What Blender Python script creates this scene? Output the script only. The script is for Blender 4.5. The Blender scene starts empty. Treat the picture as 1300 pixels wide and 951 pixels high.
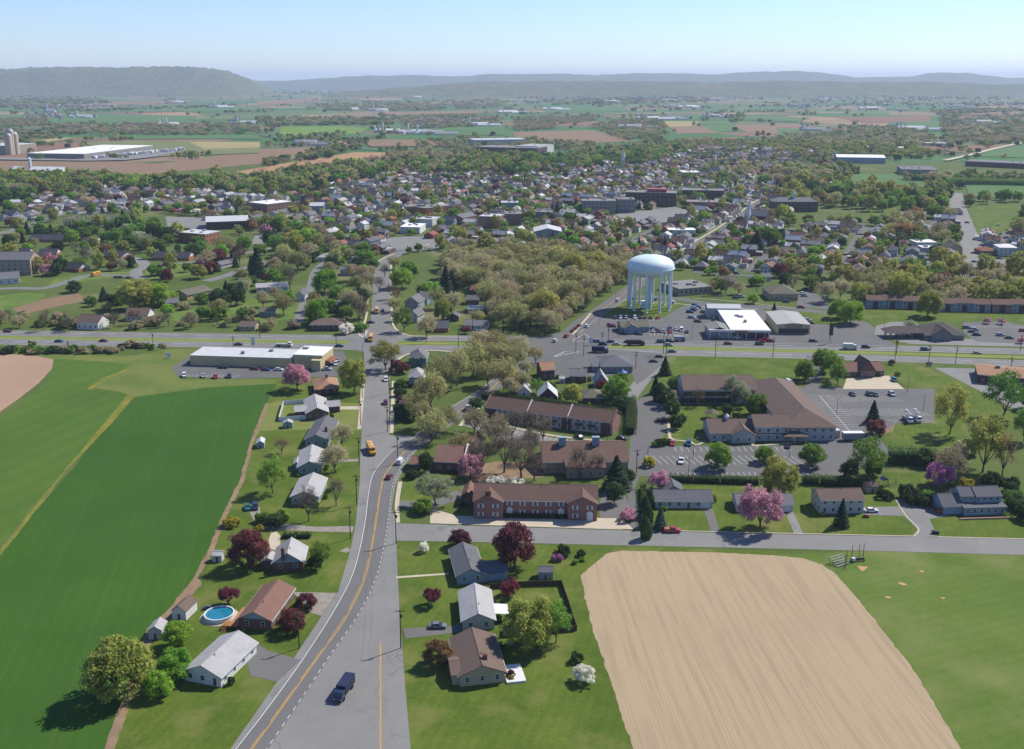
import bpy, math, random
import numpy as np
from mathutils import Vector, Matrix
random.seed(7)
S = bpy.context.scene
COL = S.collection
R = math.radians
# ------------------------------------------------------------------ camera, sky, sun, exposure
CAMH = 140.0
PITCH = math.atan(329/1300)
cd = bpy.data.cameras.new('camera'); cam = bpy.data.objects.new('camera', cd); COL.objects.link(cam)
cam.location = (0, 0, CAMH); cam.rotation_euler = (math.pi/2-PITCH, 0, 0)
cd.sensor_width = 36; cd.lens = 36; cd.shift_y = -45.5/1300; cd.clip_end = 90000; cd.clip_start = 1
S.camera = cam
SUN_EL, SUN_AZ = 46.0, 55.0            # azimuth clockwise from the view direction (+Y)
w = bpy.data.worlds.new('World'); S.world = w; w.use_nodes = True
nt = w.node_tree; bg = nt.nodes['Background']
sky = nt.nodes.new('ShaderNodeTexSky'); sky.sky_type = 'NISHITA'; sky.sun_disc = False
sky.sun_elevation = R(SUN_EL); sky.sun_rotation = R(SUN_AZ)
sky.altitude = 300; sky.air_density = 1.0; sky.dust_density = 0.2; sky.ozone_density = 3.0
tint = nt.nodes.new('ShaderNodeMix'); tint.data_type = 'RGBA'; tint.blend_type = 'MULTIPLY'; tint.inputs[0].default_value = 1; tint.inputs[7].default_value = (.73, .82, 1.08, 1)
nt.links.new(sky.outputs[0], tint.inputs[6]); nt.links.new(tint.outputs[2], bg.inputs[0]); bg.inputs[1].default_value = 0.104
sd = bpy.data.lights.new('sun', 'SUN'); sd.energy = 4.6; sd.angle = R(0.55); sd.color = (1, 0.945, 0.83)
sun = bpy.data.objects.new('sun', sd); COL.objects.link(sun)
sv = Vector((math.sin(R(SUN_AZ))*math.cos(R(SUN_EL)), math.cos(R(SUN_AZ))*math.cos(R(SUN_EL)), math.sin(R(SUN_EL))))
sun.rotation_euler = (-sv).to_track_quat('-Z', 'Y').to_euler()
S.view_settings.view_transform = 'Standard'; S.view_settings.look = 'None'
S.view_settings.exposure = 0.58; S.view_settings.gamma = 1
cy = S.cycles
cy.use_denoising = True
cy.max_bounces = 5; cy.diffuse_bounces = 3; cy.glossy_bounces = 2; cy.transmission_bounces = 2
cy.volume_bounces = 0; cy.transparent_max_bounces = 4
cy.use_adaptive_sampling = True; cy.adaptive_threshold = 0.012; cy.caustics_reflective = False; cy.caustics_refractive = False

# ------------------------------------------------------------------ where a point of the picture lies on the ground
FW = Vector((0, math.cos(PITCH), -math.sin(PITCH))); UP = Vector((0, math.sin(PITCH), math.cos(PITCH)))
def ray(px, py):
    return FW + UP*((430-py)/1300) + Vector((1, 0, 0))*((px-650)/1300)
def G(px, py, z=0.0):
    d = ray(px, py); t = (CAMH-z)/-d.z
    return (d.x*t, d.y*t)
def PX(x, y, z=0.0):
    v = Vector((x, y, z-CAMH)); f = v.dot(FW)
    return (650+1300*v.x/f, 430-1300*v.dot(UP)/f)
def SC(px, py):          # picture pixels per metre at that ground point
    x, y = G(px, py); return 1300/Vector((0, y, -CAMH)).dot(FW)

# ------------------------------------------------------------------ materials
def lin(c):
    c = c/255.0
    return c/12.92 if c <= .04045 else ((c+.055)/1.055)**2.4
def C(r, g, b, k=1.55):
    return (min(lin(r)/k, .85), min(lin(g)/k, .85), min(lin(b)/k, .85), 1)
MATS = {}
class NB:
    def __init__(s, name):
        s.m = bpy.data.materials.new(name); s.m.use_nodes = True; s.nt = s.m.node_tree; s.N = s.nt.nodes; s.L = s.nt.links
        s.b = s.N['Principled BSDF']; s.out = s.N['Material Output']
        s.geo = s.N.new('ShaderNodeNewGeometry')
    def new(s, t, **kw):
        n = s.N.new(t)
        for k, v in kw.items(): setattr(n, k, v)
        return n
    def set(s, sock, v):
        if hasattr(v, 'is_linked') or hasattr(v, 'links'): s.L.new(v, sock)
        else: sock.default_value = v
    def mapping(s, sc=(1, 1, 1), rot=0.0, vec=None):
        n = s.new('ShaderNodeMapping'); n.inputs['Scale'].default_value = sc; n.inputs['Rotation'].default_value = (0, 0, rot)
        s.L.new(vec or s.geo.outputs['Position'], n.inputs[0]); return n.outputs[0]
    def noise(s, scale, detail=3, rough=.6, vec=None, dist=0.0):
        n = s.new('ShaderNodeTexNoise'); n.inputs['Scale'].default_value = scale; n.inputs['Detail'].default_value = detail
        n.inputs['Roughness'].default_value = rough; n.inputs['Distortion'].default_value = dist
        s.L.new(vec or s.geo.outputs['Position'], n.inputs['Vector']); return n.outputs['Fac']
    def wave(s, scale, vec=None, dist=0.0, dscale=1.0):
        n = s.new('ShaderNodeTexWave'); n.inputs['Scale'].default_value = scale; n.inputs['Distortion'].default_value = dist
        n.inputs['Detail'].default_value = 2; n.inputs['Detail Scale'].default_value = dscale
        s.L.new(vec or s.geo.outputs['Position'], n.inputs['Vector']); return n.outputs['Fac']
    def ramp(s, v, lo, hi):
        n = s.new('ShaderNodeMapRange'); n.inputs['From Min'].default_value = lo; n.inputs['From Max'].default_value = hi
        s.set(n.inputs['Value'], v); return n.outputs[0]
    def math(s, op, a, b=0.0, c=0.0):
        n = s.new('ShaderNodeMath', operation=op); s.set(n.inputs[0], a); s.set(n.inputs[1], b)
        if op in ('MULTIPLY_ADD',): s.set(n.inputs[2], c)
        return n.outputs[0]
    def mix(s, f, a, b, mode='MIX'):
        n = s.new('ShaderNodeMix', data_type='RGBA', blend_type=mode); s.set(n.inputs[0], f); s.set(n.inputs[6], a); s.set(n.inputs[7], b)
        return n.outputs[2]
    def attr(s, name):
        n = s.new('ShaderNodeAttribute'); n.attribute_name = name; return n.outputs['Fac']
    def rnd(s):
        return s.new('ShaderNodeObjectInfo').outputs['Random']
    def done(s, col, rough=.85, spec=.25, bump=None, bs=.3, bd=.1):
        s.set(s.b.inputs['Base Color'], col); s.b.inputs['Roughness'].default_value = rough
        s.b.inputs['Specular IOR Level'].default_value = spec
        if bump is not None:
            n = s.new('ShaderNodeBump'); n.inputs['Strength'].default_value = bs; n.inputs['Distance'].default_value = bd
            s.set(n.inputs['Height'], bump); s.L.new(n.outputs[0], s.b.inputs['Normal'])
        return s.m
def sh(c, f): return (min(c[0]*f, .9), min(c[1]*f, .9), min(c[2]*f, .9), 1)
def plain(name, c, rough=.6, spec=.3, var=.12, scale=.8):
    if name in MATS: return MATS[name]
    n = NB(name); f = n.noise(scale, 4); col = n.mix(n.ramp(f, .3, .7), sh(c, 1-var), sh(c, 1+var))
    MATS[name] = n.done(col, rough, spec); return MATS[name]
def grassmat(name, c1, c2, scale=.05, stripes=None, patch=None, fine=.25):
    n = NB(name)
    f = n.ramp(n.noise(scale, 5, .65), .35, .65); col = n.mix(f, c1, c2)
    g = n.noise(1.1, 4, .75); col = n.mix(fine, col, n.mix(n.ramp(g, .3, .7), sh(c1, .55), sh(c2, 1.45)))
    if stripes:
        rot, sc, amt = stripes
        wv = n.wave(sc, n.mapping((1, 1, 1), rot), 1.5, .6)
        col = n.mix(n.math('MULTIPLY', n.ramp(wv, .2, .8), amt), col, sh(c1, .78))
        if 'wheat' in name:
            sp = n.new('ShaderNodeSeparateXYZ'); n.L.new(n.mapping((1, 1, 1), rot), sp.inputs[0])
            for fq, ph in ((.052, 0), (.052, .09)): col = n.mix(n.math('MULTIPLY', n.math('LESS_THAN', n.math('FRACT', n.math('MULTIPLY_ADD', sp.outputs[0], fq, ph)), .022), .3), col, C(96, 110, 58))
    if patch:
        pc, ps, lo, hi = patch
        col = n.mix(n.ramp(n.noise(ps, 5, .6), lo, hi), col, pc)
    return n.done(col, .95, .1)
def asphalt(name, c, crack=True, patch=.12):
    n = NB(name)
    col = n.mix(n.ramp(n.noise(.06, 4, .6), .35, .65), sh(c, 1-patch), sh(c, 1+patch))
    col = n.mix(n.math('MULTIPLY', n.math('GREATER_THAN', n.noise(.045, 3, .4, n.mapping((1, .35, 1), .1)), .6), .3), col, sh(c, .78))
    col = n.mix(.35, col, n.mix(n.ramp(n.noise(2.5, 3, .7), .3, .7), sh(c, .75), sh(c, 1.25)))
    if crack:
        v = n.new('ShaderNodeTexVoronoi', feature='DISTANCE_TO_EDGE'); v.inputs['Scale'].default_value = .045
        vv = n.new('ShaderNodeVectorMath', operation='ADD'); nn = n.new('ShaderNodeTexNoise'); nn.inputs['Scale'].default_value = .15
        n.L.new(n.geo.outputs['Position'], nn.inputs['Vector'])
        sc = n.new('ShaderNodeVectorMath', operation='SCALE'); sc.inputs['Scale'].default_value = 14
        n.L.new(nn.outputs['Color'], sc.inputs[0]); n.L.new(n.geo.outputs['Position'], vv.inputs[0]); n.L.new(sc.outputs[0], vv.inputs[1])
        n.L.new(vv.outputs[0], v.inputs['Vector'])
        gap = n.ramp(n.noise(.03, 2), .45, .6)
        e = n.math('MULTIPLY', n.math('LESS_THAN', v.outputs['Distance'], .016), gap)
        col = n.mix(n.math('MULTIPLY', e, .45), col, sh(c, .45))
    return n.done(col, .9, .2)
def roofmat(name, c, courses=3.2):
    if name in MATS: return MATS[name]
    n = NB(name)
    col = n.mix(n.ramp(n.noise(.35, 5, .65), .3, .7), sh(c, .86), sh(c, 1.14))
    sep = n.new('ShaderNodeSeparateXYZ'); n.L.new(n.geo.outputs['Position'], sep.inputs[0])
    fr = n.math('FRACT', n.math('MULTIPLY', sep.outputs[2], courses)); col = n.mix(n.math('MULTIPLY', n.math('LESS_THAN', fr, .22), .28), col, sh(c, .6))
    col = n.mix(.3, col, n.mix(n.ramp(n.noise(4, 2, .7), .3, .7), sh(c, .7), sh(c, 1.3)))
    st = n.noise(1.0, 3, .6, n.mapping((.9, .9, .12)));  col = n.mix(n.math('MULTIPLY', n.ramp(st, .5, .72), .25), col, sh(c, .72))
    MATS[name] = n.done(col, .9, .2); return MATS[name]
def sidemat(name, c, kind='siding'):
    if name in MATS: return MATS[name]
    n = NB(name)
    col = n.mix(n.ramp(n.noise(.5, 4, .6), .3, .7), sh(c, .93), sh(c, 1.07))
    if kind == 'siding':
        sep = n.new('ShaderNodeSeparateXYZ'); n.L.new(n.geo.outputs['Position'], sep.inputs[0])
        fr = n.math('FRACT', n.math('MULTIPLY', sep.outputs[2], 4.5)); col = n.mix(n.math('MULTIPLY', n.math('LESS_THAN', fr, .18), .3), col, sh(c, .55))
    else:
        col = n.mix(.4, col, n.mix(n.ramp(n.noise(5, 2, .8), .35, .65), sh(c, .6), sh(c, 1.5)))
    MATS[name] = n.done(col, .8, .25); return MATS[name]
def leafmat(name, c1, c2, trans=.25):
    n = NB(name)
    r = n.rnd(); a = n.attr('var')
    col = n.mix(a, c1, c2)
    hs = n.new('ShaderNodeHueSaturation'); n.L.new(col, hs.inputs['Color'])
    n.L.new(n.math('MULTIPLY_ADD', r, .035, .4825), hs.inputs['Hue'])
    n.L.new(n.math('MULTIPLY_ADD', n.math('FRACT', n.math('MULTIPLY', r, 7.31)), .5, .76), hs.inputs['Value'])
    n.done(hs.outputs[0], .75, .15)
    t = n.new('ShaderNodeBsdfTranslucent'); n.L.new(hs.outputs[0], t.inputs[0])
    ms = n.new('ShaderNodeMixShader'); ms.inputs[0].default_value = trans
    n.L.new(n.b.outputs[0], ms.inputs[1]); n.L.new(t.outputs[0], ms.inputs[2]); n.L.new(ms.outputs[0], n.out.inputs['Surface'])
    MATS[name] = n.m; return n.m
K = 1.55
M = {}
M['grass'] = grassmat('town_grass', C(72, 104, 38), C(104, 124, 60), .02, patch=(C(140, 138, 92), .016, .56, .72))
M['lawn'] = grassmat('lawn_grass', C(74, 100, 30), C(110, 126, 50), .07, stripes=(.3, .12, .14), patch=(C(132, 132, 74), .06, .52, .74))
M['lawn_dry'] = grassmat('dry_lawn', C(112, 130, 58), C(138, 140, 78), .06)
M['meadow'] = grassmat('meadow_grass', C(88, 118, 48), C(120, 140, 68), .04, patch=(C(148, 142, 92), .03, .55, .75))
M['sports'] = grassmat('sports_grass', C(84, 112, 38), C(112, 132, 62), .02, stripes=(1.2, .09, .12), patch=(C(136, 140, 84), .022, .5, .72))
M['verge'] = grassmat('verge_grass', C(122, 140, 62), C(146, 152, 80), .04)
M['wheat'] = grassmat('wheat_field', C(54, 94, 26), C(72, 110, 36), .014, stripes=(R(-11.6), .09, .14), fine=.26, patch=(C(66, 98, 44), .02, .45, .8))
M['wheat_light'] = grassmat('light_wheat_field', C(76, 108, 38), C(96, 124, 50), .012, stripes=(R(20), .03, .2), fine=.15)
M['margin'] = grassmat('field_margin', C(92, 116, 54), C(128, 134, 70), .05)
M['weed'] = grassmat('yellow_weeds', C(104, 116, 50), C(150, 142, 60), .12)
M['dirt'] = grassmat('bare_dirt', C(168, 142, 116), C(140, 118, 92), .15)
def soilmat(name, c, rot, sc=.28, amt=.5):
    n = NB(name)
    col = n.mix(n.ramp(n.noise(.02, 5, .6), .35, .65), sh(c, .93), sh(c, 1.06))
    mv = n.mapping((1, 1, 1), rot)
    a = n.wave(sc, mv, 1.2, .4); b = n.noise(.5, 3, .6, n.mapping((1.4, .05, 1), 0, mv))
    col = n.mix(n.math('MULTIPLY', n.ramp(a, .25, .75), amt*.5), col, sh(c, .78))
    col = n.mix(n.math('MULTIPLY', n.ramp(b, .45, .68), amt), col, sh(c, .74))
    col = n.mix(.2, col, n.mix(n.noise(1.6, 3, .8), sh(c, .6), sh(c, 1.4)))
    return n.done(col, .95, .1)
M['soil'] = soilmat('ploughed_soil', C(192, 170, 138), R(-4.2), .36, 1.0)
M['soil_left'] = soilmat('left_ploughed_soil', C(182, 152, 128), R(40), .1, .25)
M['soil_brown'] = soilmat('brown_soil', C(150, 124, 98), R(10), .02, .3)
M['soil_orange'] = soilmat('orange_soil', C(186, 146, 108), R(70), .03, .3)
M['soil_red'] = soilmat('red_soil', C(142, 108, 86), R(80), .02, .25)
M['field_green'] = grassmat('far_green_field', C(84, 122, 66), C(98, 130, 76), .006, fine=.05)
M['field_olive'] = grassmat('far_olive_field', C(118, 128, 78), C(136, 138, 90), .006, fine=.05)
M['field_lime'] = grassmat('far_bright_field', C(110, 146, 52), C(122, 152, 62), .004, fine=.05)
M['field_yellow'] = grassmat('far_straw_field', C(184, 166, 116), C(168, 156, 104), .004, fine=.05)
M['asphalt'] = asphalt('old_asphalt', C(134, 133, 131))
M['asphalt_light'] = asphalt('worn_asphalt', C(143, 142, 139))
M['asphalt_dark'] = asphalt('fresh_asphalt', C(120, 119, 118), False, .08)
M['asphalt_lot'] = asphalt('parking_asphalt', C(114, 113, 112), False, .1)
M['shoulder'] = asphalt('shoulder_asphalt', C(150, 146, 144), False)
M['concrete'] = plain('pale_concrete', C(208, 194, 172), .9, .15, .08, .3)
M['gravel'] = plain('grey_gravel', C(160, 152, 142), .95, .1, .2, .6)
M['white_line'] = plain('white_road_paint', C(222, 222, 220), .8, .2, .08)
M['yellow_line'] = plain('yellow_road_paint', C(218, 168, 66), .8, .2, .1)
M['tan_dirt'] = plain('infield_dirt', C(206, 164, 122), .95, .1, .12, .5)
M['mulch'] = plain('mulch', C(128, 104, 86), .95, .1, .2)
M['wood'] = plain('deck_wood', C(188, 134, 84), .8, .2, .15, 1)
M['fence_wood'] = plain('dark_fence_wood', C(98, 84, 68), .9, .15, .2, 1)
M['pole_wood'] = plain('pole_wood', C(96, 84, 74), .9, .1, .15, 1)
M['metal'] = plain('grey_metal', C(150, 152, 156), .45, .5, .08)
M['dark_metal'] = plain('dark_metal', C(62, 64, 68), .5, .4, .1)
M['white_pvc'] = plain('white_vinyl', C(232, 236, 240), .5, .4, .05)
M['water_blue'] = plain('pool_water', C(40, 134, 160), .06, .6, .15, .4)
M['glass'] = plain('window_glass', C(52, 60, 72), .12, .6, .3, .4)
M['white'] = plain('white_paint', C(238, 238, 236), .6, .35, .04)
M['bark'] = plain('bark', C(104, 90, 76), .95, .1, .2, 2)
M['bark_pale'] = plain('pale_bark', C(126, 114, 100), .95, .1, .2, 2)
M['tyre'] = plain('tyre_rubber', C(38, 38, 40), .8, .2, .1)
M['tower'] = plain('tower_paint', C(214, 230, 232, 1.25), .55, .35, .06, .25)
M['brick_chimney'] = sidemat('chimney_brick', C(132, 92, 78), 'brick')
WALL = {k: sidemat('siding_'+k, C(*c)) for k, c in dict(white=(234, 234, 230), cream=(222, 206, 170), grey=(168, 174, 178), blue=(150, 176, 190), green=(158, 178, 168), tan=(196, 178, 146), teal=(96, 150, 148), palegrey=(206, 208, 206), rose=(176, 88, 92), yellow=(214, 186, 120), butter=(214, 198, 152)).items()}
WALL.update({k: sidemat('brick_'+k, C(*c), 'brick') for k, c in dict(red=(160, 120, 108), brown=(122, 92, 82), orange=(186, 112, 78), stone=(176, 164, 148), dark=(96, 72, 66), greystone=(150, 146, 142)).items()})
ROOF = {k: roofmat('roof_'+k, C(*c)) for k, c in dict(grey=(128, 126, 130), pale=(186, 184, 184), dark=(88, 88, 96), brown=(140, 106, 94), redbrown=(120, 95, 85), tan=(176, 136, 108), green=(112, 148, 132), blue=(104, 124, 150), black=(72, 72, 80), mauve=(122, 104, 94), silver=(212, 214, 216), rust=(158, 98, 80), slate=(112, 113, 118), olive=(122, 116, 100), umber=(104, 96, 92)).items()}
ROOF['white'] = roofmat('roof_white', C(245, 244, 240, 1.35), .01)
ROOF['flatgrey'] = roofmat('roof_flat_grey', C(150, 148, 146), .01)
LEAF = {}
for k, a, b in (('twig', (116, 104, 86), (138, 124, 104)), ('green', (88, 124, 44), (126, 156, 64)), ('bright', (104, 146, 46), (146, 178, 66)), ('lime', (144, 148, 64), (174, 174, 90)), ('olive', (142, 140, 90), (168, 164, 108)),
                ('bud', (154, 144, 112), (176, 164, 128)), ('dark', (48, 74, 42), (74, 98, 54)), ('conifer', (40, 62, 46), (66, 86, 62)), ('spruce', (74, 96, 92), (104, 122, 114)),
                ('pink', (186, 132, 150), (208, 160, 174)), ('darkred', (92, 52, 56), (124, 74, 72)), ('maroon', (108, 48, 58), (134, 68, 76)), ('purple', (150, 98, 136), (184, 124, 166)),
                ('white', (214, 210, 196), (236, 232, 220)), ('copper', (132, 100, 70), (158, 124, 86)), ('pale', (146, 154, 118), (172, 176, 142)), ('gold', (150, 142, 46), (186, 170, 62)), ('hedge', (50, 72, 38), (76, 96, 52))):
    LEAF[k] = leafmat('leaves_'+k, C(*a, .98), C(*b, .98), .5)

# ------------------------------------------------------------------ mesh building
class MB:
    def __init__(s): s.v = []; s.f = []; s.m = []
    def quad(s, pts, m=0):
        i = len(s.v); s.v += [tuple(p) for p in pts]; s.f.append(tuple(range(i, i+len(pts)))); s.m.append(m)
    def box(s, x0, y0, z0, x1, y1, z1, m=0, bottom=True):
        i = len(s.v)
        s.v += [(x0,y0,z0),(x1,y0,z0),(x1,y1,z0),(x0,y1,z0),(x0,y0,z1),(x1,y0,z1),(x1,y1,z1),(x0,y1,z1)]
        F = [(4,5,6,7),(0,1,5,4),(1,2,6,5),(2,3,7,6),(3,0,4,7)]
        if bottom: F.append((3,2,1,0))
        for f in F: s.f.append(tuple(i+k for k in f)); s.m.append(m)
    def slab(s, pts, t, m=0):           # a plate: top polygon given, thickness t downwards
        i = len(s.v); n = len(pts)
        s.v += [tuple(p) for p in pts] + [(p[0], p[1], p[2]-t) for p in pts]
        s.f.append(tuple(range(i, i+n))); s.m.append(m)
        s.f.append(tuple(range(i+2*n-1, i+n-1, -1))); s.m.append(m)
        for k in range(n):
            j = (k+1) % n; s.f.append((i+j, i+k, i+n+k, i+n+j)); s.m.append(m)
    def tube(s, p0, p1, r0, r1, n=6, m=0, cap=True):
        p0 = Vector(p0); p1 = Vector(p1); d = (p1-p0)
        if d.length < 1e-6: return
        d.normalize(); a = d.orthogonal().normalized(); b = d.cross(a); i = len(s.v)
        for p, r in ((p0, r0), (p1, r1)):
            for k in range(n):
                t = 2*math.pi*k/n; q = p + a*(r*math.cos(t)) + b*(r*math.sin(t)); s.v.append(tuple(q))
        for k in range(n):
            j = (k+1) % n; s.f.append((i+k, i+j, i+n+j, i+n+k)); s.m.append(m)
        if cap:
            s.f.append(tuple(i+n+k for k in range(n))); s.m.append(m)
            s.f.append(tuple(i+n-1-k for k in range(n))); s.m.append(m)
    def lathe(s, prof, n=32, m=0, cx=0, cy=0, sx=1, sy=1):
        i = len(s.v)
        for r, z in prof:
            for k in range(n):
                t = 2*math.pi*k/n; s.v.append((cx+r*sx*math.cos(t), cy+r*sy*math.sin(t), z))
        for a in range(len(prof)-1):
            for k in range(n):
                j = (k+1) % n; s.f.append((i+a*n+k, i+a*n+j, i+(a+1)*n+j, i+(a+1)*n+k)); s.m.append(m)
        if prof[-1][0] > .01: s.f.append(tuple(i+(len(prof)-1)*n+k for k in range(n))); s.m.append(m)
    def prism(s, prof, y0, y1, m=0, m_end=None, ax='y'):   # closed (x, z) outline pushed from y0 to y1
        i = len(s.v); n = len(prof)
        for y in (y0, y1):
            for (x, z) in prof: s.v.append((x, y, z) if ax == 'y' else (y, x, z))
        me = m if m_end is None else m_end
        s.f.append(tuple(i+k for k in range(n))); s.m.append(me); s.f.append(tuple(i+2*n-1-k for k in range(n))); s.m.append(me)
        for k in range(n):
            j = (k+1) % n; s.f.append((i+k, i+n+k, i+n+j, i+j)); s.m.append(m)
    def mesh(s, name, mats, smooth=False):
        me = bpy.data.meshes.new(name); me.from_pydata(s.v, [], s.f)
        for m in (mats if isinstance(mats, (list, tuple)) else [mats]): me.materials.append(m)
        me.polygons.foreach_set('material_index', s.m)
        if smooth: me.polygons.foreach_set('use_smooth', [True]*len(s.f))
        me.update(); return me
    def build(s, name, mats, parent=None, smooth=False):
        return link(name, s.mesh(name, mats, smooth), parent)
def link(name, data, parent=None, loc=None, rz=None):
    o = bpy.data.objects.new(name, data); COL.objects.link(o)
    if parent is not None: o.parent = parent
    if loc is not None: o.location = loc if len(loc) == 3 else (loc[0], loc[1], 0)
    if rz is not None: o.rotation_euler = (0, 0, rz)
    return o
def tag(o, label, cat, group=None):
    o['label'] = label; o['category'] = cat
    if group: o['group'] = group
    return o
def struct(o, kind='structure', label=None):
    o['kind'] = kind
    if label: o['label'] = label
    return o
def poly_area(p): return sum(p[i][0]*p[(i+1) % len(p)][1]-p[(i+1) % len(p)][0]*p[i][1] for i in range(len(p)))
def sheet(name, pts, z, mat, px=True, thick=0.0):
    """a flat patch of ground; thick > 0 makes a raised slab with edges"""
    g = [G(*p) for p in pts] if px else pts
    sheet.n = getattr(sheet, 'n', 0)+1; z += (sheet.n % 60)*.0003
    if poly_area(g) < 0: g = g[::-1]
    b = MB()
    if thick: b.slab([(x, y, z) for x, y in g], thick)
    else: b.quad([(x, y, z) for x, y in g])
    return struct(b.build(name, mat))
def smooth_pts(pts, n=6):
    if len(pts) < 3: return pts
    out = []
    P = [pts[0]] + list(pts) + [pts[-1]]
    for i in range(1, len(P)-2):
        p0, p1, p2, p3 = [np.array(P[i+k], float) for k in (-1, 0, 1, 2)]
        for k in range(n):
            t = k/n; out.append(tuple(.5*((2*p1)+(-p0+p2)*t+(2*p0-5*p1+4*p2-p3)*t*t+(-p0+3*p1-3*p2+p3)*t**3)))
    out.append(tuple(pts[-1])); return out
def offs(g, d):
    out = []
    for i in range(len(g)):
        a = Vector(g[max(i-1, 0)]); b = Vector(g[min(i+1, len(g)-1)]); t = (b-a).normalized()
        out.append((g[i][0]-t.y*d, g[i][1]+t.x*d))
    return out
ROADS = []   # (polyline, half width) used to keep trees and houses off the tarmac
def strip_bm(b, g, wid, z, thick=0.0, off=0.0, m=0):
    L = offs(g, off+wid/2); Rr = offs(g, off-wid/2)
    for i in range(len(g)-1):
        q = [(*Rr[i], z), (*Rr[i+1], z), (*L[i+1], z), (*L[i], z)]
        if thick: b.slab(q, thick, m)
        else: b.quad(q, m)
def road(name, pts, wid, z, mat, px=True, thick=0.0, avoid=True, sm=6):
    g = smooth_pts([G(*p) for p in pts] if px else pts, sm)
    b = MB(); strip_bm(b, g, wid, z, thick); o = struct(b.build(name, mat))
    if avoid: ROADS.append((g, wid/2))
    return g
def dashes(b, g, off, wid, z, on, gap, start=0.0, m=0):
    g = offs(g, off) if off else g
    acc = [0.0]
    for i in range(len(g)-1): acc.append(acc[-1]+math.dist(g[i], g[i+1]))
    def at(s):
        for i in range(len(g)-1):
            if acc[i+1] >= s:
                t = (s-acc[i])/max(acc[i+1]-acc[i], 1e-6); return (g[i][0]+(g[i+1][0]-g[i][0])*t, g[i][1]+(g[i+1][1]-g[i][1])*t)
        return g[-1]
    s = start
    while s < acc[-1]:
        e = min(s+on, acc[-1]); n = max(1, int((e-s)/8)); pts = [at(s+(e-s)*k/n) for k in range(n+1)]
        strip_bm(b, pts, wid, z, m=m); s = e+gap if gap else acc[-1]
# ---- landmarks and labels
LM = []
BLD = []      # footprints: (x, y, radius)
LABEL_TODO = []
def landmark(phrase, x, y): LM.append((phrase, x, y))
def relabel(obj, look, cat, group, extra=None): 
    obj['category'] = cat
    if group: obj['group'] = group
    LABEL_TODO.append((obj, look, extra))
ORD = ['closest', 'second closest', 'third closest', 'fourth closest', 'fifth closest', 'sixth closest', 'seventh closest', 'eighth closest', 'ninth closest', 'tenth closest', 'eleventh closest', 'twelfth closest']
def flush_labels():
    used = {}
    for obj, look, extra in LABEL_TODO:
        x, y = obj.location.x, obj.location.y
        cand = sorted(LM, key=lambda l: math.hypot(l[1]-x, (l[2]-y)*.8))
        for l in cand:
            dx, dy = x-l[1], y-l[2]
            if math.hypot(dx, dy) < 1.0: continue
            cx = l[1]+0  # seen from the camera: sideways offset is judged along the line of sight
            sx = x/max(y, 1)*l[2]-l[1]
            rel = ('right of' if sx > 0 else 'left of') if abs(sx) > abs(dy)*.9 else ('behind' if dy > 0 else 'in front of')
            key = f'{look} {rel} {l[0]}'
            n = used.setdefault(key, [])
            if len(n) < 12: break
        n.append((math.hypot(x-l[1], y-l[2]), obj))
    for key, n in used.items():
        n.sort(key=lambda t: t[0])
        for i, (d, o) in enumerate(n):
            t = key if len(n) == 1 else f'{key}, {ORD[i]} to it'
            o['label'] = t.replace(' to it', '') if len(t.split()) > 16 else t
# ------------------------------------------------------------------ trees
def crown_np(rng, ncl, nleaf, size, rad=(1, 1, 1), cz=1.35, rc=(.2, .34), low=-.55, shell=.55, lob=.22, flat=1.0):
    P = []; Nn = []; V = []
    nleaf = int(nleaf*1.6)
    ph = rng.uniform(0, 6.28, 6)
    cl = []
    for i in range(ncl):
        while True:
            d = rng.normal(size=3); d /= np.linalg.norm(d)
            if d[2] > low: break
        th = math.atan2(d[1], d[0])
        f = 1 + lob*(math.sin(2*th+ph[0])*.4+math.sin(3*th+ph[1]+2*d[2])*.4+math.sin(5*d[2]+ph[2])*.4)
        r = (shell+(1-shell)*rng.random()**.6)*f
        c = np.array([d[0]*rad[0]*r*.9, d[1]*rad[1]*r*.9, cz+d[2]*rad[2]*r*.9]); cl.append(c)
        k = rng.uniform(*rc); n = max(3, int(nleaf*(k/np.mean(rc))**2))
        dd = rng.normal(size=(n, 3)); dd /= np.linalg.norm(dd, axis=1)[:, None]
        P.append(c+dd*(k*rng.uniform(.45, 1.08, (n, 1)))*np.array([1, 1, .85*flat]))
        Nn.append(dd+rng.normal(size=(n, 3))*.45+np.array([0, 0, .25])); V.append(np.clip(rng.random()*.75+rng.random(n)*.35, 0, 1))
    return np.vstack(P), np.vstack(Nn), np.concatenate(V), cl
def leaves_mesh(name, P, Nn, V, size, rng, mat, asp=1.0):
    n = len(P); Nn = Nn/np.linalg.norm(Nn, axis=1)[:, None]
    a = np.cross(Nn, rng.normal(size=(n, 3))); a /= np.linalg.norm(a, axis=1)[:, None]; b = np.cross(Nn, a)
    s = (size*rng.uniform(.55, 1.25, n))[:, None]
    q = np.stack([P-a*s*asp, P-b*s*.8, P+a*s*asp, P+b*s*.8], 1).reshape(-1, 3)
    me = bpy.data.meshes.new(name); me.vertices.add(n*4); me.vertices.foreach_set('co', q.astype(np.float32).ravel())
    me.loops.add(n*4); me.loops.foreach_set('vertex_index', np.arange(n*4, dtype=np.int32))
    me.polygons.add(n); me.polygons.foreach_set('loop_start', np.arange(0, n*4, 4, dtype=np.int32))
    me.update(calc_edges=True)
    at = me.attributes.new('var', 'FLOAT', 'FACE'); at.data.foreach_set('value', V.astype(np.float32))
    me.materials.append(mat); return me
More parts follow.
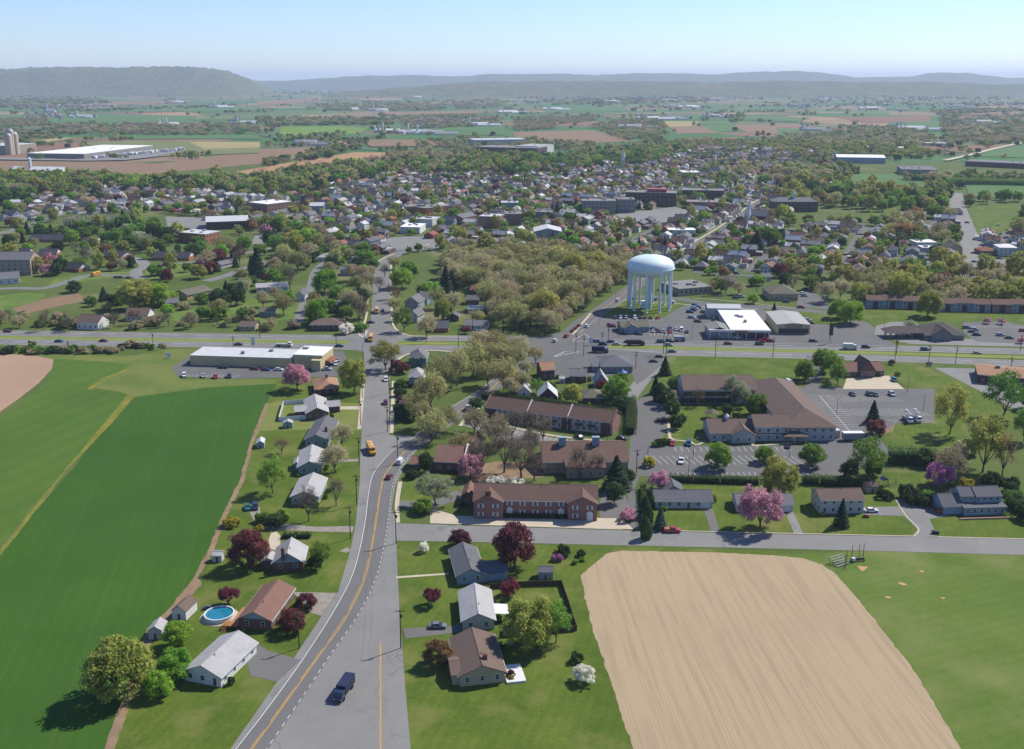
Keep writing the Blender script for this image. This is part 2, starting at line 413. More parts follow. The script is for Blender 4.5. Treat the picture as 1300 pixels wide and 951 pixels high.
def limbs(b, rng, cl, cz, tr, nl=6, twig=0, base=.45, rcl=.3, m=0):
    """trunk, main limbs, a branch to every clump and twigs"""
    top = np.array([rng.normal()*.04, rng.normal()*.04, base]); b.tube((0, 0, -.03), top, tr, tr*.75, 7, m, False)
    tips = []
    for k in range(nl):
        t = 6.283*k/nl+rng.uniform(-.3, .3); up = rng.uniform(.5, 1.0); rr = rng.uniform(.22, .45) if k else .03
        mid = top+np.array([math.cos(t)*rr*.45, math.sin(t)*rr*.45, (cz-base)*.45*up]); e = top+np.array([math.cos(t)*rr, math.sin(t)*rr, (cz-base)*up*1.1])
        b.tube(top, mid, tr*.55, tr*.4, 5, m, False); b.tube(mid, e, tr*.4, tr*.25, 4, m, False); tips += [mid, e]
    T = np.array(tips)
    for c in cl:
        j = np.argmin(np.linalg.norm(T-c, axis=1)+.3*np.maximum(0, T[:, 2]-c[2])); s = T[j]; mid = (s+c)/2+rng.normal(size=3)*.05+np.array([0, 0, .04])
        b.tube(s, mid, tr*.2, tr*.14, 3, m, False); b.tube(mid, c, tr*.14, tr*.07, 3, m, False)
        for q in range(twig):
            d = rng.normal(size=3); d /= np.linalg.norm(d); d[2] = abs(d[2])*.8
            b.tube(c if q % 2 else mid, (c if q % 2 else mid)+d*rcl*rng.uniform(.7, 1.3), tr*.055, tr*.02, 3, m, False)
PROTO = {}
def proto(kind, leaf, i, lod=0):
    key = (kind, leaf, i, lod)
    if key in PROTO: return PROTO[key]
    rng = np.random.default_rng(abs(hash((kind, i))) % 9999 if False else (sum(map(ord, kind))*31+i*97+5))
    b = MB(); f = [1.0, .45, .16][lod]; sz = [1.0, 1.5, 2.5][lod]
    bark = M['bark_pale'] if kind in ('budding', 'bare') else M['bark']
    if kind == 'round':
        P, N, V, cl = crown_np(rng, int(105*f**.5), int(50*f**.5), 0, (1, 1, .92), .98, rc=(.17, .29), low=-.75, lob=.16); limbs(b, rng, cl[:26], 1.0, .055, base=.3); s = .046
    elif kind == 'tall':
        P, N, V, cl = crown_np(rng, int(105*f**.5), int(50*f**.5), 0, (1, 1, 1.3), 1.5, rc=(.17, .29), low=-.85, lob=.16); limbs(b, rng, cl[:26], 1.4, .055, base=.35); s = .046
    elif kind == 'wide':
        P, N, V, cl = crown_np(rng, int(64*f**.5), int(60*f**.5), 0, (1, 1, .62), .78, rc=(.16, .28), low=-.5); limbs(b, rng, cl[:30], .7, .05, base=.22); s = .046
    elif kind == 'budding':
        P, N, V, cl = crown_np(rng, int(95*f**.4), int(26*f**.5), 0, (1, 1, .9), 1.12, rc=(.16, .3), shell=.35); limbs(b, rng, cl, 1.05, .055, 7, [4, 2, 0][lod], .3, .22); s = .038
    elif kind == 'sparse':
        P, N, V, cl = crown_np(rng, int(75*f**.5), int(34*f**.5), 0, (1, 1, 1.05), 1.25, rc=(.15, .28), shell=.4); limbs(b, rng, cl, 1.15, .045, 7, [2, 0, 0][lod], .3, .2); s = .042
    elif kind == 'bare':
        P, N, V, cl = crown_np(rng, int(110*f**.4), int(7*f**.5), 0, (.95, .95, 1), 1.35, rc=(.14, .26), shell=.3); limbs(b, rng, cl, 1.25, .06, 8, [7, 4, 1][lod], .38, .26); s = .026
    elif kind == 'conifer':
        n = int(2600*f); z = rng.random(n)**1.35; a = rng.uniform(0, 6.283, n); tier = .86+.2*np.sin(z*46+a*.6)
        r = (1-z)**.85*tier*rng.uniform(.72, 1.06, n)*(1+.12*np.sin(3*a+i)); h = 3.0
        P = np.stack([r*np.cos(a), r*np.sin(a), .22+z*h-r*.18], 1); N = np.stack([np.cos(a)*.7, np.sin(a)*.7, np.full(n, .7)], 1)+rng.normal(size=(n, 3))*.35
        V = np.clip(.5+.35*np.sin(z*46)+rng.normal(size=n)*.2, 0, 1); b.tube((0, 0, -.03), (0, 0, 3.0), .07, .01, 6, 0, False); s = .085
    elif kind == 'column':
        n = int(1500*f); z = rng.random(n); a = rng.uniform(0, 6.283, n); r = np.minimum(1, (1-z)*2.6)**.6*(.75+.25*np.minimum(1, z*6))*rng.uniform(.8, 1.08, n)
        P = np.stack([r*np.cos(a), r*np.sin(a), z*4.6], 1); N = np.stack([np.cos(a), np.sin(a), np.full(n, .3)], 1)+rng.normal(size=(n, 3))*.4; V = rng.random(n); b.tube((0, 0, -.03), (0, 0, 3.8), .12, .02, 6, 0, False); s = .16
    elif kind == 'bush':
        P, N, V, cl = crown_np(rng, int(40*f**.5), int(46*f**.5), 0, (1, 1, .75), .62, rc=(.22, .36), low=-.45); b.tube((0, 0, -.03), (0, 0, .5), .06, .03, 5, 0, False); s = .085
    s *= sz
    tm = b.mesh('trunk', bark)
    cm = leaves_mesh('crown', P, N, V, s, rng, LEAF[leaf], 1.5 if kind == 'conifer' else 1.1)
    PROTO[key] = (tm, cm); return PROTO[key]
ONE = {}
def proto_one(kind, leaf, i, lod):
    key = (kind, leaf, i, lod)
    if key in ONE: return ONE[key]
    tm, cm = proto(kind, leaf, i, lod)
    nv = len(cm.vertices); q = np.empty(nv*3, np.float32); cm.vertices.foreach_get('co', q)
    tv = np.empty(len(tm.vertices)*3, np.float32); tm.vertices.foreach_get('co', tv)
    me = bpy.data.meshes.new('tree')
    tf = [tuple(p.vertices) for p in tm.polygons]; n = nv//4
    nl = sum(len(f) for f in tf)
    me.vertices.add(nv+len(tv)//3); me.vertices.foreach_set('co', np.concatenate([q, tv]))
    me.loops.add(nv+nl); me.loops.foreach_set('vertex_index', np.concatenate([np.arange(nv), np.array([v+nv for f in tf for v in f])]).astype(np.int32))
    st = list(range(0, nv, 4)); c = nv
    for f in tf: st.append(c); c += len(f)
    me.polygons.add(n+len(tf)); me.polygons.foreach_set('loop_start', np.array(st, np.int32)); me.update(calc_edges=True)
    va = np.zeros(n, np.float32); cm.attributes['var'].data.foreach_get('value', va)
    at = me.attributes.new('var', 'FLOAT', 'FACE'); at.data.foreach_set('value', np.concatenate([va, np.zeros(len(tf), np.float32)]))
    me.polygons.foreach_set('material_index', np.array([0]*n+[1]*len(tf), np.int32))
    me.materials.append(cm.materials[0]); me.materials.append(tm.materials[0]); ONE[key] = me; return me
# name: (shape, leaves, object name, look words, category)
TK = dict(green=('round', 'green', 'leafy_tree', 'round green tree'), bright=('round', 'bright', 'leafy_tree', 'bright green tree'), lime=('tall', 'lime', 'leafy_tree', 'yellow-green leafing tree'),
    limeround=('round', 'lime', 'leafy_tree', 'round yellow-green tree'), olive=('budding', 'olive', 'budding_tree', 'olive budding tree'), bud=('budding', 'bud', 'budding_tree', 'tan budding tree'),
    bare=('bare', 'twig', 'bare_tree', 'nearly bare tree'), barepink=('bare', 'copper', 'bare_tree', 'reddish bare tree'), dark=('tall', 'dark', 'evergreen_tree', 'dark green tree'), darkround=('round', 'dark', 'leafy_tree', 'dark green round tree'),
    conifer=('conifer', 'conifer', 'pine_tree', 'dark pointed conifer'), spruce=('conifer', 'spruce', 'spruce_tree', 'blue-grey spruce'), pink=('wide', 'pink', 'blossoming_tree', 'pink blossoming tree'),
    darkred=('round', 'darkred', 'copper_beech', 'dark red tree'), maroon=('wide', 'maroon', 'maple_tree', 'small crimson maple'), purple=('wide', 'purple', 'redbud_tree', 'purple blossoming tree'),
    white=('wide', 'white', 'blossoming_tree', 'white blossoming tree'), copper=('round', 'copper', 'copper_tree', 'copper brown tree'), pale=('sparse', 'pale', 'pale_tree', 'pale grey-green tree'),
    sgreen=('sparse', 'green', 'leafing_tree', 'thin green leafing tree'), slime=('sparse', 'lime', 'leafing_tree', 'airy yellow-green tree'), cedar=('column', 'dark', 'cedar_tree', 'dark columnar cedar'),
    bush=('bush', 'green', 'shrub', 'rounded green shrub'), dbush=('bush', 'hedge', 'shrub', 'dark green shrub'), gbush=('bush', 'gold', 'shrub', 'golden shrub'), rbush=('bush', 'darkred', 'shrub', 'red-brown shrub'), pbush=('bush', 'purple', 'shrub', 'purple flowering shrub'), wbush=('bush', 'white', 'shrub', 'white flowering shrub'), cbush=('bush', 'bud', 'shrub', 'tan twiggy shrub'))
TREES = []     # candidates scattered over the town: (apparent size, kind, x, y, R, fz, manual)
trng = random.Random(11)
def tree_at(x, y, Rm, kind, fz=1.0, parts=True, look=None):
    shape, leaf, name, words = TK[kind]
    i = trng.randrange(3); lod = 0 if parts else 1
    rz = trng.uniform(0, 6.28); cat = 'shrub' if shape == 'bush' else 'tree'
    grp = {'shrub': 'shrubs and bushes'}.get(cat, 'trees of the town')
    if parts:
        tm, cm = proto(shape, leaf, i, 0)
        root = link(name, None, None, (x, y, 0), rz); root.scale = (Rm, Rm, Rm*fz)
        t = link('trunk', tm, root); c = link('crown', cm, root)
    else:
        root = link(name, proto_one(shape, leaf, i, 1), None, (x, y, 0), rz); root.scale = (Rm, Rm, Rm*fz)
    relabel(root, look or words, cat, grp)
    return root
MAN = []
def T(px, py, rpx, kind, fz=1.0, look=None):
    x, y = G(px, py); Rm = rpx/SC(px, py); MAN.append((x, y, Rm*.7))
    return tree_at(x, y, Rm, kind, fz, True, look)
def hedge(name, label, pts, wid, h, leaf='hedge', px=True, cat='hedge'):
    g = [G(*p) for p in pts] if px else pts
    rng = np.random.default_rng(int(abs(g[0][0])*7) % 999); P = []; N = []; b = MB()
    ox, oy = g[0]
    for i in range(len(g)-1):
        a = np.array(g[i]); e = np.array(g[i+1]); L = np.linalg.norm(e-a); t = (e-a)/L; n = np.array([-t[1], t[0]])
        m = int(L*(wid+2*h)*8); u = rng.random(m)*L; s = rng.random(m)*(wid+2*h)
        lump = .82+.2*np.abs(np.sin(u*1.9+i))+rng.normal(size=m)*.05
        top = (s > h) & (s < h+wid)
        off = np.where(s <= h, -wid/2, np.where(s >= h+wid, wid/2, s-h-wid/2))*lump; z = np.where(s <= h, s, np.where(s >= h+wid, s-h-wid, h))*lump
        p = a[None]+t[None]*u[:, None]+n[None]*off[:, None]
        P.append(np.column_stack([p[:, 0]-ox, p[:, 1]-oy, z]))
        nn = np.where(top[:, None], np.array([[0, 0, 1.]]), np.column_stack([n[0]*np.sign(off), n[1]*np.sign(off), np.full(m, .2)])); N.append(nn+rng.normal(size=(m, 3))*.4)
        q = [a+t*.3-n*wid*.33, e-t*.3-n*wid*.33, e-t*.3+n*wid*.33, a+t*.3+n*wid*.33]
        b.slab([(v[0]-ox, v[1]-oy, h*.7) for v in q], h*.7)
    P = np.vstack(P); me = leaves_mesh(name, P, np.vstack(N), rng.random(len(P)), .24, rng, LEAF[leaf])
    o = link(name, me, None, (ox, oy, 0)); c = b.build('inner_branches', LEAF[leaf], o); tag(o, label, cat); return o
# ------------------------------------------------------------------ houses
def roof_bm(b, x0, y0, x1, y1, h, rh, kind, ridge, o=.45, t=.16, m=0, mg=1):
    """roof plates on a rectangle; kind gable / hip / shed / flat"""
    z = h+t
    if kind == 'flat': b.slab([(x0-.15, y0-.15, z+.25), (x1+.15, y0-.15, z+.25), (x1+.15, y1+.15, z+.25), (x0-.15, y1+.15, z+.25)], .4, m); return
    if kind == 'shed': b.slab([(x0-o, y0-o, z), (x1+o, y0-o, z), (x1+o, y1+o, z+rh), (x0-o, y1+o, z+rh)], t, m); return
    X0, X1, Y0, Y1 = x0-o, x1+o, y0-o, y1+o
    if ridge == 'y':
        sl = rh/((x1-x0)/2); ze = z-sl*o; xm = (x0+x1)/2; zr = z+rh
        if kind == 'gable':
            b.slab([(X0, Y0, ze), (xm, Y0, zr), (xm, Y1, zr), (X0, Y1, ze)], t, m); b.slab([(xm, Y0, zr), (X1, Y0, ze), (X1, Y1, ze), (xm, Y1, zr)], t, m)
            b.box(xm-.12, Y0, zr-.05, xm+.12, Y1, zr+.05, m)
        else:
            w2 = min((X1-X0)/2, (Y1-Y0)/2-.2); a, c = (xm, Y0+w2, zr), (xm, Y1-w2, zr)
            b.slab([(X0, Y0, ze), a, c, (X0, Y1, ze)], t, m); b.slab([(X1, Y1, ze), c, a, (X1, Y0, ze)], t, m); b.slab([(X0, Y0, ze), (X1, Y0, ze), a], t, m); b.slab([(X1, Y1, ze), (X0, Y1, ze), c], t, m)
    else:
        sl = rh/((y1-y0)/2); ze = z-sl*o; ym = (y0+y1)/2; zr = z+rh
        if kind == 'gable':
            b.slab([(X0, Y0, ze), (X1, Y0, ze), (X1, ym, zr), (X0, ym, zr)], t, m); b.slab([(X0, ym, zr), (X1, ym, zr), (X1, Y1, ze), (X0, Y1, ze)], t, m)
            b.box(X0, ym-.12, zr-.05, X1, ym+.12, zr+.05, m)
        else:
            w2 = min((Y1-Y0)/2, (X1-X0)/2-.2); a, c = (X0+w2, ym, zr), (X1-w2, ym, zr)
            b.slab([(X0, Y0, ze), (X1, Y0, ze), c, a], t, m); b.slab([(X1, Y1, ze), (X0, Y1, ze), a, c], t, m); b.slab([(X0, Y1, ze), (X0, Y0, ze), a], t, m); b.slab([(X1, Y0, ze), (X1, Y1, ze), c], t, m)
def wall_bm(b, x0, y0, x1, y1, h, rh, kind, ridge, m=0, mg=1):
    b.box(x0, y0, -.1, x1, y1, h, m)
    if kind == 'gable':
        if ridge == 'y': b.prism([(x0, h), (x1, h), ((x0+x1)/2, h+rh)], y0, y1, mg)
        else: b.prism([(y0, h), (y1, h), ((y0+y1)/2, h+rh)], x0, x1, mg, ax='x')
WINM = {}
def window_mesh(w=1.1, h=1.35, shut=False, frame='white'):
    k = (w, h, shut, frame)
    if k not in WINM:
        b = MB(); f = .09
        b.box(-w/2, -.06, 0, w/2, .02, h, 0); b.box(-w/2+f, -.075, f, w/2-f, -.05, h-f, 1); b.box(-w/2, -.085, h/2-.03, w/2, -.05, h/2+.03, 0)
        if shut:
            for s in (-1, 1): b.box(s*(w/2+.22)-.2, -.05, 0, s*(w/2+.22)+.2, .02, h, 0)
        WINM[k] = b.mesh('window', [M['white'] if frame == 'white' else M['dark_metal'], M['glass']])
    return WINM[k]
def door_mesh():
    if 'door' not in WINM:
        b = MB(); b.box(-.6, -.06, 0, .6, .02, 2.2, 0); b.box(-.45, -.085, .03, .45, -.05, 2.08, 1); WINM['door'] = b.mesh('door', [M['white'], plain('door_paint', C(120, 84, 70), .5)])
    return WINM['door']
def garage_mesh(w=2.7):
    if ('g', w) not in WINM:
        b = MB(); b.box(-w/2, -.06, 0, w/2, .02, 2.3, 0)
        for k in range(4): b.box(-w/2+.12, -.085, .1+k*.55, w/2-.12, -.05, .55+k*.55, 0)
        WINM[('g', w)] = b.mesh('garage_door', [M['white']])
    return WINM[('g', w)]
def put_windows(root, x, y, ang, L, floors, step=2.9, shut=False, z0=1.0, fh=2.8, door=None, wid=1.1, hh=1.35, skip=(), frame='white'):
    """windows along a wall starting at local (x, y) and running L metres in direction ang (the wall's outside lies on the right)"""
    n = max(1, int(L/step)); st = L/n
    for fl in range(floors):
        for i in range(n):
            if (fl, i) in skip: continue
            s = st*(i+.5); px, py = x+math.cos(ang)*s, y+math.sin(ang)*s
            if fl == 0 and door is not None and i == door: o = link('door', door_mesh(), root, (px, py, .15), ang); continue
            o = link('window', window_mesh(wid, hh, shut, frame), root, (px, py, z0+fl*fh), ang)
def chimney(parent, x, y, z, h=1.6, s=.5, mat=None):
    b = MB(); b.box(x-s, y-s*.8, z-2.2, x+s, y+s*.8, z+h-.15); b.box(x-s-.08, y-s*.8-.08, z+h-.15, x+s+.08, y+s*.8+.08, z+h); b.box(x-.2, y-.2, z+h, x+.2, y+.2, z+h+.2)
    return b.build('chimney', mat or M['brick_chimney'], parent)
def vent(parent, x, y, z):
    b = MB(); b.tube((x, y, z-.4), (x, y, z+.5), .12, .12, 6); return b.build('vent_pipe', M['dark_metal'], parent)
def frame3(FL, FR, B=None, depth=None, side='R'):
    a = Vector(G(*FL)); c = Vector(G(*FR)); u = (c-a); L = u.length; u.normalize(); n = Vector((-u.y, u.x))
    if n.y < 0: n = -n
    if depth is None:
        q = Vector(G(*B)); depth = abs((q-(c if side == 'R' else a)).dot(n))
    return a, math.atan2(u.y, u.x), L, depth
def house(name, label, short, FL, FR, B=None, depth=None, side='R', h=2.9, rh=1.9, kind='gable', ridge='y', wall='white', roof='grey', gable=None, floors=1, win=True, cat='house',
          chim=None, extra=None, shut=False, door=None, step=2.9, sides='fr', winz=1.0, o=.45, vents=1, group=None, lm=True, frame='white'):
    a, ang, L, D = frame3(FL, FR, B, depth, side)
    root = link(name, None, None, (a.x, a.y, 0), ang)
    tag(root, label, cat, group)
    wb = MB(); rb = MB()
    wall_bm(wb, 0, 0, L, D, h, rh, kind, ridge); roof_bm(rb, 0, 0, L, D, h, rh, kind, ridge, o)
    W = [WALL[wall], WALL[gable or wall]]
    if extra:
        for e in extra:      # (x0, y0, x1, y1, h, rh, kind, ridge)
            wall_bm(wb, *e); roof_bm(rb, e[0], e[1], e[2], e[3], e[4], e[5], e[6], e[7], o)
            if win and 'f' in sides and e[1] <= 0: put_windows(root, e[0], e[1], 0, e[2]-e[0], max(1, int(e[4]/2.8)), step, shut, winz, frame=frame)
    wo = wb.build('wall', W, root); ro = rb.build('roof', [ROOF[roof]], root)
    if win:
        if 'f' in sides: put_windows(root, 0, 0, 0, L, floors, step, shut, winz, door=door, frame=frame)
        if 'r' in sides: put_windows(root, L, 0, math.pi/2, D, floors, step+.4, shut, winz, frame=frame)
        if 'l' in sides: put_windows(root, 0, D, -math.pi/2, D, floors, step+.4, shut, winz, frame=frame)
        if 'b' in sides: put_windows(root, L, D, math.pi, L, floors, step+.4, shut, winz, frame=frame)
    if kind in ('gable', 'hip') and win:
        sl = rh/((L if ridge == 'y' else D)/2); zg = h-sl*o
        if ridge == 'y':
            for xx in (-o-.12, L+o): gb = MB(); gb.box(xx, -o, zg-.12, xx+.12, D+o, zg+.06); gb.build('gutter', M['white_pvc'], ro)
        else:
            for yy in (-o-.12, D+o): gb = MB(); gb.box(-o, yy, zg-.12, L+o, yy+.12, zg+.06); gb.build('gutter', M['white_pvc'], ro)
    if chim:
        for c in chim: chimney(ro, c[0]*L, c[1]*D, h+rh*(c[2] if len(c) > 2 else 1))
    if vents and kind in ('gable', 'hip'): vent(ro, L*.55, D*.45 if ridge == 'x' else D*.3, h+rh*.95)
    ux = Vector((math.cos(ang), math.sin(ang))); uy = Vector((-ux.y, ux.x)); c = a+ux*L/2+uy*D/2
    BLD.append((a, ux, uy, L, D))
    if lm: landmark(short, c.x, c.y)
    return root, L, D
def inbld(x, y, mgn=1.5):
    for a, ux, uy, L, D in BLD:
        dx, dy = x-a.x, y-a.y; u = dx*ux.x+dy*ux.y; v = dx*uy.x+dy*uy.y
        if -mgn < u < L+mgn and -mgn < v < D+mgn: return True
    return False
def onroad(x, y, mgn=2):
    for g, hw in ROADS:
        for i in range(len(g)-1):
            ax, ay = g[i]; bx, by = g[i+1]; dx, dy = bx-ax, by-ay; L2 = dx*dx+dy*dy
            if L2 == 0: continue
            t = max(0, min(1, ((x-ax)*dx+(y-ay)*dy)/L2))
            if (x-ax-dx*t)**2+(y-ay-dy*t)**2 < (hw+mgn)**2: return True
    return False
def inpoly(x, y, p):
    c = False; j = len(p)-1
    for i in range(len(p)):
        if (p[i][1] > y) != (p[j][1] > y) and x < (p[j][0]-p[i][0])*(y-p[i][1])/(p[j][1]-p[i][1])+p[i][0]: c = not c
        j = i
    return c
NOTREE = []   # paved areas and fields (ground polygons)
# ------------------------------------------------------------------ vehicles
CARCOL = dict(white=(232, 232, 232), silver=(176, 182, 188), grey=(116, 120, 126), black=(44, 45, 50), red=(176, 36, 40), maroon=(112, 34, 46), blue=(46, 72, 128), darkblue=(40, 50, 80), teal=(40, 104, 110), green=(48, 84, 62), tan=(170, 154, 124), yellow=(224, 164, 30))
CARM = {}
def carpaint(c):
    if c not in CARM:
        n = NB('car_paint_'+c); m = n.done(C(*CARCOL[c], 1.3), .28, .5); n.b.inputs['Coat Weight'].default_value = .5; CARM[c] = m
    return CARM[c]
CARP = {}
def car_parts(kind):
    if kind in CARP: return CARP[kind]
    b = MB(); g = MB(); L, Wd, H = dict(sedan=(4.7, .88, 1.42), suv=(4.7, .93, 1.75), van=(5.0, .97, 1.85), pickup=(5.5, .97, 1.78), minivan=(4.9, .95, 1.75))[kind]
    hl = L/2; bh = .92 if kind == 'sedan' else 1.05
    prof = [(-hl+.1, .3), (hl-.1, .3), (hl, .5), (hl-.05, bh-.2), (hl-.35, bh-.08), (.9, bh), (-hl+.15, bh+.02), (-hl, bh-.15), (-hl, .5)]
    for s in (1,):
        b.prism([(x, z) for x, z in prof], -Wd, Wd, 0)
    def cab(x0, x1, t0, t1, z0, z1):
        w0, w1 = Wd-.06, Wd-.2
        i = [(x0, -w0, z0), (x1, -w0, z0), (x1, w0, z0), (x0, w0, z0), (t0, -w1, z1), (t1, -w1, z1), (t1, w1, z1), (t0, w1, z1)]
        for f in ((0,1,5,4),(1,2,6,5),(2,3,7,6),(3,0,4,7)): g.quad([i[k] for k in f], 0)
        b.slab([(t0, -w1, z1+.05), (t1, -w1, z1+.05), (t1, w1, z1+.05), (t0, w1, z1+.05)], .06)
        for xx, tt in ((x0, t0), (x1, t1), ((x0+x1)/2-.1, (t0+t1)/2-.1)):
            for s in (-1, 1): b.tube((xx, s*w0, z0), (tt, s*w1, z1), .05, .05, 4)
    if kind == 'sedan': cab(-1.9, 1.15, -1.25, .35, bh-.02, H)
    elif kind in ('suv', 'minivan'): cab(-2.25, 1.2 if kind == 'suv' else 1.7, -2.0, .55 if kind == 'suv' else .7, bh-.02, H)
    elif kind == 'van': cab(-2.3, 2.1, -2.25, 1.3, bh-.02, H+.1); b.box(-2.4, -.9, 1.2, .9, .9, 1.9)
    elif kind == 'pickup':
        cab(-.6, 1.35, -.45, .75, bh-.02, H)
        b.box(-hl+.12, -Wd+.08, bh, -hl+.2, Wd-.08, bh+.12); b.box(-hl+.1, -Wd, bh, -.7, -Wd+.12, bh+.14); b.box(-hl+.1, Wd-.12, bh, -.7, Wd, bh+.14)
    wb = MB(); wb.tube((0, -.11, 0), (0, .11, 0), .34, .34, 12); hub = MB(); hub.tube((0, -.12, 0), (0, .12, 0), .19, .19, 8)
    CARP[kind] = (b, g, wb, hub, L, Wd); return CARP[kind]
CARC = {}
def car(px, py, color, kind='sedan', dx=1.0, dy=0.0, near=False, look=None, ang=None, xy=None, nm=None):
    """dx, dy: heading in picture pixels"""
    x, y = xy or G(px, py)
    if ang is None:
        x2, y2 = G(px+dx*4, py+dy*4); ang = math.atan2(y2-y, x2-x)
    b, g, wb, hub, L, Wd = car_parts(kind)
    key = (kind, color, near)
    if key not in CARC:
        if near: CARC[key] = (b.mesh('body', carpaint(color)), g.mesh('windows', M['glass']), wb.mesh('wheel', M['tyre']), hub.mesh('hub_cap', M['metal']))
        else:
            a = MB(); a.v = list(b.v); a.f = list(b.f); a.m = [0]*len(b.f)
            for src, mi in ((g, 1),):
                i = len(a.v); a.v += src.v; a.f += [tuple(k+i for k in f) for f in src.f]; a.m += [mi]*len(src.f)
            for sx in (-1, 1):
                for sy in (-1, 1): a.tube((sx*L*.31, sy*Wd-.1, .34), (sx*L*.31, sy*Wd+.1, .34), .34, .34, 8, 2)
            CARC[key] = a.mesh('car', [carpaint(color), M['glass'], M['tyre']])
    name = nm or dict(sedan='parked_car', suv='parked_car', van='van', pickup='pickup_truck', minivan='minivan')[kind]
    if near:
        bo, gl, wh, hb = CARC[key]
        root = link(name, None, None, (x, y, .05), ang); link('body', bo, root); link('windows', gl, root)
        for sx in (-1, 1):
            for sy in (-1, 1):
                wo = link('wheel', wh, root, (sx*L*.31, sy*(Wd-.06), .34)); link('hub_cap', hb, wo)
    else: root = link(name, CARC[key], None, (x, y, .05), ang)
    cat = dict(sedan='car', suv='car', van='van', pickup='pickup truck', minivan='car')[kind]
    kw = dict(sedan='sedan', suv='suv', van='van', pickup='pickup', minivan='minivan')[kind]
    colw = dict(darkblue='dark blue').get(color, color)
    relabel(root, look or f'{colw} {kw}', cat, 'cars and vans in the town' if cat in ('car', 'van') else None)
    return root
# ------------------------------------------------------------------ ground, fields
b = MB(); b.quad([(-32000, -400, 0), (32000, -400, 0), (32000, 32000, 0), (-32000, 32000, 0)])
n = NB('ground'); 
near = n.mix(n.ramp(n.noise(.02, 5, .65), .35, .65), C(72, 98, 38), C(100, 114, 56))
near = n.mix(n.ramp(n.noise(.011, 4, .6), .56, .7), near, C(150, 142, 106))
near = n.mix(.3, near, n.mix(n.ramp(n.noise(.9, 4, .75), .3, .7), C(50, 70, 28), C(140, 150, 84)))
def cells(rot, sx, sy, seed):
    mv = n.mapping((1/sx, 1/sy, 1), R(rot)); sn = n.new('ShaderNodeVectorMath', operation='FLOOR'); n.L.new(mv, sn.inputs[0])
    ad = n.new('ShaderNodeVectorMath', operation='ADD'); ad.inputs[1].default_value = (seed, seed*2, 0); n.L.new(sn.outputs[0], ad.inputs[0])
    wn = n.new('ShaderNodeTexWhiteNoise', noise_dimensions='2D'); n.L.new(ad.outputs[0], wn.inputs['Vector']); return wn.outputs['Value']
def fieldcol(v):
    cr = n.new('ShaderNodeValToRGB'); cr.color_ramp.interpolation = 'CONSTANT'; n.L.new(v, cr.inputs[0])
    cols = [(0, (72, 118, 60)), (.2, (88, 122, 70)), (.36, (150, 128, 104)), (.46, (104, 128, 72)), (.6, (78, 124, 62)), (.72, (170, 142, 108)), (.8, (100, 118, 78)), (.9, (146, 112, 92))]
    e = cr.color_ramp.elements; e[0].position = 0; e[0].color = C(*cols[0][1]); e[1].position = .2; e[1].color = C(*cols[1][1])
    for p, c in cols[2:]: q = e.new(p); q.color = C(*c)
    return cr.outputs[0]
fa = fieldcol(cells(12, 420, 190, 3)); fb = fieldcol(cells(-28, 600, 260, 8)); fc = fieldcol(cells(40, 300, 700, 5))
f1 = n.mix(n.math('GREATER_THAN', n.noise(.00055, 2), .5), fa, fb); far = n.mix(n.math('GREATER_THAN', n.noise(.0007, 2, .5, n.mapping((1, 1, 1), .8)), .55), f1, fc)
far = n.mix(n.ramp(n.noise(.003, 5, .6), .5, .75), far, C(96, 106, 78))
sp = n.new('ShaderNodeSeparateXYZ'); n.L.new(n.geo.outputs['Position'], sp.inputs[0])
edge = n.math('GREATER_THAN', n.math('MULTIPLY_ADD', n.noise(.002, 2), 500, sp.outputs[1]), 2100)
n.done(n.mix(edge, near, far), .95, .1); M['ground'] = n.m
struct(b.build('ground', n.m))
frng = random.Random(5)
def field(name, pts, mat, z=.012, keep=True, **kw):
    if mat[:4] in ('soil', 'whea', 'weed', 'dirt', 'marg', 'tan_') and z < .2:      # ragged edges
        g = [G(*p) for p in pts]; out = []
        for i in range(len(g)):
            a, c = g[i], g[(i+1) % len(g)]; n_ = max(1, min(90, int(math.dist(a, c)/1.6)))
            for k in range(n_): t = k/n_; j = frng.gauss(0, .14) if k else 0; out.append((a[0]+(c[0]-a[0])*t+j, a[1]+(c[1]-a[1])*t+frng.gauss(0, .14)*(1 if k else 0)))
        o = sheet(name, out, z, M[mat], px=False)
    else: o = sheet(name, pts, z, M[mat], **kw)
    if keep: NOTREE.append([G(*p) for p in pts])
    return o
field('wheat_field', [(-120, 985), (-160, 905), (-60, 770), (28, 668), (90, 598), (130, 546), (172, 504), (205, 497), (262, 492), (352, 487), (338, 512), (318, 560), (304, 610), (281, 655), (264, 697), (243, 737), (212, 775), (186, 800), (120, 985)], 'wheat')
field('light_wheat_field', [(-160, 905), (-160, 600), (-60, 560), (20, 520), (60, 485), (66, 454), (110, 448), (160, 455), (172, 500), (130, 546), (80, 600), (20, 668), (-60, 770)], 'wheat_light', .008)
field('field_margin', [(-40, 448), (160, 452), (220, 443), (256, 443), (222, 468), (230, 482), (352, 481), (352, 487), (262, 492), (172, 504), (150, 497), (112, 492), (135, 482), (166, 462), (66, 455)], 'margin', .016)
field('weedy_strip', [(-62, 778), (-69, 778), (12, 683), (30, 661), (68, 614), (124, 547), (163, 501), (173, 501), (143, 536), (87, 594), (35, 662), (20, 682)], 'weed', .02)
field('weedy_verge', [(110, 494), (128, 481), (150, 473), (172, 464), (174, 465), (152, 475), (131, 484), (116, 495)], 'weed', .024, False)
field('ploughed_field', [(-160, 560), (-160, 444), (0, 449), (45, 452), (68, 456), (66, 468), (50, 486), (24, 506), (0, 523)], 'soil_left', .024)
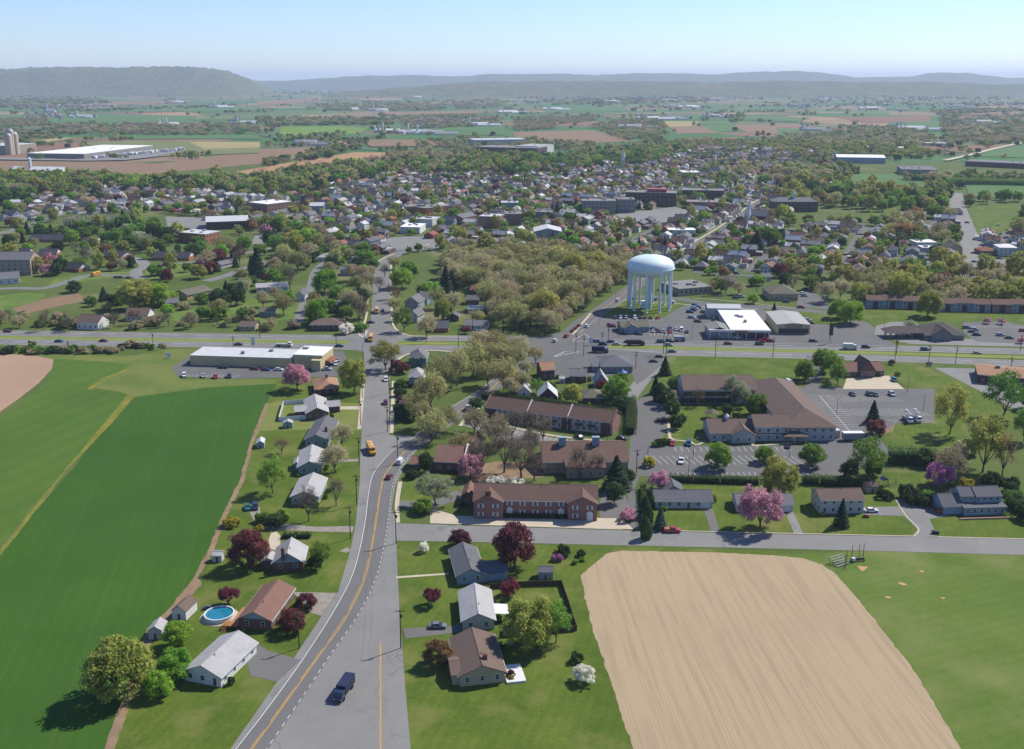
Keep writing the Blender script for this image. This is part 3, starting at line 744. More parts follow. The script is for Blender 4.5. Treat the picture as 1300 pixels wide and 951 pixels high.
field('field_edge_path', [(305, 608), (282, 655), (265, 697), (244, 737), (213, 775), (186, 799), (120, 985), (134, 985), (197, 801), (224, 778), (256, 742), (252, 733), (271, 700), (287, 657), (310, 610), (322, 562), (341, 514), (337, 512), (318, 560)], 'dirt', .028, False)
field('tan_field', [(774, 861), (750, 790), (737, 731), (768, 704), (790, 699), (907, 701.5), (983, 705), (1020, 709), (1044, 717), (1059, 727), (1085, 756), (1107, 783), (1140, 825), (1167, 861), (1240, 985), (815, 985)], 'soil', .02)
field('sports_field', [(983, 704), (1110, 700), (1300, 705.5), (1460, 711), (1500, 985), (1240, 985), (1167, 861), (1107, 783), (1059, 727), (1044, 717)], 'sports', .012)
field('yard_lawn', [(503, 688), (790, 694), (985, 700), (985, 706), (907, 702.5), (790, 700), (768, 705), (738, 731), (750, 790), (774, 861), (815, 985), (518, 985), (513, 861)], 'lawn', .012, False)
field('office_lawn', [(861, 452), (1060, 454), (1066, 459), (1048, 492), (1004, 497), (991, 493), (962, 481), (868, 480), (846, 492), (834, 493), (842, 473)], 'lawn', .02)
field('corner_lawn', [(1094, 457), (1176, 466), (1300, 522), (1330, 540), (1260, 545), (1205, 541), (1186, 537), (1186, 494), (1150, 494), (1132, 480)], 'lawn', .02, False)
field('rear_lawn', [(1112, 552), (1140, 537), (1215, 537), (1240, 552), (1215, 575), (1128, 575)], 'lawn', .02)
for nm, p, m in (('house_lawn', [(826, 672), (826, 648), (834, 618), (965, 614), (1030, 612), (1110, 618), (1134, 634), (1145, 643), (1096, 645), (1096, 654), (1148, 656), (1165, 672), (1160, 681), (1110, 680), (940, 677)], 'lawn'),
                 ('house_lawn', [(1178, 659), (1300, 650), (1420, 655), (1420, 687), (1300, 684), (1190, 682)], 'lawn'),
                 ('house_lawn', [(1118, 600), (1185, 602), (1190, 628), (1172, 640), (1136, 634), (1122, 620)], 'lawn'),
                 ('house_lawn', [(505, 640), (560, 640), (570, 620), (550, 600), (518, 612), (508, 640)], 'lawn'),
                 ('house_lawn', [(310, 608), (290, 655), (272, 700), (256, 742), (226, 776), (196, 801), (140, 951), (150, 985), (320, 951), (356, 861), (370, 840), (408, 781), (429, 752), (445, 698), (451, 663), (456, 612), (456, 546), (430, 548), (330, 545), (322, 562)], 'lawn'),
                 ('dry_lawn', [(338, 513), (322, 560), (330, 547), (420, 545), (456, 545), (460, 512), (360, 508)], 'lawn_dry'),
                 ('dry_lawn', [(420, 512), (461, 512), (459, 547), (424, 546)], 'lawn_dry'),
                 ('house_lawn', [(352, 481), (440, 481), (462, 484), (460, 512), (420, 508), (345, 510)], 'lawn'),
                 ('courtyard_lawn', [(866, 513), (950, 512), (958, 534), (900, 540), (880, 562), (838, 560), (836, 545)], 'lawn'),
                 ('tower_lawn', [(749, 397), (762, 386), (796, 381), (861, 386), (838, 403), (800, 402), (765, 401)], 'lawn'),
                 ('green_slope', [(1012, 394), (1047, 398), (1086, 402), (1088, 406), (1062, 412), (1020, 410)], 'lawn'),
                 ('townhouse_lawn', [(1092, 399), (1120, 391), (1330, 396), (1330, 412), (1215, 408), (1160, 408), (1108, 412)], 'lawn'),
                 ('field_behind_road', [(1126, 424), (1098, 405), (1106, 405), (1140, 425), (1152, 440), (1142, 441)], 'lawn')):
    field(nm, p, m, .016, False)
NOTREE.append([G(*p) for p in [(1098, 402), (1330, 402), (1330, 440), (1100, 440)]])
NOTREE.append([G(*p) for p in [(310, 608), (226, 776), (140, 951), (320, 951), (408, 781), (456, 612), (460, 484), (352, 481)]])
NOTREE.append([G(*p) for p in [(503, 688), (790, 694), (815, 985), (518, 985)]]); NOTREE.append([G(*p) for p in [(790, 600), (1440, 600), (1440, 690), (790, 690)]])
# ------------------------------------------------------------------ roads
Zr, Zm = .045, .058
def paved(name, pts, mat='asphalt_lot', z=.036, keep=True): return field(name, pts, mat, z, keep)
paved('old_road', [(463, 480), (459.5, 542), (457, 585), (457, 610), (451.6, 663.6), (445, 698.5), (429, 752), (408.7, 781.6), (370, 840.5), (352, 866), (300, 940), (270, 985), (524, 985), (513.6, 861), (507, 771), (503, 688), (504, 664), (497, 645), (502, 616), (516, 588), (534, 566), (520, 553), (494, 552), (494, 480)], 'asphalt_light', .036)
hw_l = smooth_pts([G(*p) for p in [(640, 471), (608, 495), (564, 522), (536, 545), (520, 558), (497.6, 572), (477, 595), (468.5, 615), (461, 669), (447.6, 725), (423.5, 773.5), (391, 824.5), (366, 860.7), (328, 912), (290, 960)]])
hw_r = smooth_pts([G(*p) for p in [(650, 480), (617, 507), (584.6, 532), (534, 568), (517, 583), (508, 598), (500, 615), (492, 677), (479, 733), (456, 781), (418, 836), (402, 861), (370, 908), (338, 955)]])
b = MB()
for i in range(min(len(hw_l), len(hw_r))-1):
    # the two edges have the same number of stations; join them after a small widening
    b.quad([(*hw_l[i], Zr), (*hw_r[i], Zr), (*hw_r[i+1], Zr), (*hw_l[i+1], Zr)]) if len(hw_l) == len(hw_r) else None
if len(hw_l) != len(hw_r):
    def resample(g, n):
        acc = [0.0]
        for i in range(len(g)-1): acc.append(acc[-1]+math.dist(g[i], g[i+1]))
        out = []
        for k in range(n):
            s = acc[-1]*k/(n-1); i = max(j for j in range(len(acc)) if acc[j] <= s+1e-9); i = min(i, len(g)-2); t = (s-acc[i])/(acc[i+1]-acc[i]); out.append((g[i][0]+(g[i+1][0]-g[i][0])*t, g[i][1]+(g[i+1][1]-g[i][1])*t))
        return out
    hw_l = resample(hw_l, 80); hw_r = resample(hw_r, 80)
    for i in range(79): b.quad([(*hw_l[i], Zr), (*hw_r[i], Zr), (*hw_r[i+1], Zr), (*hw_l[i+1], Zr)])
struct(b.build('main_road', M['asphalt_dark']))
hw_c = [((a[0]+c[0])/2, (a[1]+c[1])/2) for a, c in zip(hw_l, hw_r)]
ROADS.append((hw_c, 7))
route = road('town_road', [(630, 490), (645, 478), (672, 460), (700, 441), (722, 424), (746, 405), (772, 388), (798, 369), (825, 349), (848, 332), (875, 320), (898, 302), (924, 288), (946, 271), (959, 260), (972, 254), (1000, 248), (1035, 243)], 11.5, Zr-.004, M['asphalt_lot'])
north = road('straight_road', [(477.5, 490), (479, 455), (481, 425), (484, 395), (484.5, 365), (485.5, 345), (491, 331), (505, 322), (525, 317), (560, 313), (600, 312), (640, 308)], 12, Zr-.002, M['asphalt'])
ROADS.append(([G(477, 480), G(476, 560), G(480, 690), G(480, 861)], 9))
up_g = road('highway_lanes', [(-140, 419), (0, 422.8), (150, 425), (330, 427.9), (470, 429.2), (650, 430.5), (815, 435), (980, 439.2), (1140, 442.5), (1300, 446.5), (1460, 451)], 12.5, Zr, M['asphalt'])
lo_g = road('highway_lanes', [(-140, 430), (0, 433.8), (150, 436), (330, 438.6), (470, 441), (650, 443.4), (815, 447), (980, 450.6), (1140, 455.5), (1300, 461.5), (1460, 467)], 12, Zr, M['asphalt'])
mid = [((a[0]+c[0])/2, (a[1]+c[1])/2) for a, c in zip(up_g, lo_g)]
ROADS.append((mid, 12))
b = MB()
for x0, x1 in ((-140, 442), (503, 600), (772, 1460)):
    pts = [G(x, y) for x, y in [(x0+(x1-x0)*k/12, None) for k in range(13)] for y in [np.interp(x, [-140, 0, 330, 470, 650, 815, 980, 1140, 1300, 1460], [424.8, 428.6, 433.2, 435.2, 437, 441, 445, 449, 454, 459.5])]]
    strip_bm(b, pts, 6.2, .075)
struct(b.build('median_grass', M['verge']))
cross = [(504, 664.5), (640, 669), (790, 673.5), (950, 677.5), (1110, 680.7), (1300, 685), (1460, 689)], [(503, 686.5), (640, 689), (790, 692.4), (950, 696), (1110, 699.5), (1300, 704.8), (1460, 710)]
b = MB(); gt = [G(*p) for p in cross[0]]; gb = [G(*p) for p in cross[1]]
for i in range(len(gt)-1): b.quad([(*gb[i], Zr), (*gb[i+1], Zr), (*gt[i+1], Zr), (*gt[i], Zr)])
struct(b.build('side_street', M['asphalt_light'])); ROADS.append(([((a[0]+c[0])/2, (a[1]+c[1])/2) for a, c in zip(gt, gb)], 6))
# junction aprons
paved('junction', [(440, 442), (462, 447), (464, 484), (494, 484), (499, 460), (512, 450), (545, 444.5), (560, 441), (505, 437), (505, 425), (520, 428), (500, 417), (490, 408), (476, 408), (466, 418), (450, 423), (440, 426)], 'asphalt', .05)
paved('junction', [(590, 436), (640, 426), (690, 428), (725, 418), (745, 432), (780, 437), (772, 444), (840, 449), (842, 462), (818, 482), (808, 489), (800, 470), (770, 478), (748, 478), (722, 482), (700, 476), (688, 462), (650, 452), (600, 447)], 'asphalt_lot', .05)
# commercial lots
paved('parking_lot', [(732, 434), (742, 412), (755, 402), (840, 405), (862, 391), (884, 384), (916, 386), (908, 436), (815, 437)], 'asphalt_lot', .04)
paved('parking_lot', [(905, 439), (905, 386), (962, 388), (972, 396), (1014, 410), (1060, 413), (1089, 405), (1104, 411), (1124, 430), (1142, 441), (980, 440)], 'asphalt_lot', .04)
paved('parking_lot', [(1110, 425), (1112, 414), (1130, 409), (1160, 408), (1190, 428), (1330, 436), (1330, 441), (1158, 437), (1142, 434)], 'asphalt_light', .04)
paved('parking_lot', [(1224, 424), (1222, 409), (1278, 408), (1290, 412), (1340, 413), (1340, 438), (1240, 434)], 'asphalt_lot', .044)
paved('parking_lot', [(1010, 372), (1030, 368), (1052, 386), (1056, 394), (1012, 389)], 'asphalt_lot', .04)
road('town_street', [(860, 379), (905, 386), (960, 389.5), (1010, 393), (1060, 398)], 9, .048, M['asphalt_lot'])
road('town_street', [(790, 376), (830, 377), (868, 380)], 7, .047, M['asphalt_lot'])
paved('parking_lot', [(217, 467), (250, 446), (300, 443), (436, 446), (440, 456), (433, 478), (330, 480), (300, 481), (226, 478)], 'asphalt_lot', .04)
paved('office_parking', [(805, 510), (838, 494), (846, 512), (846, 548), (838, 560), (836, 566), (1024, 566), (1028, 542), (1006, 500), (1004, 492), (1050, 492), (1186, 494), (1186, 537), (1140, 537), (1112, 552), (1132, 575), (1082, 598), (1080, 604), (812, 605), (806, 620), (812, 672), (800, 672), (796, 616), (800, 560), (806, 530)], 'asphalt_lot', .04)
paved('bank_drive', [(1075, 480), (1094, 478), (1128, 477), (1148, 494), (1070, 494)], 'concrete', .048)
road('access_road', [(838, 452), (828, 470), (815, 484), (800, 504), (798, 508)], 7, .046, M['asphalt_light'])
road('access_road', [(1032, 452), (1034, 470), (1030, 500)], 7, .046, M['asphalt_lot'])
paved('parking_lot', [(1186, 467), (1240, 468), (1330, 474), (1340, 560), (1290, 520)], 'asphalt_light', .04)
paved('apartment_parking', [(600, 531), (640, 540), (700, 556), (790, 566), (798, 572), (780, 574), (690, 566), (640, 560), (604, 545), (586, 540), (590, 532)], 'asphalt_light', .04)
paved('concrete_apron', [(546, 645), (580, 655), (790, 658), (804, 672), (640, 668), (546, 664)], 'concrete', .04)
paved('side_drive', [(760, 642), (770, 612), (786, 612), (800, 645), (800, 658), (762, 657)], 'asphalt_dark', .038)
paved('drive', [(504, 636), (546, 637), (580, 622), (590, 632), (548, 646), (504, 644)], 'asphalt_dark', .04)
for p, m in (([(447.6, 676), (400, 675), (360, 673), (335, 673), (322, 660), (314, 645), (330, 644), (332, 662), (400, 669), (449, 668)], 'gravel'), ([(372, 752), (392, 752), (428, 753), (408, 782), (394, 778)], 'gravel'),
             ([(311, 830), (325, 816), (340, 826), (382, 838), (352, 866), (318, 858)], 'asphalt_dark'), ([(512, 797.7), (575, 795), (584, 790), (586, 801), (575, 804), (515, 811)], 'asphalt_dark'),
             ([(893, 646), (905, 646), (914, 675), (903, 675)], 'asphalt_dark'), ([(997, 650), (1007, 650), (1020, 678), (1008, 677)], 'asphalt_light'),
             ([(1096, 644), (1145, 643), (1136, 634), (1147, 632), (1152, 642), (1190, 645), (1206, 655), (1180, 659), (1190, 682), (1158, 682), (1165, 672), (1147, 655), (1096, 654)], 'asphalt_light'),
             ([(396, 516), (461, 516), (461, 520), (410, 520)], 'concrete'), ([(400, 584), (456, 583), (456, 586), (412, 587)], 'gravel'), ([(503, 732), (570, 727.5), (570, 729.5), (503, 734.5)], 'concrete'),
             ([(441, 695), (430, 700), (440, 702), (446, 699)], 'gravel')):
    paved('driveway', p, m, .042, False)
# kerbs, pavements
sw = MB()
for pts, wd in (([(460.8, 483), (459, 512), (456, 545)], 1.6), ([(499.6, 484), (498.5, 515), (497, 550)], 1.6), ([(505, 664), (504, 640), (508, 612)], 1.5), ([(466, 420), (461, 428), (455, 421.5), (462, 412), (466, 395), (467, 370), (470, 345), (480, 332), (500, 322)], 1.3),
                ([(497, 330), (496, 355), (497, 385), (498, 408), (504, 419), (520, 426), (545, 427), (585, 427)], 1.2), ([(500, 462), (512, 452), (530, 447), (548, 445), (575, 447)], 1.4), ([(826, 673.5), (1110, 680), (1160, 681)], .5), ([(1190, 682), (1460, 688)], .5),
                ([(546, 664.5), (790, 672.5)], .4), ([(1136, 633), (1150, 655), (1166, 672), (1160, 681)], .5), ([(750, 398), (738, 412), (727, 425)], 1.3), ([(792, 381), (862, 386), (905, 391), (962, 393)], 1.2), ([(880, 379), (912, 381), (960, 386), (1010, 391.5)], .8),
                ([(584, 541), (596, 527), (612, 516)], 1.6), ([(604, 530), (640, 540), (700, 553), (786, 562)], 1.6), ([(836, 566), (850, 557), (857, 559), (875, 561), (884, 565), (895, 561)], 1.0), ([(926, 562), (955, 562), (960, 566), (1020, 561)], 1.2), ([(848, 515), (849, 545), (851, 557)], 1.2), ([(827, 512), (846, 515)], 1.0),
                ([(865, 318), (885, 305), (915, 287), (938, 271), (953, 259), (966, 252)], 1.8)):
    sw_n = globals().get('sw_n', 0)+1; strip_bm(sw, smooth_pts([G(*p) for p in pts], 5), wd, .13+sw_n*.0015, .12)
struct(sw.build('pavement', M['concrete']))
# painted lines
wl = MB(); yl = MB()
strip_bm(wl, offs(hw_l, 0.35), .22, Zm); dashes(wl, hw_r[26:], -.35, .18, Zm, 1.5, 1.6)
cl_ = smooth_pts([G(*p) for p in [(640, 477), (617, 500), (591, 517), (574, 528), (536, 556), (517, 570), (493, 596.5), (484.5, 615), (476, 669), (463.5, 731), (438, 785), (407, 829), (384, 861), (349, 910), (316, 955)]])
strip_bm(yl, offs(cl_, .18), .2, Zm); dashes(yl, cl_, -.2, .16, Zm, 14, 3)
dashes(yl, [G(483, 985), G(483, 816)], 0, .3, Zm, 100, 0)
for g in (up_g, lo_g):
    strip_bm(wl, offs(g, 5.6), .18, Zm); strip_bm(wl, offs(g, -5.6), .18, Zm); dashes(wl, g, 1.4, .28, Zm, 9, 9); 
dashes(yl, route[8:], 0.15, .3, Zm, 500, 0); dashes(wl, route[6:40], -5.2, .18, Zm, 500, 0)
for p in ([(703, 453), (717, 446.5), (736, 446.5), (703, 453)], [(727, 432), (742, 424), (756, 434), (727, 433)]): strip_bm(wl, [G(*q) for q in p], .5, Zm+.006)
def bays(b, p0, p1, n, length, side=1, slant=0.0):
    a = Vector(G(*p0)); c = Vector(G(*p1)); u = (c-a).normalized(); v = Vector((-u.y, u.x))*side
    for i in range(n+1):
        s = a+(c-a)*(i/n); e = s+(v+u*slant).normalized()*length; strip_bm(b, [tuple(s), tuple(e)], .16, Zm+.004)
bays(wl, (1068, 510), (1148, 510), 11, 9.5, 1, -.5); bays(wl, (1082, 528), (1182, 528), 13, 11, 1, -.5); bays(wl, (1138, 537), (1186, 537), 6, 5.5, 1, -.5)
bays(wl, (1040, 502), (1079, 548), 17, 5.5, -1); bays(wl, (1040, 502), (1079, 548), 17, 5.5, 1); strip_bm(wl, [G(1040, 502), G(1079, 548)], .2, Zm)
bays(wl, (832, 590), (1020, 590), 22, 9.5, 1, -.25); bays(wl, (846, 520), (846, 556), 9, 5.5, 1); bays(wl, (856, 568), (1000, 567), 18, 5, -1)
bays(wl, (640, 545), (780, 566), 22, 4.8, -1); bays(wl, (782, 404), (840, 405), 11, 5, -1); bays(wl, (826, 426), (872, 427), 9, 5, 1); bays(wl, (232, 479), (300, 480), 14, 5, 1); bays(wl, (1236, 413), (1300, 414), 12, 5, -1)
bays(wl, (862, 604), (960, 603.5), 14, 3, 1)
struct(wl.build('lane_markings', M['white_line'])); struct(yl.build('centre_line', M['yellow_line']))
# little dirt marks on the ball field
for p in ([(1088, 718.5), (1102, 719.5), (1094.5, 725.5)], [(1140, 739), (1146, 740), (1152, 742.5), (1147, 743.5), (1141, 741)], [(1168, 724), (1174, 725.5), (1171, 727), (1167.5, 725.5)], [(1124, 757), (1131, 757.5), (1130, 760), (1124, 759)], [(1193, 758), (1200, 759), (1198, 761)], [(1096, 708.5), (1098.5, 712), (1095, 711.5)]):
    field('infield_dirt', p, 'tan_dirt', .03, False)
field('bare_ground_patch', [(1108, 539), (1138, 536), (1134, 548), (1116, 552)], 'dirt', .032, False)
field('bare_ground_patch', [(566, 596), (640, 585), (690, 592), (690, 606), (600, 612)], 'dirt', .03, False)
field('patio', [(341, 686), (344, 677), (351, 675), (356, 680), (356, 692), (352, 699), (343, 697)], 'concrete', .05, False)
# ------------------------------------------------------------------ the water tower
tx, ty = G(824.3, 391.3)
root = link('water_tower', None, None, (tx, ty, 0)); tag(root, 'pale blue domed water tower on tall tubular legs above the car park', 'water tower')
b = MB(); Rt = 14.7
prof = [(Rt*.2, 20.4), (Rt*.45, 20.7), (Rt*.66, 21.4), (Rt*.84, 22.6), (Rt*.95, 24.0), (Rt*.995, 25.3), (Rt, 26.2), (Rt, 27.2), (Rt*.99, 28.2), (Rt*.95, 29.5), (Rt*.87, 30.8), (Rt*.75, 32.0), (Rt*.6, 32.9), (Rt*.42, 33.5), (Rt*.2, 33.9), (.02, 34.0)]
b.lathe(prof, 64); tk = b.build('tank', M['tower'], root, True)
b = MB(); b.lathe([(Rt*1.0, 25.9), (Rt*1.022, 25.9), (Rt*1.022, 26.25), (Rt*1.0, 26.25)], 64); b.build('rim_band', M['tower'], tk)
b = MB(); b.lathe([(.4, 33.9), (.4, 34.15), (.02, 34.25)], 12); b.build('roof_vent', M['tower'], tk)
b = MB()
for a in (-.62, -.56, -.50): b.box(-.35, -Rt*.995, 28.2, .2, -Rt*.985, 28.8)
lg = MB(); lg.tube((0, 0, -.1), (0, 0, 24.2), .74, .7, 16, 0, False); lg.lathe([(1.0, 0), (1.0, .35), (.7, .45)], 16); lm_ = lg.mesh('leg', M['tower'], True)
for k in range(10):
    a = R(-106+36*k); link('leg', lm_, root, (13.35*math.cos(a), 13.35*math.sin(a), 0))
b = MB(); b.tube((0, 0, -.1), (0, 0, 21), 1.45, 1.45, 24, 0, False); b.build('riser_pipe', M['tower'], root, True)
b = MB(); b.box(-5.2, -1.2, 0, -2.0, 1.6, 4.6); b.slab([(-5.3, -1.3, 4.75), (-1.9, -1.3, 4.75), (-1.9, 1.7, 4.75), (-5.3, 1.7, 4.75)], .15); b.build('valve_house', M['tower'], root)
b = MB()
for s in (-.25, .25): b.tube((13.95+0*s, s-1.0, .5), (13.95, s-1.0, 26), .04, .04, 4)
for k in range(60): b.box(13.92, -1.25, .8+k*.42, 13.98, -.75, .84+k*.42)
b.build('ladder', M['tower'], root)
# small dark lettering band near the rim: unreadable at this distance, so only its dark strokes
landmark('the water tower', tx, ty); NOTREE.append([(tx+16*math.cos(k*.5), ty+16*math.sin(k*.5)) for k in range(13)])
# ------------------------------------------------------------------ houses west of the straight road
house('house', 'house with long pale grey roof at the lower left beside the curving road', 'the long pale-roofed house', (235, 864), (281, 873), (321, 828), h=2.9, rh=2.2, wall='white', roof='pale', door=2, sides='frl', step=3.2)
r, L, D = house('brick_house', 'brick ranch house with salmon-brown roof beside the round pool', 'the house with the pool', (304, 797.5), (344.5, 800.5), (373, 759), h=3.0, rh=2.1, wall='brown', gable='blue', roof='tan' if 0 else 'brown', door=None, sides='frl', step=3.6, chim=None)
b = MB(); b.box(-2.6, 1.5, 1.0, -0.05, 8.8, 1.16); b.box(-4.2, -1.2, 1.0, -.05, 1.5, 1.16)
for x in np.arange(-4.1, 0, .8): b.box(x-.04, -1.2, 1.15, x+.04, -1.12, 2.1)
b.box(-4.1, -1.2, 2.05, -.1, -1.1, 2.12); b.box(-4.1, -1.2, 1.5, -.1, -1.14, 1.56)
for x in (-2.4, -.3):
    for y in (-.9, 1.7, 8.6): b.box(x-.07, y-.07, 0, x+.07, y+.07, 1.0)
for k in range(5): b.box(-4.2, -1.4-k*.3, .8-k*.2, -3.0, -1.15-k*.3, .95-k*.2)
b.build('deck', M['wood'], r)
px_, py_ = G(278.7, 783.5)
p = link('swimming_pool', None, None, (px_, py_, 0)); tag(p, 'round above-ground pool of blue water with a white rim and deck', 'swimming pool')
b = MB(); b.lathe([(3.85, 0), (3.85, 1.25), (4.0, 1.25), (4.0, 1.32), (3.62, 1.32), (3.62, 1.0)], 48); b.build('pool_wall', M['white_pvc'], p, False)
b = MB(); b.lathe([(3.64, 1.05), (.01, 1.05)], 48); b.build('water', M['water_blue'], p)
b = MB(); b.lathe([(4.9, .05), (4.9, .1), (3.9, .1)], 40, sx=1.05); b.build('paving_ring', M['concrete'], p)
landmark('the round pool', px_, py_)
house('brick_house', 'small brick house with pale grey roof and blue gable beside the big dark red tree', 'the brick house with a blue gable', (347, 726), (385, 724.5), (391, 705), h=2.9, rh=3.0, wall='brown', gable='blue', roof='pale', sides='frl', chim=[(.36, -.03, 1.0)], extra=[(-3.5, 2, 0.2, 6.5, 2.6, .9, 'gable', 'y')])
r, L, D = house('house', 'green-grey house with striped pale roof behind a bare tree', 'the house behind a bare tree', (370, 641), (404, 641), (409, 617), h=3.0, rh=1.9, wall='green', roof='pale', sides='fr')
house('house', 'pale green house with light grey gable roof and two small gable windows', 'the pale green house', (378.8, 603), (408.5, 601.5), (413, 580), h=3.0, rh=2.1, wall='green', roof='pale', sides='frl', extra=[(-1.8, 5, .2, 10, 2.5, .6, 'gable', 'y')])
house('house', 'green-sided house with dark grey gable roof beside the straight road', 'the green-sided house', (387.5, 568), (416.5, 568), (420.5, 543), h=3.1, rh=2.1, wall='green', roof='slate', sides='fr', chim=[(.8, .3, .6)])
r, L, D = house('brick_house', 'brick house with light grey cross gables behind a white vinyl fence', 'the house with the white fence', (389.5, 533.5), (416.8, 531.5), (424, 513), h=3.0, rh=2.2, wall='brown', roof='pale', sides='frl', extra=[(-4.5, 4.5, .2, 11.5, 2.7, 1.5, 'gable', 'x'), (9, 8, 14.5, 14, 2.8, 1.6, 'gable', 'x')])
house('brick_house', 'brown brick house with orange-tan hip roof beside the pink tree', 'the house with the orange-tan roof', (401, 502.5), (430, 500.5), (432, 487), h=3.0, rh=2.2, kind='hip', wall='dark', roof='tan', sides='fr', chim=[(.55, .6, 1)])
def shed(name, label, short, FL, FR, depth, h=2.1, rh=.9, ridge='y', wall='white', roof='grey', kind='gable'):
    r, L, D = house(name, label, short, FL, FR, depth=depth, h=h, rh=rh, ridge=ridge, kind=kind, wall=wall, roof=roof, win=False, cat='shed', o=.15, vents=0, lm=bool(short)); link('door', door_mesh(), r, (L*.5, 0, .0)).scale = (.9, 1, .85); return r
shed('garden_shed', 'small white garden shed by the white fence corner', '', (359.5, 544), (371.5, 543.5), 3.2, wall='blue', roof='pale')
shed('garden_shed', 'pale blue shed at the edge of the wheat field', 'the pale blue field shed', (326, 569.5), (335.5, 569), 5.0, wall='blue', roof='silver')
shed('garden_shed', 'little white-roofed shed left of the big dark red tree', '', (270, 714), (281.5, 714), 2.6, ridge='x', wall='palegrey', roof='silver')
shed('tool_shed', 'brown-roofed shed on the field edge beyond the pool', 'the brown-roofed shed', (219, 786), (236.5, 788), 6.0, h=2.6, rh=1.4, wall='white', roof='mauve')
shed('tool_shed', 'pale-roofed shed half hidden by the bright green trees', '', (189, 812), (206, 812), 4.5, h=2.6, rh=1.1, wall='palegrey', roof='pale')
# white vinyl fence
def fence(name, label, pts, h, mat, post=2.4, thick=.06, solid=True, cat='fence', px=True):
    g = [G(*p) for p in pts] if px else pts; ox, oy = g[0]; root = link(name, None, None, (ox, oy, 0)); tag(root, label, cat)
    b = MB(); pb = MB()
    for i in range(len(g)-1):
        a = Vector(g[i])-Vector((ox, oy)); c = Vector(g[i+1])-Vector((ox, oy)); d = (c-a); L = d.length; d.normalize(); nn = Vector((-d.y, d.x))*thick
        zs = [(.08, h)] if solid else [(h*.3, h*.3+.1), (h*.62, h*.62+.1), (h-.12, h)]
        for z0, z1 in zs: b.slab([(*(a-nn), z1), (*(c-nn), z1), (*(c+nn), z1), (*(a+nn), z1)], z1-z0)
        for k in range(int(L/post)+1):
            p = a+d*min(k*post, L); pb.box(p.x-.09, p.y-.09, 0, p.x+.09, p.y+.09, h+.12)
    b.build('panel', mat, root); pb.build('posts' if 0 else 'post_row', mat, root); return root
fence('vinyl_fence', 'white vinyl fence enclosing a small back yard', [(388.5, 512), (360, 514), (354, 534.5), (359, 535), (389, 532.5)], 1.9, M['white_pvc'])
landmark('the white vinyl fence', *G(360, 522))
fence('wooden_fence', 'dark board fence enclosing a back yard behind the pale-roofed house', [(622, 748), (660, 745), (713, 743.5), (722, 770), (732, 801), (700, 804), (650, 808), (634, 809)], 1.7, M['fence_wood'])
landmark('the dark board fence', *G(722, 770))
# ------------------------------------------------------------------ houses south of the side street
house('house', 'blue-grey house with dark slate roof and a right-hand wing', 'the slate-roofed house', (581, 742.5), (615, 739.5), (600, 706), side='R', h=2.8, rh=1.9, wall='blue', roof='slate', sides='fl', extra=[(7.6, .4, 14.5, 8, 2.6, 1.3, 'gable', 'x')])
r, L, D = house('house', 'pale house with light grey gable roof and a white porch awning', 'the house with a white awning', (587.5, 801), (627.5, 799), (618, 761), h=2.9, rh=2.0, wall='palegrey', roof='pale', sides='frl', step=3.4)
b = MB(); b.slab([(L, 3.2, 2.9), (L+4.2, 3.2, 2.4), (L+4.2, 8.6, 2.4), (L, 8.6, 2.9)], .1)
for y in (3.4, 8.4): b.box(L+4, y-.06, 0, L+4.1, y+.06, 2.4)
b.build('awning', M['white'], r)
r, L, D = house('house', 'brown-roofed house at the bottom with a white patio behind', 'the brown-roofed house at the bottom', (584, 872), (641, 866), (631, 818), h=2.9, rh=2.3, wall='tan', roof='mauve', sides='f', extra=[(-1.6, 1, .2, 9, 2.8, 1.1, 'gable', 'x')])
b = MB(); b.box(L+.3, -1, 0, L+5, 6.5, .5); b.build('patio_slab', M['white'], r); chimney(r, L*.6, 3, 5.2, 1)
shed('garden_shed', 'grey-roofed green shed on the lawn near the ploughed field', 'the grey-roofed green shed', (683.5, 736), (702, 736), 3.4, h=2.3, rh=1.1, ridge='x', wall='green', roof='grey')
# ------------------------------------------------------------------ houses north of the side street
r, L, D = house('house', 'low grey-roofed ranch house between the spruce and a dark driveway', 'the grey ranch house', (832, 645.5), (904, 645.5), depth=9.5, h=2.8, rh=1.9, ridge='x', wall='palegrey', roof='slate', step=2.9, door=3, sides='flr', extra=[(4.5, 9, 10.5, 15.5, 2.7, 1.7, 'gable', 'y')])
link('garage_door', garage_mesh(), r, (L-2.3, -.02, 0))
r, L, D = house('house', 'grey-roofed ranch house half hidden by the round pink tree', 'the ranch house behind the pink tree', (936, 649.5), (1006.5, 650), depth=9, h=2.8, rh=1.8, ridge='x', wall='palegrey', roof='grey', step=3.1, sides='fr')
link('garage_door', garage_mesh(), r, (L-2.4, -.02, 0))
r, L, D = house('house', 'pale split-level house with a maroon-brown roof behind a tall spruce', 'the maroon-roofed house', (1043.6, 652.5), (1095.6, 651.5), (1032, 637), side='L', h=4.8, rh=1.9, ridge='x', wall='palegrey', roof='brown', floors=2, fh=2.3 if 0 else None, step=2.9, sides='fl') if 0 else house('house', 'pale split-level house with a maroon-brown roof behind a tall spruce', 'the maroon-roofed house', (1041, 652.5), (1095.6, 651.5), depth=9.5, h=5.0, rh=1.9, ridge='x', wall='palegrey', roof='mauve', floors=2, step=2.6, sides='flr', winz=.8)
r, L, D = house('house', 'two-storey blue-grey house with dark roofs at the right end of the street', 'the blue-grey two-storey house', (1224, 655), (1276, 653.5), depth=10, h=2.8, rh=.9, kind='shed', wall='blue', roof='slate', step=2.3, sides='fr', extra=[(-6.5, 1.5, 0.1, 11, 2.8, 2.6, 'gable', 'x')], vents=0)
wb = MB(); rb = MB()
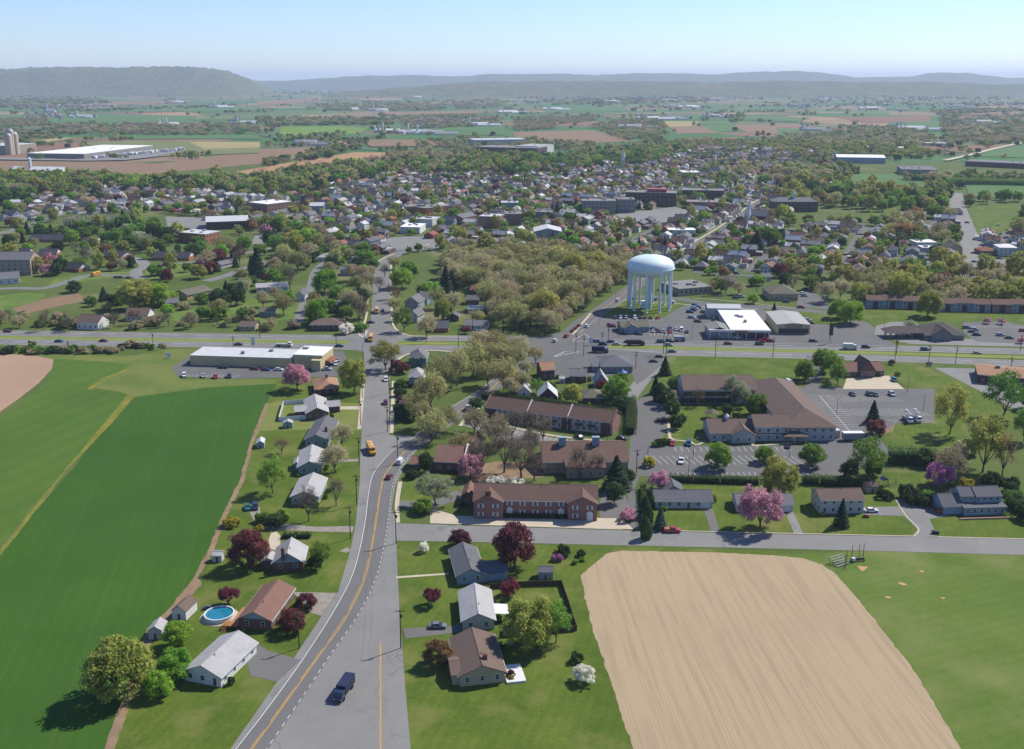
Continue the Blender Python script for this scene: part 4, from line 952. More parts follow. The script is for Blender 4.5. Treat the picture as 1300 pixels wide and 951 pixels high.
for e in ((.2, 3.6, L*.38, 10.5, 5.4, 1.9, 'gable', 'x'), (L*.38+.02, 3.0, L-.1, 10.5, 5.4, 2.0, 'gable', 'x')): wall_bm(wb, *e); roof_bm(rb, e[0], e[1], e[2], e[3], e[4], e[5], e[6], e[7], .3)
wb.build('upper_wall', [WALL['blue']]*2, r); rb.build('upper_roof', ROOF['slate'], r)
for i, x in enumerate(np.linspace(1.5, L-1.5, 6)): link('window', window_mesh(1.3, 1.0), r, (x, 3.55 if x < L*.38 else 2.95, 4.0), 0)
b = MB(); b.box(-3, -3.2, .0, L+1, -2.7, .55); b.build('garden_wall', plain('brick_edging', C(190, 150, 132), .9), r)
shed('garden_shed', 'tan shed with brown roof behind the maroon-roofed house', '', (1100, 626), (1114.5, 626), 4, h=2.3, rh=1.2, ridge='x', wall='tan', roof='mauve')
# ------------------------------------------------------------------ brick apartment block with white window shutters
a, ang, L, D = frame3((602, 654.5), (757.6, 657.5), depth=12.5)
house('brick_apartments', 'long two-storey brick apartment house with brown roof and white shutters', 'the long brick apartments', (602, 654.5), (757.6, 657.5), depth=12.5, h=5.9, rh=3.0, ridge='x', wall='red', roof='redbrown', floors=2, step=3.9, shut=True, sides='lr', cat='apartment house')
r = bpy.data.objects['brick_apartments']
wb = MB(); rb = MB()
for x0, x1 in ((0.02, 9.6), (L-9.6, L-.02)): wall_bm(wb, x0, -2.4, x1, 6.0, 5.9, 2.4, 'gable', 'y'); roof_bm(rb, x0, -2.4, x1, 6.0, 5.93, 2.4, 'gable', 'y', .35)
wo = wb.build('wing_wall', [WALL['red']]*2, r); ro = rb.build('wing_roof', ROOF['redbrown'], r)
for x0 in (0, L-9.6):
    for fl in range(2):
        for q in (2.4, 7.2):
            if fl == 0 and x0 > 0 and q > 5: continue
            link('window', window_mesh(1.1, 1.35, True), r, (x0+q, -2.42, 1.0+fl*2.9), 0)
nw = int((L-19.2)/3.9)
for fl in range(2):
    for i in range(nw):
        x = 9.6+(L-19.2)*(i+.5)/nw
        if fl == 0 and i in (0, nw-1): continue
        link('window', window_mesh(1.1, 1.35, True), r, (x, 0, 1.0+fl*2.9), 0)
def portal(x, y):
    b = MB(); b.box(-1.0, -.25, 0, 1.0, .03, 2.6, 0); b.prism([(-1.25, 2.6), (1.25, 2.6), (0, 3.5)], -.35, .03, 0); b.box(-.5, -.3, .1, .5, -.24, 2.2, 1); o = b.build('doorway', [M['white'], M['white']], r); o.location = (x, y, 0)
portal(9.6+(L-19.2)*.5/nw, 0); portal(9.6+(L-19.2)*(nw-.5)/nw, 0); portal(L-2.4, -2.4)
for x in (4.3, 5.3): chimney(r, x, -1.9, 8.0, 1.6, .45)
house('brick_annex', 'small brick annex with brown gable roof joined left of the long apartments', 'the small brick annex', (586, 640.5), (600, 641), depth=9, h=3.2, rh=1.6, ridge='y', wall='brown', roof='brown', sides='f', step=2.5)
# brown-roofed hall behind it
a, ang, L, D = frame3((690, 598), (797, 597), depth=14)
r, L, D = house('meeting_hall', 'broad brown-roofed building with two grey roof cupolas behind the brick apartments', 'the brown-roofed hall', (690, 601), (797, 600), depth=22, h=4.5, rh=3.6, ridge='x', wall='stone', roof='redbrown', sides='flr', step=3.2, cat='apartment house', extra=[(8, -5, 22, 0.1, 4.0, 1.0, 'shed', 'x')])
for x in (7.5, 20):
    b = MB(); b.box(x-1.3, D/2-2.6, 7.0, x+1.3, D/2-.4, 10.6, 0); b.slab([(x-1.45, D/2-2.8, 10.8), (x+1.45, D/2-2.8, 10.8), (x+1.45, D/2-.2, 10.5), (x-1.45, D/2-.2, 10.5)], .2); b.build('cupola', WALL['blue'], r)
# L: long brown-roofed row north-west of the lot
r, L, D = house('apartment_row', 'long two-storey apartment row with brown roof behind bare street trees', 'the long apartment row', (616, 532), (777, 552.5), depth=11.5, h=5.6, rh=3.0, ridge='x', wall='palegrey', roof='redbrown', floors=2, step=2.6, sides='fl', cat='apartment house', o=.5)
for k in (0, .34, .66, 1):
    b = MB(); x = L*k; b.prism([(-.35, 0), (D+.35, 0), (D+.35, 5.9), (D/2, 9.3), (-.35, 5.9)], x-.16, x+.16, ax='x'); b.build('party_wall', WALL['red'] if k in (0, 1) else M['white'], r)
for k in range(10):
    if k % 3 == 0: b = MB(); x = L*(k+.5)/10; b.box(x-2, -.25, 0, x+2, -.02, 5.4); b.build('brick_panel', WALL['brown'], r)
    b = MB(); x = L*(k+.5)/10; b.box(x-1.7, -1.3, 2.75, x+1.7, -.02, 2.95); b.box(x-1.7, -1.34, 2.95, x+1.7, -1.28, 3.8); b.build('balcony', M['dark_metal'], r)
# offices / care home complex
F = dict(wall='palegrey', roof='brown')
r, L, D = house('care_home', 'large brown-roofed two-storey building around a green courtyard', 'the brown-roofed care home', (868, 512.5), (960, 512.5), depth=20, h=6.6, rh=3.8, ridge='x', wall='palegrey', roof='mauve', floors=2, step=2.6, sides='fl', cat='office building', frame='dark')
b = MB()
for x in np.linspace(1, L*.62, 9): b.box(x-1.15, -.1, .3, x+1.15, -.02, 2.8); b.box(x-1.15, -.1, 3.4, x+1.15, -.02, 5.6)
b.build('window_wall', M['glass'], r)
wb = MB(); rb = MB()
ax, ay = G(868, 512.5)
def loc(px, py): x, y = G(px, py); return x-ax, y-ay
# diagonal wing towards the car park
p0 = Vector(loc(950, 500)); p1 = Vector(loc(1000, 560))
u = (p1-p0); Lw = u.length; u.normalize(); v = Vector((-u.y, u.x))
if v.x < 0: v = -v
wing = link('wing', None, r, (p0.x, p0.y, 0), math.atan2(u.y, u.x)); 
wall_bm(wb, 0, -1, Lw, 19, 6.0, 4.6, 'hip', 'x'); roof_bm(rb, 0, -1, Lw, 19, 6.0, 4.6, 'hip', 'x', .8)
wall_bm(wb, 6, 16, Lw-3, 22, 3.2, 1.6, 'shed', 'x')
wb.build('wing_wall', [WALL['palegrey']]*2, wing); rb.build('wing_roof', ROOF['mauve'], wing)
put_windows(wing, Lw, 19, math.pi, Lw, 1, 3.2); put_windows(wing, Lw, -1, math.pi/2, 20, 2, 3.0, winz if 0 else False)
r2, L, D = house('office_block', 'two-storey cream office block with brown roof facing the car park', 'the two-storey cream office', (958, 560), (1003, 560), depth=13, h=6.2, rh=2.8, ridge='x', wall='palegrey', roof='mauve', floors=2, step=3.2, sides='fr', cat='office building')
b = MB(); b.box(-.1, -.12, 3.1, L+.1, -.02, 3.4); b.build('trim_band', M['dark_metal'], r2)
b = MB(); roof_bm(b, L-3, -3, L+6, 4, 2.9, 1.4, 'hip', 'y', .4); b.build('porch_roof', ROOF['mauve'], r2)
for x, y in ((L+5.5, -2.6), (L+1, -2.6), (L+5.5, 3)): b = MB(); b.box(x-.15, y-.15, 0, x+.15, y+.15, 3); b.build('porch_column', M['white'], r2)
r2, L, D = house('office_wing', 'single-storey office wing with brown roof, cupola and a gabled entrance', 'the office wing with a cupola', (901, 560), (957.8, 560), depth=15, h=3.6, rh=3.2, ridge='x', wall='palegrey', roof='mauve', step=3.2, sides='flr', cat='office building', extra=[(8.5, -2.5, 17.5, 7, 3.5, 2.6, 'gable', 'y')])
b = MB(); b.box(7.2, 6.8, 6.4, 8.6, 8.2, 8.0); b.lathe([(1.1, 8.0), (.02, 9.2)], 8, cx=7.9, cy=7.5); b.build('cupola', M['white'], r2)
house('care_annex', 'small brown-roofed annex behind dark cedars left of the care home', 'the brown-roofed annex', (842, 514), (862, 513.5), depth=9, h=3.4, rh=1.8, ridge='x', **F, step=2.6, sides='f')
# bank-like building with front gable, brick shop at right
r, L, D = house('brick_bank', 'low brick building with a steep central gable and tan-brown roof', 'the brick building with a steep gable', (1075, 479), (1122, 477.5), depth=11, h=3.2, rh=2.6, ridge='x', wall='brown', roof='tan' if 0 else 'brown', step=2.6, sides='flr', cat='bank')
wb = MB(); rb = MB(); wall_bm(wb, L*.32, -1.5, L*.72, 9, 3.3, 5.2, 'gable', 'y'); roof_bm(rb, L*.32, -1.5, L*.72, 9, 3.33, 5.2, 'gable', 'y', .5); wb.build('gable_wall', [WALL['brown']]*2, r); rb.build('gable_roof', ROOF['brown'], r)
for x in np.linspace(L*.38, L*.66, 4): link('window', window_mesh(1.2, 2.2), r, (x, -1.52, .8), 0)
r, L, D = house('brick_shop', 'low brick shop with flat-pitched tan roof and rooftop units at the right edge', 'the low brick shop', (1241, 486), (1330, 494), depth=20, h=4.2, rh=1.6, kind='hip', ridge='x', wall='dark', roof='tan', step=4, sides='fl', cat='shop')
for x in (9, 22): b = MB(); b.box(x-1, 9, 5.6, x+1, 11, 6.9); b.build('rooftop_unit', M['metal'], r)
# ------------------------------------------------------------------ market and shops on the highway
def block(name, label, short, FL, FR, depth, h, wall, roof='flatgrey', side_wall=None, cat='building', windows=None, units=2, kind='flat', rh=0, ridge='x', parapet=True, lm=True, group=None):
    """flat-roofed building; windows = (floors, step, w, h)"""
    a, ang, L, D = frame3(FL, FR, depth=depth); root = link(name, None, None, (a.x, a.y, 0), ang); tag(root, label, cat, group)
    wb = MB(); rb = MB(); wall_bm(wb, 0, 0, L, D, h, rh, kind, ridge); roof_bm(rb, 0, 0, L, D, h, rh, kind, ridge, .3)
    wo = wb.build('wall', [WALL[wall]]*2, root); ro = rb.build('roof', ROOF[roof], root)
    rg = random.Random(len(name)*7+int(L))
    if kind == 'flat':
        for k in range(units):
            x, y, s = rg.uniform(.15, .85)*L, rg.uniform(.25, .75)*D, rg.uniform(.8, 1.7); b = MB(); b.box(x-s, y-s*.8, h+.3, x+s, y+s*.8, h+.3+rg.uniform(.9, 1.6)); b.build('rooftop_unit', M['metal'], ro)
    if windows:
        fl, st, ww, wh = windows; fh = h/fl
        if L*fl/st > 60: st = L*fl/60
        for i in range(int(fl)): 
            n = max(1, int(L/st))
            for k in range(n): link('window', window_mesh(ww, wh, False, 'white'), root, (L*(k+.5)/n, 0, i*fh+fh*.3), 0)
            n = max(1, int(D/st))
            for k in range(n): link('window', window_mesh(ww, wh, False, 'white'), root, (L, D*(k+.5)/n, i*fh+fh*.3), math.pi/2)
    ux = Vector((math.cos(ang), math.sin(ang))); uy = Vector((-ux.y, ux.x)); c = a+ux*L/2+uy*D/2
    BLD.append((a, ux, uy, L, D))
    if lm: landmark(short, c.x, c.y)
    return root, L, D
block('store_building', 'long low tan store with a flat white-grey roof beside the green field', 'the long low store', (242, 463.5), (371, 467.5), 17, 4.8, 'butter', 'silver', cat='store', units=2)
r, L, D = block('store_building', 'taller yellow block with flat white roof at the right end of the store', 'the yellow store block', (373, 467), (410, 468.5), 17, 6.6, 'butter', 'white', cat='store', units=1)
b = MB(); b.box(L*.7, -4, 0, L+.1, -.05, 5.2); b.slab([(L*.7-.1, -4.1, 5.4), (L+.2, -4.1, 5.4), (L+.2, 0, 5.4), (L*.7-.1, 0, 5.4)], .2); b.build('loading_bay', WALL['butter'], r)
b = MB(); b.slab([(L+.1, 4, 3.3), (L+4, 4, 2.9), (L+4, 13, 2.9), (L+.1, 13, 3.3)], .2); b.build('awning', ROOF['rust'], r)
r, L, D = block('supermarket', 'white flat-roofed supermarket with a dark-windowed front canopy', 'the white-roofed supermarket', (927, 430), (977, 430.6), 50, 5.0, 'palegrey', 'white', cat='supermarket', units=3)
b = MB(); b.box(-12, -1.5, 4.1, L+.4, -.05, 5.3, 0); b.build('canopy', M['white'], r)
b = MB()
for x in np.arange(-11.5, L, 5): b.box(x, -1.4, 0, x+.3, -1.1, 4.1)
b.build('column_row', M['white'], r); b = MB(); b.box(1, -.12, .3, L-1, -.03, 3.6); b.build('shop_window', M['glass'], r)
b = MB(); b.box(L*.1, -1.62, 4.3, L*.42, -1.52, 5.1); b.build('fascia_sign', carpaint('red'), r)
wb = MB(); wall_bm(wb, -12, 0, -.05, 16, 4.4, 0, 'flat', 'x'); roof_bm(wb, -12, 0, -.05, 16, 4.4, 2.0, 'gable', 'y', .2, m=1); wb.build('side_wing', [WALL['grey'], ROOF['flatgrey']], r)
wb = MB(); wall_bm(wb, -6, 50.1, 14, 61, 6.2, 0, 'flat', 'x'); roof_bm(wb, -6, 50.1, 14, 61, 6.2, 1.5, 'gable', 'x', .2, m=1); wb.build('stock_room', [WALL['palegrey'], ROOF['silver']], r)
r, L, D = block('retail_store', 'tan flat-roofed store with a brown sign band right of the supermarket', 'the tan flat-roofed store', (986, 423.8), (1028, 424.3), 33, 5.4, 'cream', 'pale', cat='store', units=0, kind='gable', rh=.9, ridge='y')
b = MB(); b.box(L*.25, -.3, 3.6, L*.75, -.05, 5.4); b.build('fascia_sign', plain('sign_tan', C(176, 150, 128)), r); b = MB(); b.box(1, -.14, .4, L-1, -.03, 3.2); b.build('shop_window', M['glass'], r)
house('brown_hall', 'brown hip-roofed hall with tan walls across the street from the supermarket', 'the brown hip-roofed hall', (977, 381.5), (1013, 381.5), depth=20, h=4.6, rh=4.2, kind='hip', ridge='x', wall='tan', roof='olive', step=3, sides='fr', cat='hall')
r, L, D = block('office_building', 'grey flat-roofed office with rooftop units behind the water tower', 'the grey office behind the tower', (862, 376), (904, 372.5), 26, 4.5, 'stone', 'flatgrey', cat='office building', windows=(1, 3.2, 1.8, 2.4), units=4)
r, L, D = house('petrol_station', 'small grey-roofed shop with a gabled white front in the tower car park', 'the small shop in the car park', (789, 422.5), (824, 421.5), depth=11, h=3.4, rh=2.0, ridge='x', wall='blue', roof='olive', cat='shop', step=3, sides='fr', extra=[(1, -3.5, 9, 5, 3.3, 2.2, 'gable', 'y')])
r, L, D = house('roadside_diner', 'dark grey hip-roofed diner below the highway junction', 'the grey hip-roofed diner', (764, 473.5), (803, 473), depth=18, h=3.6, rh=2.8, kind='hip', ridge='x', wall='grey', roof='slate', cat='restaurant', step=2.4, sides='flr', extra=[(-4, 2, 0.1, 12, 2.8, 1.2, 'shed', 'x')], o=.8)
r, L, D = house('bank_building', 'stone bank with sprawling dark brown hip roofs and a drive-through', 'the dark hip-roofed bank', (1174, 431.5), (1224, 431.5), depth=18, h=3.4, rh=4.4, kind='hip', ridge='x', wall='greystone', roof='umber', cat='bank', step=3, sides='fr', o=1.0, extra=[(3, -2, 14, 8, 3.4, 4.0, 'gable', 'y')])
rb = MB(); roof_bm(rb, -20, 2, 0, 12, 3.6, 2.6, 'hip', 'x', .6); rb.build('drive_through_roof', ROOF['umber'], r)
for x in (-18, -12, -6):
    for y in (3, 11): b = MB(); b.box(x-.3, y-.3, 0, x+.3, y+.3, 3.7); b.build('column', WALL['greystone'], r)
# townhouse rows
def townhouse(FLx, FLy, FRx, FRy, n, label, short, walls):
    a, ang, L, D = frame3((FLx, FLy), (FRx, FRy), depth=11); root = link('townhouse_row', None, None, (a.x, a.y, 0), ang); tag(root, label, 'townhouses')
    w_ = L/n
    for i in range(n):
        x0 = i*w_; dy = .8*(i % 2); z = 5.2+.3*(i % 2); wb = MB(); rb = MB(); wall_bm(wb, x0, dy, x0+w_-.02, D, z, 2.3, 'gable', 'x'); roof_bm(rb, x0+.02, dy, x0+w_-.04, D, z, 2.3, 'gable', 'x', .3)
        wb.build('wall', [WALL[walls[i % len(walls)]]]*2, root); rb.build('roof', ROOF['redbrown'], root)
        b = MB(); b.box(x0+w_*.36, dy-.08, 0, x0+w_*.66, dy+.05, 4.6); b.build('recessed_front', WALL['dark'], root)
        for q in (.18, .82): link('window', window_mesh(1.2, 1.5), root, (x0+w_*q, dy, 3.2), 0); link('window', window_mesh(1.2, 1.5), root, (x0+w_*q, dy, .8), 0)
    ux = Vector((math.cos(ang), math.sin(ang))); BLD.append((a, ux, Vector((-ux.y, ux.x)), L, D)); c = a+ux*L/2; landmark(short, c.x, c.y+5)
townhouse(1100, 391.5, 1166, 393, 3, 'left row of pale blue townhouses with maroon roofs above the lawn', 'the left townhouse row', ['blue'])
townhouse(1192, 395.5, 1257, 397, 3, 'middle row of pale blue townhouses with maroon roofs above the lawn', 'the middle townhouse row', ['blue'])
townhouse(1259, 397, 1335, 398.5, 3, 'right row of townhouses with maroon roofs and one red end wall', 'the right townhouse row', ['red', 'blue', 'blue'])
# ------------------------------------------------------------------ houses between the roads
for a_ in (('house', 'teal house with a steep grey hip roof beside the highway junction', 'the teal house', (519.5, 466), (541, 466), 12, 4.6, 3.2, 'hip', 'y', 'teal', 'grey', 2),
           ('house', 'grey two-storey house with a pale hip roof behind hedges on the straight road', 'the grey hip-roofed house', (519.5, 491), (538, 491), 11, 4.8, 2.6, 'hip', 'y', 'grey', 'pale', 2),
           ('brick_house', 'brown-roofed brick church hall with a tall white gable end', 'the hall with a white gable', (552, 598), (589, 600), 17, 4.0, 3.2, 'gable', 'x', 'brown', 'brown', 1),
           ('brick_house', 'small red-roofed brick house deep among the olive trees', 'the red-roofed house in the olive wood', (650, 396), (664, 396), 9, 3.4, 2.4, 'hip', 'x', 'brown', 'rust', 1),
           ('house', 'grey house with a blue-black gable behind the white-gabled hall', 'the blue-black gabled house', (590, 580), (606, 581), 13, 3.6, 2.6, 'gable', 'y', 'stone', 'brown', 1),
           ('garden_house', 'small brown-roofed garage beside the curving road', 'the small roadside garage', (522, 598), (534, 598), 8, 3, 1.4, 'gable', 'x', 'brown', 'brown', 1),
           ('brick_house', 'brick house with tan roof and white end wall below the junction', 'the tan-roofed brick house', (688, 482.5), (704, 481.5), 11, 5.0, 2.4, 'gable', 'x', 'brown', 'tan', 2),
           ('brick_house', 'brick bungalow with grey roof and white dormer below the junction', 'the brick bungalow', (723, 485.5), (744, 486), 9, 3.4, 2.2, 'gable', 'x', 'brown', 'grey', 1),
           ('house', 'white cottage with pale roof behind the long apartment row', 'the white cottage', (657, 505), (673, 505), 10, 3.0, 2.4, 'gable', 'y', 'white', 'pale', 1),
           ('house', 'white-gabled house with bright grey roof and a chimney behind the hedge', 'the white-gabled house', (684, 510), (707, 510), 10, 2.6, 3.8, 'gable', 'y', 'dark', 'silver', 1),
           ('house', 'dark house with brown hip roof beside the crimson maple', 'the dark hip-roofed house', (741, 512), (765, 512), 11, 2.8, 2.2, 'hip', 'x', 'brown', 'olive', 1),
           ('house', 'steep grey-roofed house below the diner', 'the steep grey-roofed house', (755, 494), (772, 494), 9, 3.2, 4.2, 'gable', 'y', 'grey', 'pale', 1),
           ('brick_cottage', 'brick cottage with steep dark roof and orange gable ends by the junction', 'the orange-gabled brick cottage', (552, 422), (569, 422), 8, 3.0, 3.0, 'gable', 'x', 'orange', 'slate', 1),
           ('house', 'blue-grey two-storey house with twin gables beside the straight road', 'the twin-gabled house', (514, 393), (531, 394), 12, 5.2, 3, 'gable', 'y', 'grey', 'grey', 2),
           ('house', 'narrow grey house in front of the twin-gabled house', 'the narrow grey house', (518, 409), (530, 410), 10, 4.6, 2.8, 'gable', 'y', 'palegrey', 'grey', 2),
           ('house', 'pale blue house with a white porch right of the twin-gabled house', 'the pale blue house', (530, 386), (542, 387), 10, 5, 2.6, 'gable', 'x', 'blue', 'grey', 2),
           ('garage_building', 'low garage with a bright white flat roof under the olive trees', 'the white flat-roofed garage', (594, 398), (614, 398), 9, 2.8, .4, 'shed', 'x', 'palegrey', 'silver', 1),
           ('brick_house', 'red-chimneyed house with dark roof behind the white flat-roofed garage', 'the red-chimneyed house', (592, 387), (608, 387), 9, 3.4, 2.0, 'gable', 'x', 'red', 'slate', 1),
           ('brick_house', 'red-roofed brick house among olive trees', 'the red-roofed brick house', (597, 376), (612, 376), 10, 4.4, 2.6, 'hip', 'x', 'brown', 'rust', 2),
           ('house', 'low dark house in the olive trees right of the brick cottage', 'the low dark house', (567, 408), (582, 408), 8, 3, 1.8, 'gable', 'y', 'dark', 'slate', 1),
           ('house', 'long grey-roofed house behind the alamo trees' if 0 else 'long grey-roofed house just above the highway', 'the long grey-roofed highway house', (590, 419), (618, 420), 10, 3, 2, 'gable', 'x', 'white', 'grey', 1),
           ('brick_house', 'wide brick house with brown roof on the corner above the highway', 'the wide brick corner house', (394, 420), (434, 420), 14, 3.6, 2.4, 'hip', 'x', 'dark', 'mauve', 1),
           ('house', 'blue-grey house with flat porch beside the straight road', 'the porch house', (428, 396), (441, 396), 10, 4.4, 2.2, 'gable', 'x', 'blue', 'grey', 2),
           ('house', 'white house with dark striped gable beside the straight road', 'the striped-gable house', (441, 338), (453, 339), 9, 3.8, 3.6, 'gable', 'y', 'white', 'slate', 1),
           ('house', 'grey-blue house with a teal awning beside the straight road', 'the teal-awning house', (432, 350), (452, 350), 9, 4.2, 1.4, 'gable', 'x', 'grey', 'blue', 2),
           ('house', 'white bungalow with a pinkish roof left of the straight road', 'the pinkish-roofed bungalow', (404, 332), (420, 332), 11, 3.4, 2.2, 'hip', 'x', 'white', 'pale', 1),
           ('barn_house', 'small grey barn with an orange door on the lawn above the highway', 'the small grey barn', (329, 402), (347, 402), 9, 3.2, 1.8, 'gable', 'x', 'grey', 'olive', 1),
           ('house', 'white L-shaped house with grey roof above the sloping lawn', 'the white L-shaped house', (326, 371.5), (366, 369.5), 12, 3.4, 1.8, 'gable', 'x', 'white', 'pale', 1),
           ('house', 'small white-ended house right of the L-shaped one', 'the small white-ended house', (375, 383), (387, 383), 12, 4.0, 2.6, 'gable', 'y', 'white', 'slate', 1),
           ('clubhouse', 'long low yellow building with grey roof on the slope', 'the long yellow building', (238, 381), (268, 374), 13, 3.6, 2.2, 'gable', 'x', 'yellow', 'olive', 1),
           ('house', 'yellow cottage with grey roof below the long yellow building', 'the yellow cottage', (211, 391), (227, 390), 9, 3.2, 2.2, 'gable', 'x', 'yellow', 'grey', 1),
           ('house', 'grey-roofed ranch house on the side road in the north-west', 'the north-west ranch house', (281, 341), (302, 336), 9, 3, 1.6, 'gable', 'x', 'palegrey', 'grey', 1),
           ('house', 'reddish-roofed house beside the crimson tree', 'the reddish-roofed house', (252, 345), (268, 345), 11, 3, 2.0, 'hip', 'x', 'tan', 'rust', 1),
           ('house', 'orange-roofed bungalow behind the dark conifers', 'the orange-roofed bungalow', (338, 339), (354, 339), 11, 3, 2.0, 'hip', 'x', 'brown', 'rust', 1),
           ('old_barn', 'weathered brown-roofed barn with a white gable beside the highway', 'the barn beside the highway', (98, 418), (125, 419), 12, 4.2, 3.4, 'gable', 'x', 'white', 'mauve', 1),
           ('old_barn', 'brown-roofed farmhouse with a white gable under bare trees', 'the farmhouse under bare trees', (160, 408), (188, 408), 11, 4.0, 3.0, 'gable', 'x', 'white', 'mauve', 1),
           ('brick_house', 'brick ranch with red roof on the slope above the highway', 'the red-roofed ranch', (304, 420), (324, 420), 9, 2.8, 1.8, 'gable', 'x', 'tan', 'mauve', 1),
           ('white_house', 'tall white house with balconied front at the right-hand road', 'the tall white house', (1268, 325), (1290, 325.5), 16, 7, 2.0, 'hip', 'x', 'white', 'white', 2),
           ('brick_house', 'wide brick house with red-brown roof beside the tall white house', 'the wide red-brown house', (1245, 323.5), (1265, 323.5), 13, 3.4, 2.6, 'hip', 'x', 'red', 'rust', 1),
           ('house', 'grey-roofed house left of the right-hand road', 'the grey house by the wide road', (1203, 324), (1221, 324), 16, 5, 4.6, 'gable', 'y', 'tan', 'olive', 1),
           ('house', 'pale green cottage with dark gable behind the bare trees', 'the pale green cottage', (1067, 355), (1081, 355), 13, 5.4, 3.4, 'gable', 'y', 'white', 'grey', 2),
           ('house', 'white two-storey house with grey gable right of the pale green cottage', 'the white gabled house', (1087, 355), (1103, 355), 12, 5.4, 3.4, 'gable', 'y', 'white', 'grey', 2),
           ('house', 'brown-roofed brick house above the left townhouse row', 'the brown-roofed brick house', (1123, 358), (1142, 358), 13, 4, 3, 'gable', 'x', 'brown', 'mauve', 1),
           ('house', 'tan cottage with peach gable left of the small car park', 'the tan peach-gabled cottage', (914, 363), (933, 363), 10, 3.4, 2.4, 'gable', 'x', 'tan', 'olive', 1),
           ('house', 'low grey house with white end in the lane behind the brown hall', 'the low grey lane house', (968, 357), (979, 357), 9, 3.2, 2, 'gable', 'x', 'white', 'grey', 1)):
    nm, lb, sh_, fl_, fr_, dp, h_, rh_, kd, rd, wl_, rf_, flr = a_
    house(nm, lb, sh_, fl_, fr_, depth=dp, h=h_, rh=rh_, kind=kd, ridge=rd, wall=wl_, roof=rf_, floors=flr, sides='fr' if fl_[1] > 430 else 'f', step=3.0)
# left hillside: apartment house and brick-ended rows
block('retirement_home', 'four-storey stone apartment house with grey-brown roof at the left edge', 'the four-storey apartment house', (-70, 349.5), (40, 349.5), 17, 11.5, 'stone', 'grey', cat='apartment house', windows=(4, 4.4, 1.5, 1.6), kind='gable', rh=4.6, ridge='x')
house('white_hall', 'low white hall with grey roof in front of the four-storey apartment house', 'the low white hall', (-30, 363.5), (25, 359.5), depth=14, h=4, rh=3.4, ridge='x', wall='white', roof='grey', cat='hall', step=4, sides='fr')
for i, (fl, fr, dp) in enumerate((((37, 307.5), (87, 307.5), 14), ((49, 327), (72, 326.5), 13), ((100, 346), (114, 343), 26), ((127, 328), (154, 330.5), 14), ((194, 330.5), (240, 331), 13), ((8, 326), (36, 326), 13), ((104, 311), (122, 311), 14), ((1193, 273), (1222, 273), 18))):
    house('brick_row_house', ['long black-roofed brick row with two white strips below the cemetery', 'short black-roofed brick row left of the magenta tree', 'slanting black-roofed brick row beside the curving lane', 'black-roofed row right of the slanting one', 'long black-roofed row right of the hilltop lane', 'black-roofed row behind the four-storey apartment house', 'black-roofed house below the dark conifers', 'dark barn-like house in the meadow at the upper right'][i],
          ['the long black-roofed row', 'the short black-roofed row', 'the slanting black-roofed row', 'the black-roofed row by the lane', 'the hilltop black-roofed row', 'the black-roofed row behind', 'the black-roofed house', 'the dark meadow barn'][i], fl, fr, depth=dp, h=2.8, rh=3.2, ridge='x' if i != 2 else 'y', wall='orange' if i < 6 else 'grey', gable='white', roof='black', cat='row houses', step=4, sides='f')
r = next(o for o in COL.objects if o.get('label', '').startswith('brown-roofed brick church hall'))
b = MB(); L_ = 10.62; b.prism([(-.6, 0), (17.6, 0), (17.6, 4.3), (8.5, 8.3), (-.6, 4.3)], L_, L_+.3, ax='x'); b.build('gable_wall', M['white'], r)
